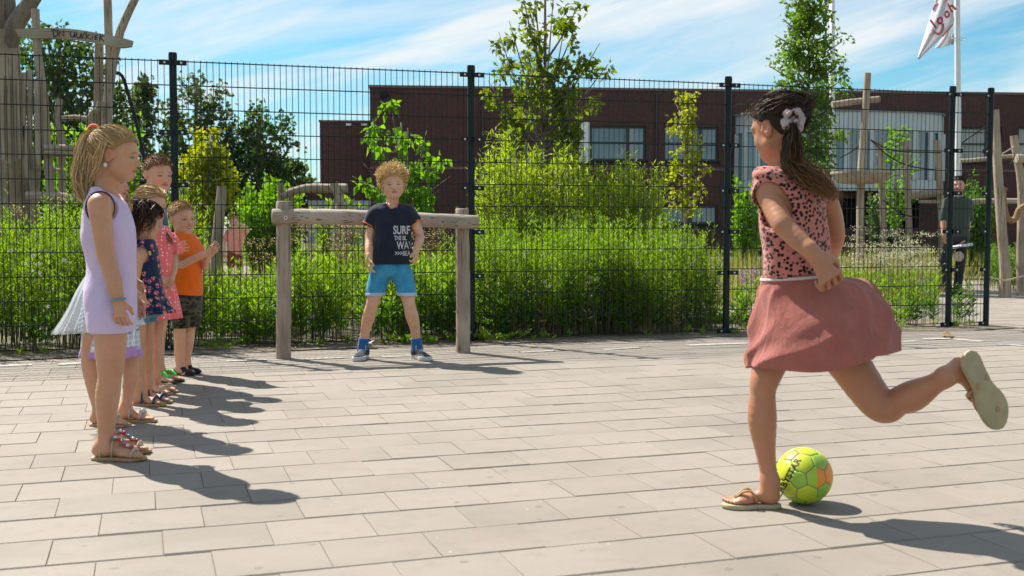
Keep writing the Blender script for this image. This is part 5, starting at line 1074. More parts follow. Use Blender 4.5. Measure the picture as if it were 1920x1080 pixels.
CM['tulle'] = tulle('white_tulle', (.78, .80, .83), .30); CM['forest'] = cloth('dark_green_shirt', (.05, .072, .06)); CM['charcoal'] = cloth('charcoal_trousers', (.03, .03, .034)); CM['salmon'] = cloth('salmon_tee', (.90, .36, .27)); CM['rust'] = cloth('rust_shorts', (.25, .07, .04)); CM['paper'] = simple('white_paper', (.75, .80, .86), None, 5, .6)
HM = {'blonde': hairmat('blonde_hair', (.30, .185, .075), (.82, .60, .34)), 'brown': hairmat('brown_hair', (.20, .105, .045), (.50, .31, .155)), 'dark': hairmat('dark_brown_hair', (.022, .013, .009), (.11, .060, .032), (.24, .13, .06)), 'curl': hairmat('blond_curls', (.50, .32, .12), (.92, .70, .36)), 'sand': hairmat('sandy_hair', (.36, .22, .095), (.78, .57, .32)), 'dark2': hairmat('black_brown_hair', (.020, .012, .009), (.095, .050, .030))}
def sneaker(p, hb, f, L, nm='trainer'):
    """hb heel point on the ground"""
    f = unit(f); u = np.array((0, 0, 1.)); s_ = np.cross(f, u); F = Field(hb - .3 * L - L * .8, hb + 1.1 * L + .1, .004)
    F.ell(hb + f * .16 * L + u * .16 * L, np.array((.17, .15, .17)) * L, np.array((f, s_, u)), .03); F.cone(hb + f * .2 * L + u * .24 * L, hb + f * .62 * L + u * .13 * L, .14 * L, .11 * L, .03); F.ell(hb + f * .72 * L + u * .10 * L, np.array((.27, .18, .105)) * L, np.array((f, s_, u)), .03); F.cone(hb + f * .15 * L + u * .22 * L, hb + f * .13 * L + u * .36 * L, .13 * L, .13 * L, .02)
    F.plane(hb + u * .03, -u); up = F.build(nm, CM['shoe'], p.root); so = sole('sole', hb + u * .034, f, u, L, .032, CM['rubber'], up, 1.0, 1.10)
    for i in range(4):
        x = .36 + .09 * i; mb = MB(); q = [hb + f * (x + .02 * math.sin(t)) * L + s_ * .12 * L * math.cos(t) + u * L * (.19 - .26 * (x - .36) + .135 * math.sin(t)) for t in np.linspace(.35, math.pi - .35, 9)]; mb.tube(q, .0045, 5); mb.build('lace', CM['lace'], up)
    mb = MB(); c = hb + f * .33 * L + u * .345 * L
    for sg in (-1, 1): mb.tube(spline([c, c + f * .05 * L + s_ * sg * .10 * L + u * .03, c + f * .10 * L + s_ * sg * .12 * L - u * .01, c], 12), .0035, 5)
    mb.build('lace', CM['lace'], up); return up
# ================================================================== girl in lilac, front left
A = Person(222, 860, 'girl in a sleeveless lilac dress standing nearest at the left', Y=5.0, skin=(.54, .290, .175), h=.0048, yaw=0.)
A.begin(120, 300, 215, 870, -.30, .32); F = A.F
legR = [(206, 590, -.07, 31), (207, 640, -.07, 29), (207, 690, -.07, 24), (205, 708, -.07, 20.5), (201, 745, -.07, 21.5), (198, 795, -.07, 15), (196, 834, -.07, 12)]
legL = [(208, 590, .08, 30), (209, 640, .08, 27), (208, 698, .08, 20.5), (204, 740, .08, 20.5), (202, 785, .08, 15), (201, 822, .08, 12)]
qR = A.chain(legR, .03); qL = A.chain(legL, .03)
A.torso([(196, 366, 0, .085, .055), (200, 396, 0, .115, .085), (204, 450, 0, .11, .095), (207, 500, 0, .10, .085), (207, 560, 0, .125, .092), (208, 605, 0, .125, .082)])
armR = [(187, 384, -.135, 22), (190, 415, -.15, 19.5), (197, 470, -.155, 16), (200, 482, -.155, 16), (213, 525, -.16, 14.5), (221, 562, -.16, 10.5)]
armL = [(198, 384, .14, 21), (206, 430, .17, 17), (216, 480, .19, 15), (238, 530, .18, 13), (251, 558, .17, 9.5)]
qa = A.chain(armR, .025); qb = A.chain(armL, .025)
hand(F, qa[-1], (.12, .03, -1), (.15, 1, 0), .150, side=-1, curl=.38); hand(F, qb[-1], qb[-1] - qb[-2] + np.array((0, 0, -.06)), (.1, -1, 0), .14, side=1, curl=.4)
A.head(218, 289, 0, 1.12, R(1), R(-9), R(2), A.p(195, 372), .050, .25)
FTA = []
for q, yy, u0 in ((qR, -.07, 174), (qL, .08, 184)):
    hb = np.array((P(u0, 860, A.Y + yy)[0], A.Y + yy, .015)); foot(F, hb, np.array((1, -.04 if yy < 0 else .05, 0)), np.array((0, 0, 1.)), .238, q[-1], .034); FTA.append(hb)
A.finish()
D = A.field(338, 640, .0055)
A.torso([(190, 352, 0, .088, .030), (195, 368, 0, .105, .062), (199, 390, 0, .122, .092), (203, 420, 0, .126, .108), (204, 450, 0, .124, .114), (209, 500, 0, .112, .104), (207, 552, 0, .140, .109), (209, 590, 0, .143, .103), (210, 626, 0, .140, .092)], .02, D)
A.fold(D, .0011, 30, 1.); D.plane(A.p(960, 621), (0, 0, -1)); D.cone(A.p(205, 330), A.p(203, 366), .075, .058, .01, 's')
for sg in (-1, 1): D.cone(A.p(186, 389, sg * .30), A.p(190, 389, sg * .098), .078, .066, .012, 's')
for lg, gg in ((legR, .004), (legL, .004)): D.cone(A.p(*lg[0][:3]), A.p(lg[1][0], 650, lg[1][2]), .072, .074, .004, 's') if False else None
dress = D.build('dress', CM['lilac'], A.root)
mb = MB(); q = [A.p(188 + 17.5 * math.cos(t) * 1.55, 389 + 30 * math.sin(t), -.112 - .012 * math.sin(t)) for t in np.linspace(0, 6.283, 30)]; mb.tube(q, .0035, 5); mb.build('armhole_trim', CM['trim'], dress)
hair_cap('hair', A.hc, A.fr, A.hs, HM['blonde'], A.root, .007, .0045)
hp = A.body.parent; pulled_hair('hair_strands', A.hc, A.fr, A.hs, HM['blonde'], A.root, 2600, (0, -.80, .55), .0024, .008)
anc = to_world(on_scalp(np.array((0, -.80, .55)), .012), A.hc, A.fr, A.hs)
bundle('ponytail', [anc, A.p(170, 262), A.p(161, 295), A.p(156, 330), A.p(160, 360), A.p(166, 374)], .018, (.040, .048, .052, .045, .025), 1500, HM['blonde'], A.root, width=.0030, wave=.009, loose=.006)
bundle('loose_hair', [A.p(190, 262), A.p(176, 290), A.p(168, 325), A.p(168, 352)], .035, (.05, .05, .04), 600, HM['blonde'], A.root, width=.0028, wave=.008)
bundle('loose_hair', [A.p(196, 262, -.09), A.p(190, 285, -.10), A.p(178, 318, -.09), A.p(170, 340, -.06)], .02, (.02, .02, .015), 70, HM['blonde'], A.root, width=.003, wave=.006)
mb = MB(); mb.tube([anc + .024 * (np.array((math.cos(t), 0, math.sin(t)))) for t in np.linspace(0, 6.3, 14)], .009, 6); mb.build('hair_tie', CM['coral'], A.root, True)
mb = MB(); q = A.p(197.5, 309, -.095); mb.lathe(q, [(.002, -.010), (.0075, -.005), (.009, 0), (.006, .007), (.001, .010)], 10); mb.build('pearl_earring', CM['bead_white'], A.root, True)
mb = MB(); w = qa[-1]; mb.tube([w + np.array((.031 * math.cos(t), .029 * math.sin(t), .006 * math.cos(t))) for t in np.linspace(0, 6.283, 20)], .0055, 6); mb.build('bracelet', CM['bead_blue'], A.root, True)
for hb, f in zip(FTA, (np.array((1, -.04, 0)), np.array((1, .05, 0)))):
    so = sole('sandal', hb, f, (0, 0, 1), .238, .014, CM['tan'], A.root); strap(hb, f, (0, 0, 1), .238, .80, .80, .19, .19, .13, CM['beige'], so, .008); strap(hb, f, (0, 0, 1), .238, .20, .20, .14, .14, .34, CM['beige'], so, .008)
    strap(hb, f, (0, 0, 1), .238, .42, .42, .15, .15, .33, CM['beige'], so, .007, beads=(CM['bead_red'], CM['bead_white'], CM['bead_red'], CM['bead_blue'], CM['bead_red']))
    mb = MB(); mb.tube(spline([hb + unit(f) * .238 * x + np.array((0, 0, z)) for x, z in ((.40, .083), (.52, .070), (.66, .045), (.80, .033))], 12), .010, 7, flat=.6); to = mb.build('toe_strap', CM['bead_red'], so, True)
    for i, (x, z) in enumerate(((.44, .088), (.52, .080), (.60, .064), (.68, .052), (.76, .044))): mb = MB(); mb.lathe(hb + unit(f) * .238 * x + np.array((0, -.004, z)), [(.001, -.007), (.008, -.003), (.009, .002), (.004, .008)], 8); mb.build('bead', CM[('bead_white', 'bead_red', 'bead_blue')[i % 3]], to, True)
# ================================================================== goalkeeper
K = Person(735, 670, 'curly blond boy in navy polo and turquoise shorts guarding the goal', Y=8.75, skin=(.66, .40, .26), h=.0062, yaw=R(-84))
K.begin(652, 822, 300, 684, -.45, .30); F = K.F; s_ = K.s
legs = [[(712, 515, 0, 16.5), (704, 545, -.03, 15), (698, 570, -.05, 11.5), (692, 592, -.03, 12), (686, 615, 0, 9.5), (682, 640, .02, 7.6)], [(755, 515, 0, 16.5), (763, 545, -.03, 15), (767, 570, -.05, 11.5), (773, 594, -.03, 12), (778, 615, 0, 9.5), (781, 640, .02, 7.6)]]
qk = [K.chain(l, .025) for l in legs]
K.torso([(734, 384, 0, .085, .055), (735, 398, 0, .135, .075), (736, 440, 0, .125, .08), (736, 480, 0, .115, .075), (734, 515, 0, .125, .08)])
arms = [[(705, 398, 0, 11), (699, 420, .01, 9.6), (693, 446, .01, 8.4), (692, 468, -.06, 7.8), (692, 484, -.11, 5.8)], [(767, 398, 0, 11), (777, 418, .01, 9.6), (787, 441, .02, 8.4), (785, 456, -.06, 7.8), (780, 469, -.12, 5.8)]]
qa = [K.chain(a, .02) for a in arms]
hand(F, qa[0][-1], (.05, -.25, -1), (.8, .2, -.1), .15, side=-1, curl=.45); hand(F, qa[1][-1], (.05, -.35, -1), (-.8, .2, -.1), .15, side=1, curl=.75)
K.head(737, 345, 0, 1.10, R(-80), R(-3), R(4), K.p(735, 388), .050); K.finish()
D = K.field(372, 505, .0058)
K.torso([(735, 380, 0, .060, .050), (735, 386, 0, .110, .068), (735, 396, 0, .140, .085), (736, 412, 0, .148, .095), (737, 445, 0, .145, .10), (736, 480, 0, .148, .104), (735, 500, 0, .157, .108)], .02, D)
K.chain([(708, 397, 0, 12.5), (701, 408, .01, 13), (696, 421, .01, 12.6)], .02, D, .009); K.chain([(764, 397, 0, 12.5), (772, 408, .01, 13), (779, 418, .01, 12.6)], .02, D, .009)
K.fold(D, .0045, 26, .5, .8); D.plane(K.p(960, 495), (0, 0, -1))
for (u0, v0, u1, v1) in ((696, 416, 692, 432), (777, 414, 785, 428)): a_, b_ = K.p(u0, v0, .01), K.p(u1, v1, .01); D.cone(a_ + (b_ - a_) * .3, b_ + (b_ - a_) * .6, .055, .055, .006, 's')
D.cone(K.p(736, 366, -.02), K.p(736, 388, -.035), .062, .046, .006, 's'); shirt = D.build('polo_shirt', CM['navy'], K.root)
for (u0, v0, u1, v1) in ((704, 402, 694, 421.5), (768, 401, 780.5, 418.5)):
    c, ax = K.p(u1, v1, .01), unit(K.p(u1, v1) - K.p(u0, v0)); a_ = unit(np.cross(ax, (0, 1, 0))); b_ = np.cross(ax, a_); mb = MB(); mb.tube([c + .0595 * (a_ * math.cos(t) + b_ * math.sin(t)) for t in np.linspace(0, 6.283, 24)], .0055, 6); mb.build('sleeve_trim', CM['coral'], shirt, True)
for sg in (-1, 1):   # collar leaves
    V, Fs = [], []
    for i in range(9):
        t = i / 8; a0 = math.pi / 2 - sg * (.15 + t * 2.45); c = K.p(736, 385 + 2 * t, 0); r0 = .053 + .004 * t; d = np.array((math.cos(a0), math.sin(a0), 0)); V += [c + d * r0 + np.array((0, 0, .024 - .035 * t)), c + d * (r0 + .018) + np.array((0, 0, -.006 - .042 * t))]
    Fs = [(2 * i, 2 * i + 1, 2 * i + 3, 2 * i + 2) for i in range(8)]; V, Fs = solid(np.array(V), Fs, (0, 0, .004)); col_ = part('collar', V, Fs, CM['navy'], shirt, True)
    mb = MB(); mb.tube([K.p(736 + sg * 9.5, 381, -.045), K.p(736 + sg * 7.5, 390, -.075)], .006, 5); mb.build('collar_trim', CM['coral'], shirt)
def printed(txt, u, v, cap, tgt, left=True, m='print', bold=True, parent=None, Pn=None, ang=0.):
    Pn = Pn or K; V2, F2 = text_mesh(txt, cap / Pn.s / .70, bold); V2[:, 0] *= .62; w = V2[:, 0].min(); q = Pn.p(u, v, 0); V3 = np.array([q + np.array((a - w, 0, b)) for a, b, _ in V2]) if left else np.array([q + np.array((a, 0, b)) for a, b, _ in V2])
    bvh = BVHTree.FromPolygons([tuple(np.array(x.co) + wloc(tgt)) for x in tgt.data.vertices], [tuple(p_.vertices) for p_ in tgt.data.polygons]); out, hit = [], []
    for p_ in V3:
        h = bvh.ray_cast(Vector((p_[0], p_[1] - 1, p_[2])), Vector((0, 1, 0)), 2.0); hit.append(h[0] is not None and h[1].y < -.35); out.append(np.array(h[0]) - (0, .004, 0) if h[0] is not None else p_)
    F2 = [f for f in F2 if all(hit[i] for i in f)]
    lab_ = list(range(len(out)))
    def root_(i):
        while lab_[i] != i: i = lab_[i]
        return i
    for f in F2:
        for i in f[1:]: lab_[root_(i)] = root_(f[0])
    grp = {}
    for f in F2: grp.setdefault(root_(f[0]), []).append(f)
    for fs_ in grp.values():
        ids = sorted({i for f in fs_ for i in f}); mp_ = {i: k for k, i in enumerate(ids)}; part('letter', np.array(out)[ids], [tuple(mp_[i] for i in f) for f in fs_], CM[m], tgt)
printed('SURF', 740, 432, 15, shirt); printed('THE BL', 741.5, 446.5, 8, shirt); printed('WAVE', 746, 460.5, 14, shirt); printed('>>>BEA', 743, 475, 9, shirt)
D = K.field(480, 562, .0058); K.torso([(735, 485, 0, .130, .088), (735, 500, 0, .142, .095), (735, 515, 0, .145, .095)], .02, D)
sh = [[(716, 512, 0, 19), (707, 535, -.02, 18.5), (703, 558, -.04, 18)], [(752, 512, 0, 19), (760, 535, -.02, 18.5), (764.5, 558, -.04, 17.5)]]
for l in sh: K.chain(l, .02, D)
K.fold(D, .003, 40, 2.); D.plane(K.p(960, 549), (0, 0, -1)); shorts = D.build('shorts', CM['denim'], K.root)
for l in sh:
    D = K.field(540, 562, .0055); K.chain([(l[1][0] + (l[2][0] - l[1][0]) * .5, 546, -.03, 18.6), (l[2][0], 560, -.04, 18.2)], .01, D); D.plane(K.p(960, 554), (0, 0, -1)); D.plane(K.p(960, 547.5), (0, 0, 1)); D.build('turn_up', CM['denim_pale'], shorts)
for l, q in zip(legs, qk):
    D = K.field(626, 668, .0055); d = q[-1] - q[-2]; D.cone(q[-1] - unit(d) * .035, q[-1] + unit(d) * .07, .043, .043, .01); D.plane(q[-1] - unit(d) * .03, -unit(d)); D.build('sock', CM['sock_blue'], K.root)
sneaker(K, qk[0][-1] * (1, 1, 0) + np.array((.005, .075, .0)), (-.16, -1, 0), .255); sneaker(K, qk[1][-1] * (1, 1, 0) + np.array((-.03, .065, 0)), (.62, -1, 0), .255)
hair_cap('hair', K.hc, K.fr, K.hs, HM['curl'], K.root, .014, .006)
n = 2000; u = scalp_roots(n); nr = u / SC_R; nr /= np.linalg.norm(nr, axis=1)[:, None]; k = 16; t = np.linspace(0, 1, k); a1 = np.cross(nr, rng.normal(size=(n, 3))); a1 /= np.linalg.norm(a1, axis=1)[:, None]; a2 = np.cross(nr, a1)
ph = t[None] * rng.uniform(9, 14, (n, 1)) + rng.random((n, 1)) * 6; rad = .0052 * rng.uniform(.7, 1.3, (n, 1)); ln = rng.uniform(.015, .042, (n, 1)) * (1 + .5 * (u[:, 2:] > .3)); p = on_scalp(u, .006)[:, None] + nr[:, None] * (t * ln)[..., None] + a1[:, None] * (np.cos(ph) * rad)[..., None] + a2[:, None] * (np.sin(ph) * rad)[..., None]; p[..., 2] -= .10 * (t * ln) ** 1.0 * (u[:, 2:] < .3)
ribbons('curls', to_world(p, K.hc, K.fr, K.hs), .0030, HM['curl'], K.root, False)
# ================================================================== kicking girl
Q = Person(1424, 962, 'girl in rose spotted blouse and dusty pink skirt kicking the ball', Y=4.06, skin=(.43, .205, .115), h=.0048, yaw=R(118))
Q.begin(1350, 1930, 140, 985, -.50, .36); F = Q.F
st = [(1470, 600, .02, 42), (1452, 660, .0, 34), (1434, 712, -.02, 27), (1430, 738, -.02, 23.5), (1429, 785, -.01, 27), (1435, 845, .01, 19), (1444, 905, .01, 14)]
qs = Q.chain(st, .03)
kk = [(1535, 605, .02, 44), (1590, 680, -.02, 39), (1640, 750, -.06, 33), (1664, 765, -.07, 28), (1685, 752, -.10, 26), (1712, 742, -.14, 29), (1748, 722, -.19, 20), (1774, 706, -.23, 15)]
qk_ = Q.chain(kk, .03)
Q.torso([(1472, 318, 0, .09, .055), (1480, 345, 0, .125, .08), (1488, 400, 0, .12, .085), (1494, 460, 0, .105, .08), (1500, 520, .01, .115, .085), (1503, 590, .01, .13, .095)])
al = [(1438, 352, -.04, 25), (1450, 385, -.08, 22), (1466, 418, -.14, 20), (1474, 428, -.15, 19.5), (1502, 455, -.19, 18), (1526, 477, -.22, 13.5)]
ar = [(1540, 356, .07, 22), (1558, 400, .10, 20), (1566, 445, .12, 17), (1556, 480, .20, 14)]
qal = Q.chain(al, .025); qar = Q.chain(ar, .025)
hand(F, qal[-1], qal[-1] - qal[-2] + np.array((0, .02, -.015)), (.1, 1, -.4), .205, side=-1, curl=.95, thumb=.5); hand(F, qar[-1], (-.2, .9, -.2), (-1, 0, 0), .14, curl=.6)
Q.head(1459, 238, .01, 1.11, R(130), R(-14), R(-4), Q.p(1472, 322, .01), .052)
hbq = np.array((Q.p(1462, 950)[0], Q.Y + .01, .018)); foot(F, hbq, np.array((-1, .02, 0)), np.array((0, 0, 1.)), .205, qs[-1], .033)
# kicking foot: sole turned to the camera
h_, t_ = Q.p(1812, 672, -.245), Q.p(1872, 790, -.20); kf = unit(t_ - h_); kn = unit(np.array((-.62, .72, .30))); kn = unit(kn - kf * (kn @ kf)); kL = np.linalg.norm(t_ - h_) * 1.02
foot(F, h_ + kn * .004, kf, kn, kL, qk_[-1], .034); Q.finish()
D = Q.field(300, 540, .005)
Q.torso([(1470, 316, 0, .110, .055), (1478, 328, 0, .142, .076), (1484, 350, 0, .142, .095), (1487, 400, 0, .134, .103), (1490, 450, 0, .130, .102), (1495, 500, .005, .136, .108), (1499, 526, .005, .133, .107)], .025, D)
Q.chain([(1450, 342, -.02, 26), (1440, 352, -.04, 28), (1437, 366, -.05, 29)], .02, D); Q.chain([(1530, 345, .05, 28), (1544, 362, .08, 28)], .02, D)
Q.fold(D, .0045, 30, 3., .7); D.plane(Q.p(1432, 362, -.05), unit(np.array((-.15, -.25, -1)) * (1, 1, 1)) if False else (-.0, -.0, -1)) if False else None
a_, b_ = Q.p(1440, 350, -.05), Q.p(1448, 385, -.08); D.cone(a_ + (b_ - a_) * .55, b_ + (b_ - a_) * .4, .060, .064, .008, 's'); D.cone(Q.p(1472, 296, .01), Q.p(1473, 318, .01), .065, .052, .008, 's'); D.plane(Q.p(960, 522), (0, 0, -1)); blouse = D.build('blouse', CM['blouse'], Q.root)
def ring(uL, vL, uR, vR, b, d=0., tilt=0., Pn=Q): a, c = Pn.p(uL, vL, d), Pn.p(uR, vR, d - tilt); return ((a + c) / 2, (c - a) / 2, np.array((0, b, 0)))
wb = [ring(1428, 519, 1571, 507, .112), ring(1427, 527, 1573, 514, .113), ring(1427, 533, 1574, 520, .113)]; V, Fs = loft(wb, 72, lambda th, t: 1 + .01 * np.sin(th * 22)); part('waistband', V, Fs, CM['skirt'], Q.root, True)
wb = [ring(1426.5, 522, 1572.5, 510, .114), ring(1426, 527, 1573.5, 515, .115)]; V, Fs = loft(wb, 72, lambda th, t: 1 + 0 * th); part('waistband_stripe', V, Fs, CM['band'], Q.root, True)
def kfold(th, t):
    g = np.clip(t * 5, 0, 1) * np.exp(-((t - .12) / .30) ** 2); w = th + .35 * np.sin(th * 2 + 1) + .5 * t
    sh = lambda x: 1.27 - 2 * np.abs(np.sin(x / 2)); g2 = np.clip(t * 6, 0, 1) * np.exp(-(t / .55) ** 2)
    a = .085 * g2 * sh(w * 19 + 3 * np.sin(th * 2.0)) * (.5 + .5 * np.sin(th * 3 + 1)) + .05 * t * np.sin(w * 5 + 1.3 + 2.6 * t) + .055 * t * np.sin(th * 3 + 4.2 * t + .4) + .050 * np.sin(t * 3.0) * sh(w * 6 - 7 * t + 1.2 * np.sin(th * 4)) + .030 * sh(w * 11 + 8 * t + np.sin(t * 9)) * np.clip(t * 2, 0, 1); return 1 + a
rings = [ring(1428, 530, 1574, 517, .112), ring(1421, 552, 1612, 526, .130, 0, .02), ring(1414, 590, 1643, 552, .160, 0, .04), ring(1409, 632, 1663, 592, .185, -.01, .06), ring(1405, 664, 1678, 626, .195, -.01, .08), ring(1406, 684, 1688, 648, .195, -.01, .09)]
V, Fs = loft(rings, 220, kfold, sub=8)
th_k = np.tile(np.arange(220) * 2 * math.pi / 220, len(V) // 220); low = (np.arange(len(V)) // 220) % (len(V) // 440) / (len(V) / 440 - 1)
V[:, 2] -= .030 * np.clip(low * 2 - 1, 0, 1) * (np.sin(th_k * 3 + .6) * .5 + .5) * (np.cos(th_k) < .45); part('skirt', V, Fs, CM['skirt'], Q.root, True)
fs = sole('flip_flop', hbq, (-1, .02, 0), (0, 0, 1), .205, .016, CM['olive_rubber'], Q.root, 1.05, 1.08)
for sg in (-1, 1): mb = MB(); mb.tube(spline([hbq + np.array((-.205 * x, sg * .205 * y, z)) for x, y, z in ((.42, .14, .01), (.52, .11, .047), (.66, .05, .045), (.80, .035, .02))], 10), .005, 6); mb.build('strap', CM['gold'], fs, True)
fk = sole('flip_flop', h_ - kf * .012, kf, kn, kL * 1.06, .018, CM['olive_rubber'], Q.root, 1.12, 1.08); ks = np.cross(kf, kn)
for sg in (-1, 1): mb = MB(); mb.tube(spline([h_ + kf * kL * x + ks * sg * kL * y + kn * z for x, y, z in ((.40, .145, .0), (.50, .12, .045), (.66, .05, .048), (.80, .02, .02))], 10), .006, 6); mb.build('strap', CM['gold'], fk, True)
for x, y in ((.80, .02), (.36, .10), (.36, -.10)): mb = MB(); mb.lathe(h_ + kf * kL * x + ks * kL * y - kn * .0185, [(.011, 0), (.010, .002)], 12, -kn); mb.build('plug', CM['gold'], fk)
hair_cap('hair', Q.hc, Q.fr, Q.hs, HM['dark'], Q.root, .009, .005)
ancl = np.array((.30, -.90, .12)); pulled_hair('hair_strands', Q.hc, Q.fr, Q.hs, HM['dark2'], Q.root, 2600, ancl, .0026, .008)
anc = to_world(on_scalp(ancl / np.linalg.norm(ancl), .012), Q.hc, Q.fr, Q.hs); sc_c = Q.p(1486, 227, -.085)
bundle('hair_to_tie', [to_world(on_scalp(np.array((.1, -.8, .4)), .005), Q.hc, Q.fr, Q.hs), anc, sc_c], .03, (.03, .02), 200, HM['dark2'], Q.root, width=.004, wave=.002)
bundle('ponytail', [sc_c, Q.p(1486, 262, -.11), Q.p(1484, 295, -.115), Q.p(1500, 318, -.12), Q.p(1530, 336, -.12), Q.p(1562, 366, -.11)], .014, (.034, .040, .036, .036, .026), 1500, HM['dark'], Q.root, width=.0030, wave=.010, loose=.012)
bundle('flying_strands', [Q.p(1440, 190, -.05), Q.p(1420, 200, -.06), Q.p(1402, 214, -.06), Q.p(1392, 232, -.06)], .030, (.03, .03, .04), 34, HM['dark'], Q.root, width=.0016, wave=.012, loose=.03)
F = Field(sc_c - .07, sc_c + .07, .0035); F.ell(sc_c + np.array((0, .004, .004)), (.030, .020, .034), None, .01)
for i in range(16):
    a = i * 6.283 / 16; F.ell(sc_c + np.array((.031 * math.cos(a), -.004 + .006 * math.sin(a * 5), .036 * math.sin(a))), np.array((.013, .017, .013)) * (1 + .2 * math.sin(i * 2.4)), None, .006)
F.add(lambda X, Y, Z: .003 * np.sin(X * 260) * np.sin(Z * 240 + Y * 100)); F.build('scrunchie', CM['scrunchie'], Q.root)
# ================================================================== orange boy
O = Person(350, 703, 'smiling boy in orange shirt and camouflage shorts clapping at the end of the row', Y=7.85, skin=(.66, .40, .26), h=.0062, yaw=R(-35), mat='skin_smile')
O.begin(300, 420, 368, 712, -.35, .30); F = O.F
ql = [O.chain([(338, 600, -.04, 12), (337, 630, -.04, 10.5), (337, 650, -.04, 10), (336, 668, -.04, 8.5), (338, 690, -.04, 6.8)]), O.chain([(356, 598, .05, 12), (354, 628, .05, 10.5), (352, 648, .05, 10), (350, 665, .05, 8.5), (350, 686, .05, 6.8)])]
O.torso([(345, 440, 0, .075, .05), (345, 456, 0, .10, .075), (347, 500, 0, .10, .085), (348, 545, 0, .11, .09), (348, 590, 0, .11, .085)])
q1 = O.chain([(326, 459, -.08, 9.5), (330, 480, -.09, 9), (338, 497, -.10, 7.8), (360, 487, -.14, 7), (380, 477, -.17, 5.6)]); q2 = O.chain([(366, 457, .09, 9), (376, 482, .07, 8), (382, 499, .03, 7.5), (388, 486, -.06, 6.5), (392, 474, -.14, 5.4)])
hand(F, q1[-1], (.85, -.1, .42), (.2, .9, .2), .125, side=1, curl=.15); hand(F, q2[-1], (.55, -.2, .5), (-.3, -.9, .1), .125, side=-1, curl=.15)
O.head(341, 409, 0, 1.07, R(-40), R(-4), R(3), O.p(343, 446), .044)
for q in ql: foot(F, np.array((q[-1][0] - .045, q[-1][1] + .02, .004)), np.array((1, -.45, 0)), np.array((0, 0, 1.)), .20, q[-1], .026, False)
O.finish(); D = O.field(436, 560, .0058)
O.torso([(344, 442, 0, .085, .055), (345, 450, 0, .120, .078), (346, 480, 0, .125, .10), (347, 515, 0, .125, .115), (348, 545, 0, .120, .112), (348, 556, 0, .115, .108)], .02, D); O.chain([(330, 454, -.07, 12), (327, 472, -.085, 13)], .02, D); O.chain([(360, 452, .08, 11), (371, 470, .085, 12.5)], .02, D)
O.fold(D, .005, 30, 1.4, .6); D.plane(O.p(348, 551), (-.12, 0, -1)); D.cone(O.p(327, 476, -.085), O.p(330, 490, -.09), .046, .048, .005, 's'); D.cone(O.p(344, 432), O.p(344, 443, -.01), .05, .043, .005, 's'); D.build('tee_shirt', CM['orange'], O.root)
D = O.field(535, 625, .0058); O.torso([(348, 545, 0, .112, .098), (349, 570, 0, .118, .102)], .02, D); O.chain([(339, 570, -.04, 16.5), (338, 618, -.04, 16.5)], .015, D); O.chain([(360, 570, .05, 16), (361, 618, .05, 16)], .015, D); O.fold(D, .0035, 34, .3); D.plane(O.p(960, 614), (0, 0, -1)); D.build('camouflage_shorts', CM['camo'], O.root)
for q in ql:
    D = O.field(672, 712, .005); hb = np.array((q[-1][0] - .047, q[-1][1] + .02, .002)); foot(D, hb, np.array((1, -.45, 0)), np.array((0, 0, 1.)), .215, q[-1] + (0, 0, .01), .033, False); D.plane(q[-1] + (0, 0, .012), (0, 0, 1)); D.build('sock', CM['black'], O.root)
hair_cap('hair', O.hc, O.fr, O.hs, HM['sand'], O.root, .004, .005); short_hair('hair_strands', O.hc, O.fr, O.hs, HM['sand'], O.root, 2600, (.7, .7, .0), lambda u: .012 + .024 * np.clip(u[:, 2], 0, 1), lambda u: .18 + .30 * np.clip(u[:, 2], 0, 1) * (u[:, 1] > .2), .0024)
# ================================================================== tall boy behind
T = Person(300, 715, 'tall brown-haired boy standing behind the girl in the coral dress', Y=7.45, skin=(.62, .36, .23), h=.0065, yaw=R(-35))
T.begin(245, 360, 284, 724, -.40, .30); F = T.F
ql = [T.chain([(282, 590, -.05, 15), (282, 640, -.05, 11), (281, 660, -.05, 11), (286, 698, -.05, 8)]), T.chain([(300, 590, .06, 15), (298, 640, .06, 11), (297, 660, .06, 11), (300, 694, .06, 8)])]
T.torso([(282, 372, 0, .085, .05), (278, 395, 0, .115, .075), (277, 450, 0, .115, .08), (278, 520, 0, .11, .08), (280, 590, 0, .115, .08)])
q1 = T.chain([(258, 394, -.10, 11), (262, 435, -.12, 9.5), (274, 468, -.14, 8.5), (303, 470, -.2, 7.5), (318, 468, -.24, 6)]); q2 = T.chain([(297, 394, .10, 11), (304, 430, .06, 9.5), (312, 466, 0, 8.5), (322, 464, -.12, 7), (325, 458, -.2, 6)])
hand(F, q1[-1], (.9, -.1, .15), (.1, .9, .3), .14, side=1, curl=.2); hand(F, q2[-1], (.8, -.3, -.1), (-.2, -.9, .1), .14, side=-1, curl=.25)
T.head(296, 326, 0, 1.14, R(-42), R(-8), 0, T.p(284, 376), .048, .6)
for q in ql:
    hb = np.array((q[-1][0] - .05, q[-1][1] + .02, .016)); foot(F, hb, np.array((1, -.35, 0)), np.array((0, 0, 1.)), .235, q[-1], .030); so = sole('flip_flop', hb, (1, -.35, 0), (0, 0, 1), .235, .016, CM['greenblack'], T.root)
    f = unit((1, -.35, 0)); sd = np.cross(f, (0, 0, 1))
    for sg in (-1, 1): mb = MB(); mb.tube(spline([hb + f * .235 * x + sd * sg * .235 * y + np.array((0, 0, z)) for x, y, z in ((.38, .15, .01), (.52, .11, .055), (.66, .05, .045), (.80, .02, .02))], 10), .008, 6); mb.build('strap', CM['green'], so, True)
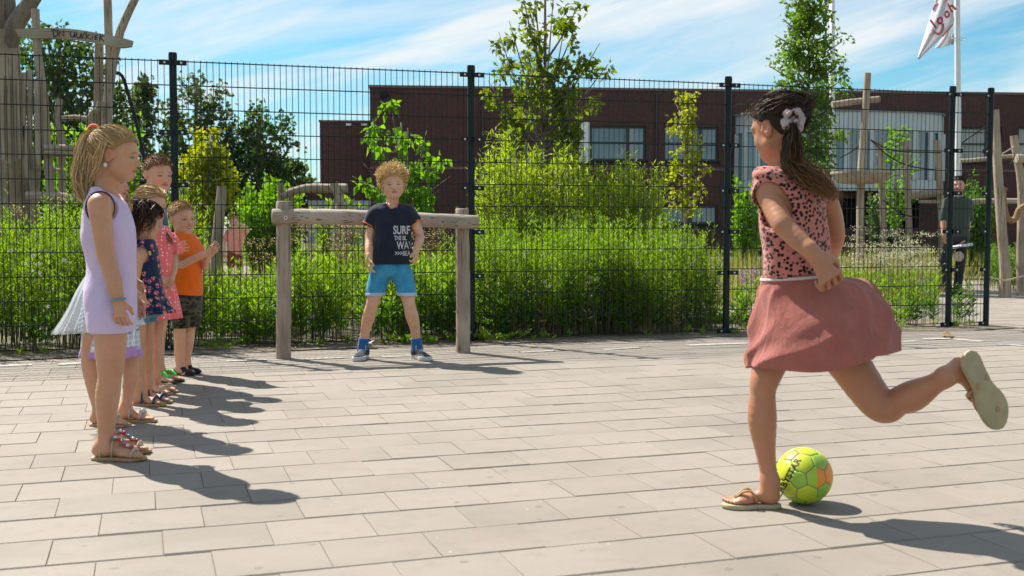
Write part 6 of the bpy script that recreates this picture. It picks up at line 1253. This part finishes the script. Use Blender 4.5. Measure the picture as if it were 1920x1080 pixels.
T.finish(); D = T.field(366, 540, .0065); T.torso([(283, 376, 0, .10, .058), (280, 386, 0, .128, .08), (278, 430, 0, .130, .095), (278, 520, 0, .128, .098)], .02, D); T.chain([(262, 390, -.09, 13), (260, 425, -.11, 13)], .02, D); T.chain([(294, 390, .09, 13), (302, 422, .07, 12.5)], .02, D); T.fold(D, .004, 26, 2.); D.plane(T.p(960, 522), (0, 0, -1)); D.cone(T.p(284, 362), T.p(283, 378), .06, .05, .005, 's'); D.build('tee_shirt', CM['blue'], T.root)
D = T.field(510, 610, .0065); T.torso([(292, 515, 0, .13, .10), (292, 545, 0, .13, .10)], .02, D); T.chain([(282, 545, -.05, 19), (282, 605, -.05, 18)], .02, D); T.chain([(302, 545, .06, 19), (302, 605, .06, 18)], .02, D); D.plane(T.p(960, 598), (0, 0, -1)); D.build('shorts', CM['charcoal'], T.root)
hair_cap('hair', T.hc, T.fr, T.hs, HM['brown'], T.root, .005, .005); short_hair('hair_strands', T.hc, T.fr, T.hs, HM['brown'], T.root, 2800, (.45, .9, .0), lambda u: .010 + .026 * np.clip(u[:, 2], 0, 1), lambda u: .16 + .42 * np.clip(u[:, 2], 0, 1) * (u[:, 1] > .1), .0024)
# ================================================================== girl in coral dress
C_ = Person(298, 736, 'blonde girl in coral pink dotted dress between the other children', Y=6.95, skin=(.62, .36, .23), h=.0062, yaw=R(-35))
C_.begin(240, 350, 340, 746, -.32, .30); F = C_.F
ql = [C_.chain([(276, 595, -.05, 13), (275, 640, -.05, 10.5), (275, 665, -.05, 10.5), (281, 712, -.05, 7.5)]), C_.chain([(296, 595, .06, 12.5), (293, 640, .06, 10), (291, 662, .06, 10), (292, 705, .06, 7)])]
C_.torso([(290, 424, 0, .08, .05), (290, 445, 0, .105, .07), (290, 500, 0, .095, .08), (289, 560, 0, .11, .085)]); q1 = C_.chain([(272, 442, -.09, 10), (270, 480, -.10, 8.5), (278, 510, -.10, 7.5), (296, 520, -.12, 6)]); q2 = C_.chain([(312, 442, .09, 10), (322, 475, .08, 8.5), (326, 500, .04, 7.5), (322, 520, .0, 6)])
hand(F, q1[-1], (.8, -.1, -.3), (0, 1, 0), .125, curl=.4); hand(F, q2[-1], (.1, -.4, -.8), (-1, 0, 0), .125, curl=.4)
C_.head(284, 385, 0, 1.10, R(-38), R(-10), R(-3), C_.p(289, 428), .045, .7)
for q in ql:
    hb = np.array((q[-1][0] - .05, q[-1][1] + .02, .014)); f = (1, -.35, 0); foot(F, hb, np.array(f), np.array((0, 0, 1.)), .21, q[-1], .027); so = sole('sandal', hb, f, (0, 0, 1), .21, .014, CM['tan'], C_.root); strap(hb, f, (0, 0, 1), .21, .72, .72, .19, .19, .16, CM['beige'], so, .009); strap(hb, f, (0, 0, 1), .21, .16, .34, .13, .13, .36, CM['beige'], so, .008)
C_.finish(); D = C_.field(424, 530, .0058); C_.torso([(290, 432, 0, .095, .055), (290, 440, 0, .115, .07), (290, 470, 0, .115, .09), (291, 505, 0, .118, .10), (291, 520, 0, .108, .092)], .02, D); C_.fold(D, .004, 30, 1.); D.plane(C_.p(960, 518), (0, 0, -1)); D.cone(C_.p(290, 420), C_.p(290, 434, -.01), .06, .048, .006, 's'); top = D.build('dress_top', CM['coralpink'], C_.root)
def sring(Pn, u, v, wl, b, d=0.): q = Pn.p(u, v, d); return (q, Pn.lat * wl, Pn.fwd * b)
V, Fs = loft([sring(C_, 291, 517, .105, .09), sring(C_, 293, 540, .125, .11), sring(C_, 296, 570, .138, .122), sring(C_, 298, 597, .146, .130)], 120, lambda th, t: 1 + (.012 + .04 * t) * np.sin(th * 15 + 2 * np.sin(th * 2)), sub=6); part('dress_skirt', V, Fs, CM['coralpink'], C_.root, True)
for (u0, v0, d0, sg) in ((317, 440, .09, 1), (270, 440, -.10, -1)):
    V, Fs = loft([sring(C_, u0 - 3 * sg, v0 - 4, .030, .045, d0), sring(C_, u0 + 2 * sg, v0 + 10, .052, .058, d0), sring(C_, u0 + 4 * sg, v0 + 34, .062, .066, d0)], 60, lambda th, t: 1 + .10 * t * np.sin(th * 9), sub=5); part('flutter_sleeve', V, Fs, CM['coralpink'], top, True)
hair_cap('hair', C_.hc, C_.fr, C_.hs, HM['blonde'], C_.root, .007, .005); pulled_hair('hair_strands', C_.hc, C_.fr, C_.hs, HM['blonde'], C_.root, 900, (.25, -.75, -.35), .0036, .012); bundle('side_hair', [C_.p(262, 385, -.05), C_.p(258, 410, -.04), C_.p(266, 430, -.03)], .03, (.04, .03), 150, HM['blonde'], C_.root, width=.004)
bundle('braid', [C_.p(300, 424, .05), C_.p(308, 434, .0), C_.p(316, 446, -.02), C_.p(324, 458, -.02)], .010, (.014, .014, .008), 120, HM['brown'], C_.root, width=.004, wave=.006)
# ================================================================== dark-haired small girl
W = Person(280, 757, 'small dark-haired girl in navy printed top seen from behind', Y=6.5, skin=(.54, .30, .18), h=.006, yaw=R(10))
W.begin(225, 340, 368, 768, -.30, .30); F = W.F
ql = [W.chain([(262, 600, -.05, 13.5), (262, 650, -.05, 10.5), (261, 672, -.05, 11), (262, 728, -.05, 7.8)]), W.chain([(277, 600, .06, 13.5), (276, 648, .06, 10.5), (275, 668, .06, 10.5), (276, 720, .06, 7.5)])]
W.torso([(270, 452, 0, .075, .05), (271, 475, 0, .10, .068), (273, 520, 0, .09, .075), (272, 590, 0, .105, .085)]); q1 = W.chain([(262, 478, -.10, 10), (256, 510, -.12, 8.5), (254, 528, -.12, 8), (262, 545, -.13, 6.5), (266, 552, -.13, 6)]); q2 = W.chain([(278, 478, .10, 10), (286, 515, .11, 8.5), (296, 545, .1, 6)])
hand(F, q1[-1], (.3, 0, -1), (0, 1, 0), .115, curl=.4); hand(F, q2[-1], (.4, 0, -.9), (0, -1, 0), .115, curl=.4); W.head(270, 416, 0, 1.08, R(36), R(-14), 0, W.p(270, 458), .043)
for q in ql:
    hb = np.array((q[-1][0] - .05, q[-1][1] + .01, .014)); f = (1, -.12, 0); foot(F, hb, np.array(f), np.array((0, 0, 1.)), .20, q[-1], .026); so = sole('sandal', hb, f, (0, 0, 1), .20, .014, CM['tan'], W.root); strap(hb, f, (0, 0, 1), .20, .74, .74, .19, .19, .17, CM['navy_leather'], so, .012); strap(hb, f, (0, 0, 1), .20, .14, .36, .13, .13, .38, CM['navy_leather'], so, .008)
W.finish(); D = W.field(440, 592, .0056); W.torso([(270, 456, 0, .06, .045), (270, 464, 0, .082, .06), (272, 490, 0, .108, .082), (274, 520, 0, .108, .088), (276, 555, 0, .115, .098), (278, 575, 0, .12, .105)], .02, D); W.fold(D, .003, 30, 1.); D.plane(W.p(960, 562), (0, 0, -1)); D.cone(W.p(260, 478, -.25), W.p(264, 478, -.088), .05, .045, .006, 's'); tp_ = D.build('top', CM['navyprint'], W.root)
V, Fs = loft([sring(W, 277, 556, .118, .100), sring(W, 279, 570, .135, .118), sring(W, 283, 586, .148, .136)], 110, lambda th, t: 1 + (.02 + .06 * t) * np.sin(th * 11 + np.sin(th * 3)), sub=6); part('top_frill', V, Fs, CM['navyprint'], tp_, True)
D = W.field(565, 615, .0058); W.torso([(272, 570, 0, .115, .09), (271, 585, 0, .118, .092)], .02, D); W.chain([(262, 585, -.05, 17), (262, 612, -.05, 16.5)], .01, D); W.chain([(277, 585, .06, 16), (277, 612, .06, 16)], .01, D); D.plane(W.p(960, 605), (0, 0, -1)); D.build('denim_shorts', CM['denimblue'], W.root)
hair_cap('hair', W.hc, W.fr, W.hs, HM['dark2'], W.root, .010, .005)
n = 1500; u = scalp_roots(n); cr = np.array((0, -.25, .97)); k = 14; t = np.linspace(0, 1, k)[None, :, None]; q = (cr + rng.normal(0, .25, (n, 1, 3))) * (1 - np.minimum(t * 1.7, 1)) + u[:, None] * np.minimum(t * 1.7, 1); p = on_scalp(q, .012 + .006 * rng.random((n, 1, 1))); hang = np.clip(t[..., 0] - .59, 0, 1) / .41 * np.where(u[:, 1:2] < .35, 1, .4) * rng.uniform(.05, .13, (n, 1)); p[..., 2] -= hang; p[..., :2] += (.012 * np.sin(hang * 60 + rng.random((n, 1)) * 6))[..., None] * rng.normal(size=(n, 1, 2)); ribbons('long_hair', to_world(p, W.hc, W.fr, W.hs), .0048, HM['dark2'], W.root)
# ================================================================== girl with the tulle skirt
B = Person(240, 785, 'girl with white tulle skirt half hidden behind the girl in lilac', Y=5.85, skin=(.56, .31, .19), h=.006, yaw=R(2))
B.begin(95, 310, 280, 800, -.35, .40); F = B.F
ql = [B.chain([(176, 610, -.10, 19), (168, 660, -.10, 14.5), (168, 690, -.10, 14), (178, 745, -.10, 10), (186, 772, -.08, 8.5)]), B.chain([(238, 610, .06, 18), (244, 670, .06, 14), (245, 700, .06, 13.5), (240, 740, .06, 10), (236, 764, .06, 8.5)])]
B.torso([(205, 388, 0, .08, .05), (205, 410, 0, .115, .075), (206, 460, 0, .105, .085), (205, 520, 0, .10, .08), (205, 600, 0, .14, .11)]); q1 = B.chain([(200, 412, -.12, 14), (206, 460, -.13, 12), (225, 500, -.13, 10), (238, 530, -.12, 8)]); q2 = B.chain([(206, 412, .12, 14), (214, 460, .14, 12), (235, 500, .14, 10), (250, 525, .12, 8)])
hand(F, q1[-1], (.5, 0, -.8), (0, 1, 0), .125, curl=.4); hand(F, q2[-1], (.5, 0, -.8), (0, -1, 0), .125, curl=.4); B.head(205, 338, 0, 1.10, R(-8), R(-6), 0, B.p(204, 392), .046, .7)
for q, so_m in zip(ql, ('silver', 'silver')):
    hb = np.array((q[-1][0] - .05, q[-1][1] + .01, .014)); f = (1, -.1, 0); foot(F, hb, np.array(f), np.array((0, 0, 1.)), .215, q[-1], .027); so = sole('sandal', hb, f, (0, 0, 1), .215, .014, CM['tan'], B.root); strap(hb, f, (0, 0, 1), .215, .66, .66, .19, .19, .20, CM['silver'], so, .014, beads=(CM['bead_white'], CM['lilac'], CM['bead_white'], CM['lilac'], CM['bead_white'])); strap(hb, f, (0, 0, 1), .215, .14, .36, .13, .13, .38, CM['silver'], so, .009)
B.finish(); D = B.field(396, 530, .006); B.torso([(205, 402, 0, .10, .055), (205, 412, 0, .125, .08), (206, 460, 0, .115, .095), (205, 505, 0, .11, .09), (205, 522, 0, .112, .092)], .02, D); D.plane(B.p(960, 515), (0, 0, -1)); D.build('bodice', CM['stripe'], B.root)
wv = lambda n_, a, b: (lambda th, t: 1 + (a + b * t) * np.sin(th * n_ + 2 * np.sin(th * 2)))
def ring2(u, v, wl, b, du=0, dz=0): q = B.p(u, v); return (q, B.lat * wl, B.fwd * b + np.array((0, 0, dz)))
V, Fs = loft([ring2(204, 505, .115, .095), ring2(198, 540, .16, .14, 0, .01), ring2(192, 580, .19, .175, 0, .012), ring2(186, 617, .215, .225, 0, .02)], 160, wv(17, .01, .05), sub=6); part('tulle_skirt', V, Fs, CM['tulle'], B.root, True)
V, Fs = loft([ring2(205, 506, .108, .088), ring2(203, 550, .135, .120), ring2(205, 622, .160, .152)], 120, wv(13, .005, .03), sub=8); part('striped_skirt', V, Fs, CM['stripe'], B.root, True)
V, Fs = loft([ring2(207, 600, .142, .140), ring2(208, 655, .150, .150)], 100, wv(9, .0, .02), sub=6); part('scale_skirt', V, Fs, CM['scale'], B.root, True)
V, Fs = loft([ring2(208, 648, .148, .148), ring2(208, 668, .155, .156)], 120, wv(21, .01, .05), sub=4); part('lilac_frill', V, Fs, CM['purple'], B.root, True)
hair_cap('hair', B.hc, B.fr, B.hs, HM['blonde'], B.root, .008, .006); pulled_hair('hair_strands', B.hc, B.fr, B.hs, HM['blonde'], B.root, 500, (0, -.6, -.6), .004, .012); bundle('side_hair', [B.p(224, 345, .06), B.p(232, 362, .06), B.p(240, 385, .05), B.p(238, 405, .05)], .012, (.022, .024, .015), 140, HM['blonde'], B.root, width=.004, wave=.006)
# ================================================================== man behind the fence
Hh = Person(1797, 551, 'man in dark green shirt holding papers, standing behind the last fence panel', Y=17.3, skin=(.58, .36, .26), h=.011, yaw=R(-100))
Hh.begin(1735, 1850, 318, 558, -.5, .45); F = Hh.F
ql = [Hh.chain([(1785, 442, 0, 9.5), (1772, 490, -.05, 7), (1774, 520, .05, 6), (1779, 543, .12, 4.5)]), Hh.chain([(1803, 442, 0, 9.5), (1801, 490, -.03, 7), (1797, 520, 0, 6), (1794, 543, .02, 4.5)])]
Hh.torso([(1796, 372, 0, .13, .08), (1796, 385, 0, .19, .11), (1795, 410, 0, .18, .12), (1794, 440, 0, .17, .11)]); q1 = Hh.chain([(1776, 380, 0, 6.5), (1770, 405, .02, 5.6), (1769, 425, .0, 5), (1770, 442, -.05, 3.8)]); q2 = Hh.chain([(1816, 380, 0, 6.5), (1817, 408, .02, 5.6), (1812, 435, -.05, 5), (1806, 452, -.1, 3.8)])
hand(F, q1[-1], (0, -.2, -1), (1, 0, 0), .18, curl=.5); hand(F, q2[-1], (-.5, -.2, -.8), (-1, 0, 0), .18, curl=.9); Hh.head(1797, 347, 0, 1.26, R(-115), 0, 0, Hh.p(1797, 372), .06); Hh.finish()
D = Hh.field(360, 455, .011); Hh.torso([(1796, 368, 0, .12, .085), (1796, 378, 0, .195, .11), (1795, 410, 0, .185, .135), (1794, 448, 0, .180, .13)], .03, D); Hh.chain([(1776, 380, 0, 8.6), (1769, 410, .02, 7.2)], .03, D); Hh.chain([(1816, 380, 0, 8.6), (1817, 412, .02, 7.2)], .03, D); Hh.fold(D, .006, 18, 1.); D.plane(Hh.p(960, 444), (0, 0, -1)); D.cone(Hh.p(1797, 360), Hh.p(1797, 368, -.03), .075, .06, .01, 's'); D.build('shirt', CM['forest'], Hh.root)
D = Hh.field(434, 556, .011); Hh.torso([(1794, 438, 0, .175, .125), (1794, 452, 0, .185, .13)], .03, D); Hh.chain([(1785, 450, 0, 11), (1772, 490, -.05, 9), (1775, 525, .05, 8), (1779, 546, .1, 7)], .03, D); Hh.chain([(1803, 450, 0, 11), (1801, 490, -.03, 9), (1797, 525, 0, 8), (1794, 546, .02, 7)], .03, D); D.build('trousers', CM['charcoal'], Hh.root)
for q in ql: D = Field(q[-1] * (1, 1, 0) - .35, q[-1] * (1, 1, 0) + .35, .010); b_ = q[-1] * (1, 1, 0); D.cone(b_ + (0, .06, .045), b_ + (-.02, -.16, .04), .05, .045, .03); D.plane(b_ + (0, 0, .004), (0, 0, -1)); D.build('shoe', CM['shoe'], Hh.root)
hair_cap('hair', Hh.hc, Hh.fr, Hh.hs, HM['dark2'], Hh.root, .008, .009); short_hair('hair_strands', Hh.hc, Hh.fr, Hh.hs, HM['dark2'], Hh.root, 300, (.3, .6, .3), .03, .6, .008)
pr = thing('papers', Hh.p(1804, 461, -.2), 'rolled pale papers in the hand of the man behind the fence', 'papers'); mb = MB(); mb.tube([Hh.p(1786, 464, -.20), Hh.p(1823, 458, -.20)], .034, 12, flat=.7); mb.build('sheets', CM['paper'], pr, True)
pd = thing('beige_pad', Hh.p(1798, 490, -.2), 'beige rounded pad held below the papers by the man', 'pad'); mb = MB(); mb.lathe(Hh.p(1798, 481, -.20), [(.02, -.012), (.075, -.010), (.082, 0), (.075, .010), (.02, .012)], 20, (.1, -1, .1)); mb.build('disc', CM['beige'], pd, True)
# ================================================================== far child
X = Person(440, 529, 'far child in salmon shirt standing behind the fence and herbs', Y=21.0, skin=(.82, .54, .40), h=.011, yaw=R(-80))
X.begin(412, 474, 396, 536, -.4, .4); F = X.F
ql = [X.chain([(434, 480, 0, 6), (432, 505, 0, 4.6), (434, 525, 0, 3.6)]), X.chain([(447, 480, 0, 6), (449, 505, 0, 4.6), (452, 525, 0, 3.6)])]
X.torso([(441, 430, 0, .10, .06), (441, 440, 0, .14, .08), (440, 475, 0, .12, .08)]); q1 = X.chain([(427, 436, 0, 4.6), (420, 455, 0, 3.8), (421, 476, -.05, 3)]); q2 = X.chain([(455, 436, 0, 4.6), (464, 432, 0, 4), (458, 424, -.1, 3)])
hand(F, q1[-1], (0, -.1, -1), (1, 0, 0), .15, curl=.4); hand(F, q2[-1], (-.6, -.2, .4), (0, -1, 0), .15, curl=.6); X.head(439, 416, 0, 1.12, R(-80), R(-5), 0, X.p(440, 432), .05)
for q in ql: foot(F, q[-1] * (1, 1, 0) + np.array((0, .05, .004)), np.array((.1, -1, 0)), np.array((0, 0, 1.)), .22, q[-1], .03, False)
X.finish(); D = X.field(426, 484, .010); X.torso([(441, 430, 0, .10, .07), (441, 436, 0, .130, .085), (441, 460, 0, .125, .095), (441, 480, 0, .130, .10)], .02, D); X.chain([(429, 436, 0, 5.6), (424, 447, 0, 5.4)], .02, D); X.chain([(452, 436, 0, 5.6), (460, 436, 0, 5.2)], .02, D); X.fold(D, .005, 20, 1.); D.plane(X.p(960, 477), (0, 0, -1)); D.build('tee_shirt', CM['salmon'], X.root)
D = X.field(468, 510, .010); X.torso([(440, 473, 0, .13, .10), (440, 482, 0, .14, .10)], .02, D); X.chain([(434, 482, 0, 7.5), (432, 504, 0, 7)], .02, D); X.chain([(447, 482, 0, 7.5), (449, 504, 0, 7)], .02, D); D.plane(X.p(960, 502), (0, 0, -1)); D.build('shorts', CM['rust'], X.root)
hair_cap('hair', X.hc, X.fr, X.hs, HM['curl'], X.root, .008, .009); short_hair('hair_strands', X.hc, X.fr, X.hs, HM['curl'], X.root, 250, (.3, .8, 0), .03, .5, .008)
# ================================================================== football
br = 53.5 / S(4.14); bc = G(1507, 939) * (1, 1, 0) + np.array((0, 0, br)); bc[1] = 4.14; bc[0] = P(1507.5, 885, 4.14)[0]
ball = thing('football', bc * (1, 1, 0), 'yellow-green football with orange patches beside the standing foot', 'ball')
ph_ = (1 + 5 ** .5) / 2; ico = np.array([(0, a, b * ph_) for a in (-1, 1) for b in (-1, 1)] + [(a, b * ph_, 0) for a in (-1, 1) for b in (-1, 1)] + [(b * ph_, 0, a) for a in (-1, 1) for b in (-1, 1)], float); ico /= np.linalg.norm(ico[0])
ed = math.dist(ico[0], ico[1]); dm = np.linalg.norm(ico[:, None] - ico[None], axis=2); el = np.min(dm[dm > .1]); tv = {}
for i in range(12):
    for j in range(12):
        if i != j and abs(dm[i, j] - el) < 1e-3: tv[(i, j)] = ico[i] * 2 / 3 + ico[j] / 3
faces = []
for i in range(12): nb = [j for j in range(12) if (i, j) in tv]; faces.append(('pent', ico[i], [tv[(i, j)] for j in nb]))
for i in range(12):
    for j in range(i + 1, 12):
        for k in range(j + 1, 12):
            if (i, j) in tv and (j, k) in tv and (i, k) in tv: faces.append(('hex', ico[i] + ico[j] + ico[k], [tv[(i, j)], tv[(j, i)], tv[(j, k)], tv[(k, j)], tv[(k, i)], tv[(i, k)]]))
from mathutils import Euler
rot = np.array(Euler((R(12), R(24), R(8))).to_matrix())
def ballmat(name, a, b_): m = simple(name, a, b_, 25, .42, .15, .002, lo=.4, hi=.7); return m
BMt = {'y': ballmat('lime_yellow_panel', (.52, .62, .03), (.42, .52, .03)), 'g': ballmat('lime_green_panel', (.30, .52, .05), (.26, .44, .05)), 'o': ballmat('orange_panel', (.80, .30, .02), (.68, .25, .02)), 'seam': simple('grey_seam', (.20, .19, .16), None, 40, .8)}
m, nt, b = M('half_orange_panel'); sx = N(nt, 'ShaderNodeSeparateXYZ', {0: coords(nt)}); nt.links.new(mixc(nt, mrange(nt, sx.outputs[0], .0205, .0215), (.36, .56, .04), (.80, .30, .02)), b.inputs['Base Color']); b.inputs['Roughness'].default_value = .42; BMt['h'] = m
bm = bmesh.new(); bmesh.ops.create_uvsphere(bm, u_segments=40, v_segments=24, radius=br * .985); V = np.array([v.co[:] for v in bm.verts]); Fs = [tuple(v.index for v in f.verts) for f in bm.faces]; bm.free(); part('bladder', V + bc, Fs, BMt['seam'], ball, True)
tgt_dir = unit(np.array((.12, -1, .05))); 
for kind, ctr, vs in faces:
    n_ = unit(ctr) @ rot.T; vs = [unit(v) @ rot.T for v in vs]; ax = unit(np.cross(n_, (0, 0, 1) if abs(n_[2]) < .9 else (1, 0, 0))); ay = np.cross(n_, ax); vs.sort(key=lambda v: math.atan2(v @ ay, v @ ax)); m_ = len(vs); V = [n_ * br]; Fs = []; sub = 4; rows = 5
    peri = []
    for i in range(m_):
        for q in range(sub): peri.append(vs[i] * (1 - q / sub) + vs[(i + 1) % m_] * (q / sub))
    for r_ in range(1, rows + 1):
        f = (.3, .6, .82, .925, .965)[r_ - 1]; rr = (br, br, br * .999, br * .994, br * .98)[r_ - 1]
        for p_ in peri: V.append(unit(n_ * (1 - f) * np.dot(unit(p_), n_) + p_ * f) * rr)
    L_ = len(peri)
    for i in range(L_): Fs.append((0, 1 + i, 1 + (i + 1) % L_))
    for r_ in range(rows - 1):
        for i in range(L_): a = 1 + r_ * L_ + i; c = 1 + r_ * L_ + (i + 1) % L_; Fs.append((a, a + L_, c + L_, c))
    d1 = n_ @ unit((.78, -.60, .10)); d2 = n_ @ unit((.20, -.97, .12)); d3 = n_ @ unit((-.75, -.2, .62)); mm = 'y' if kind == 'hex' else 'g'
    if d1 > .955: mm = 'o'
    elif d2 > .965: mm = 'h'
    elif d3 > .93: mm = 'o'
    elif n_ @ unit((.25, -.75, .6)) > .93: mm = 'g'
    pn = part('panel', np.array(V) + bc, Fs, BMt[mm], ball, True)
V2, F2 = text_mesh('DERBYSTAR', .034, True); c_, s2 = math.cos(R(62)), math.sin(R(62)); q = P(1475, 901, 4.0); W_ = []
for a, b, _ in V2:
    p_ = q + np.array((a * c_ - b * s2, 0, a * s2 + b * c_)); d = p_ - np.array((0, 0, CAM_H)); d = d / np.linalg.norm(d); o_ = np.array((0, 0, CAM_H)) - bc; bq = o_ @ d; disc = bq * bq - (o_ @ o_ - (br * 1.006) ** 2); W_.append(np.array((0, 0, CAM_H)) + d * (-bq - math.sqrt(max(disc, 0))))
part('lettering', np.array(W_), F2, MAT['black'], ball)
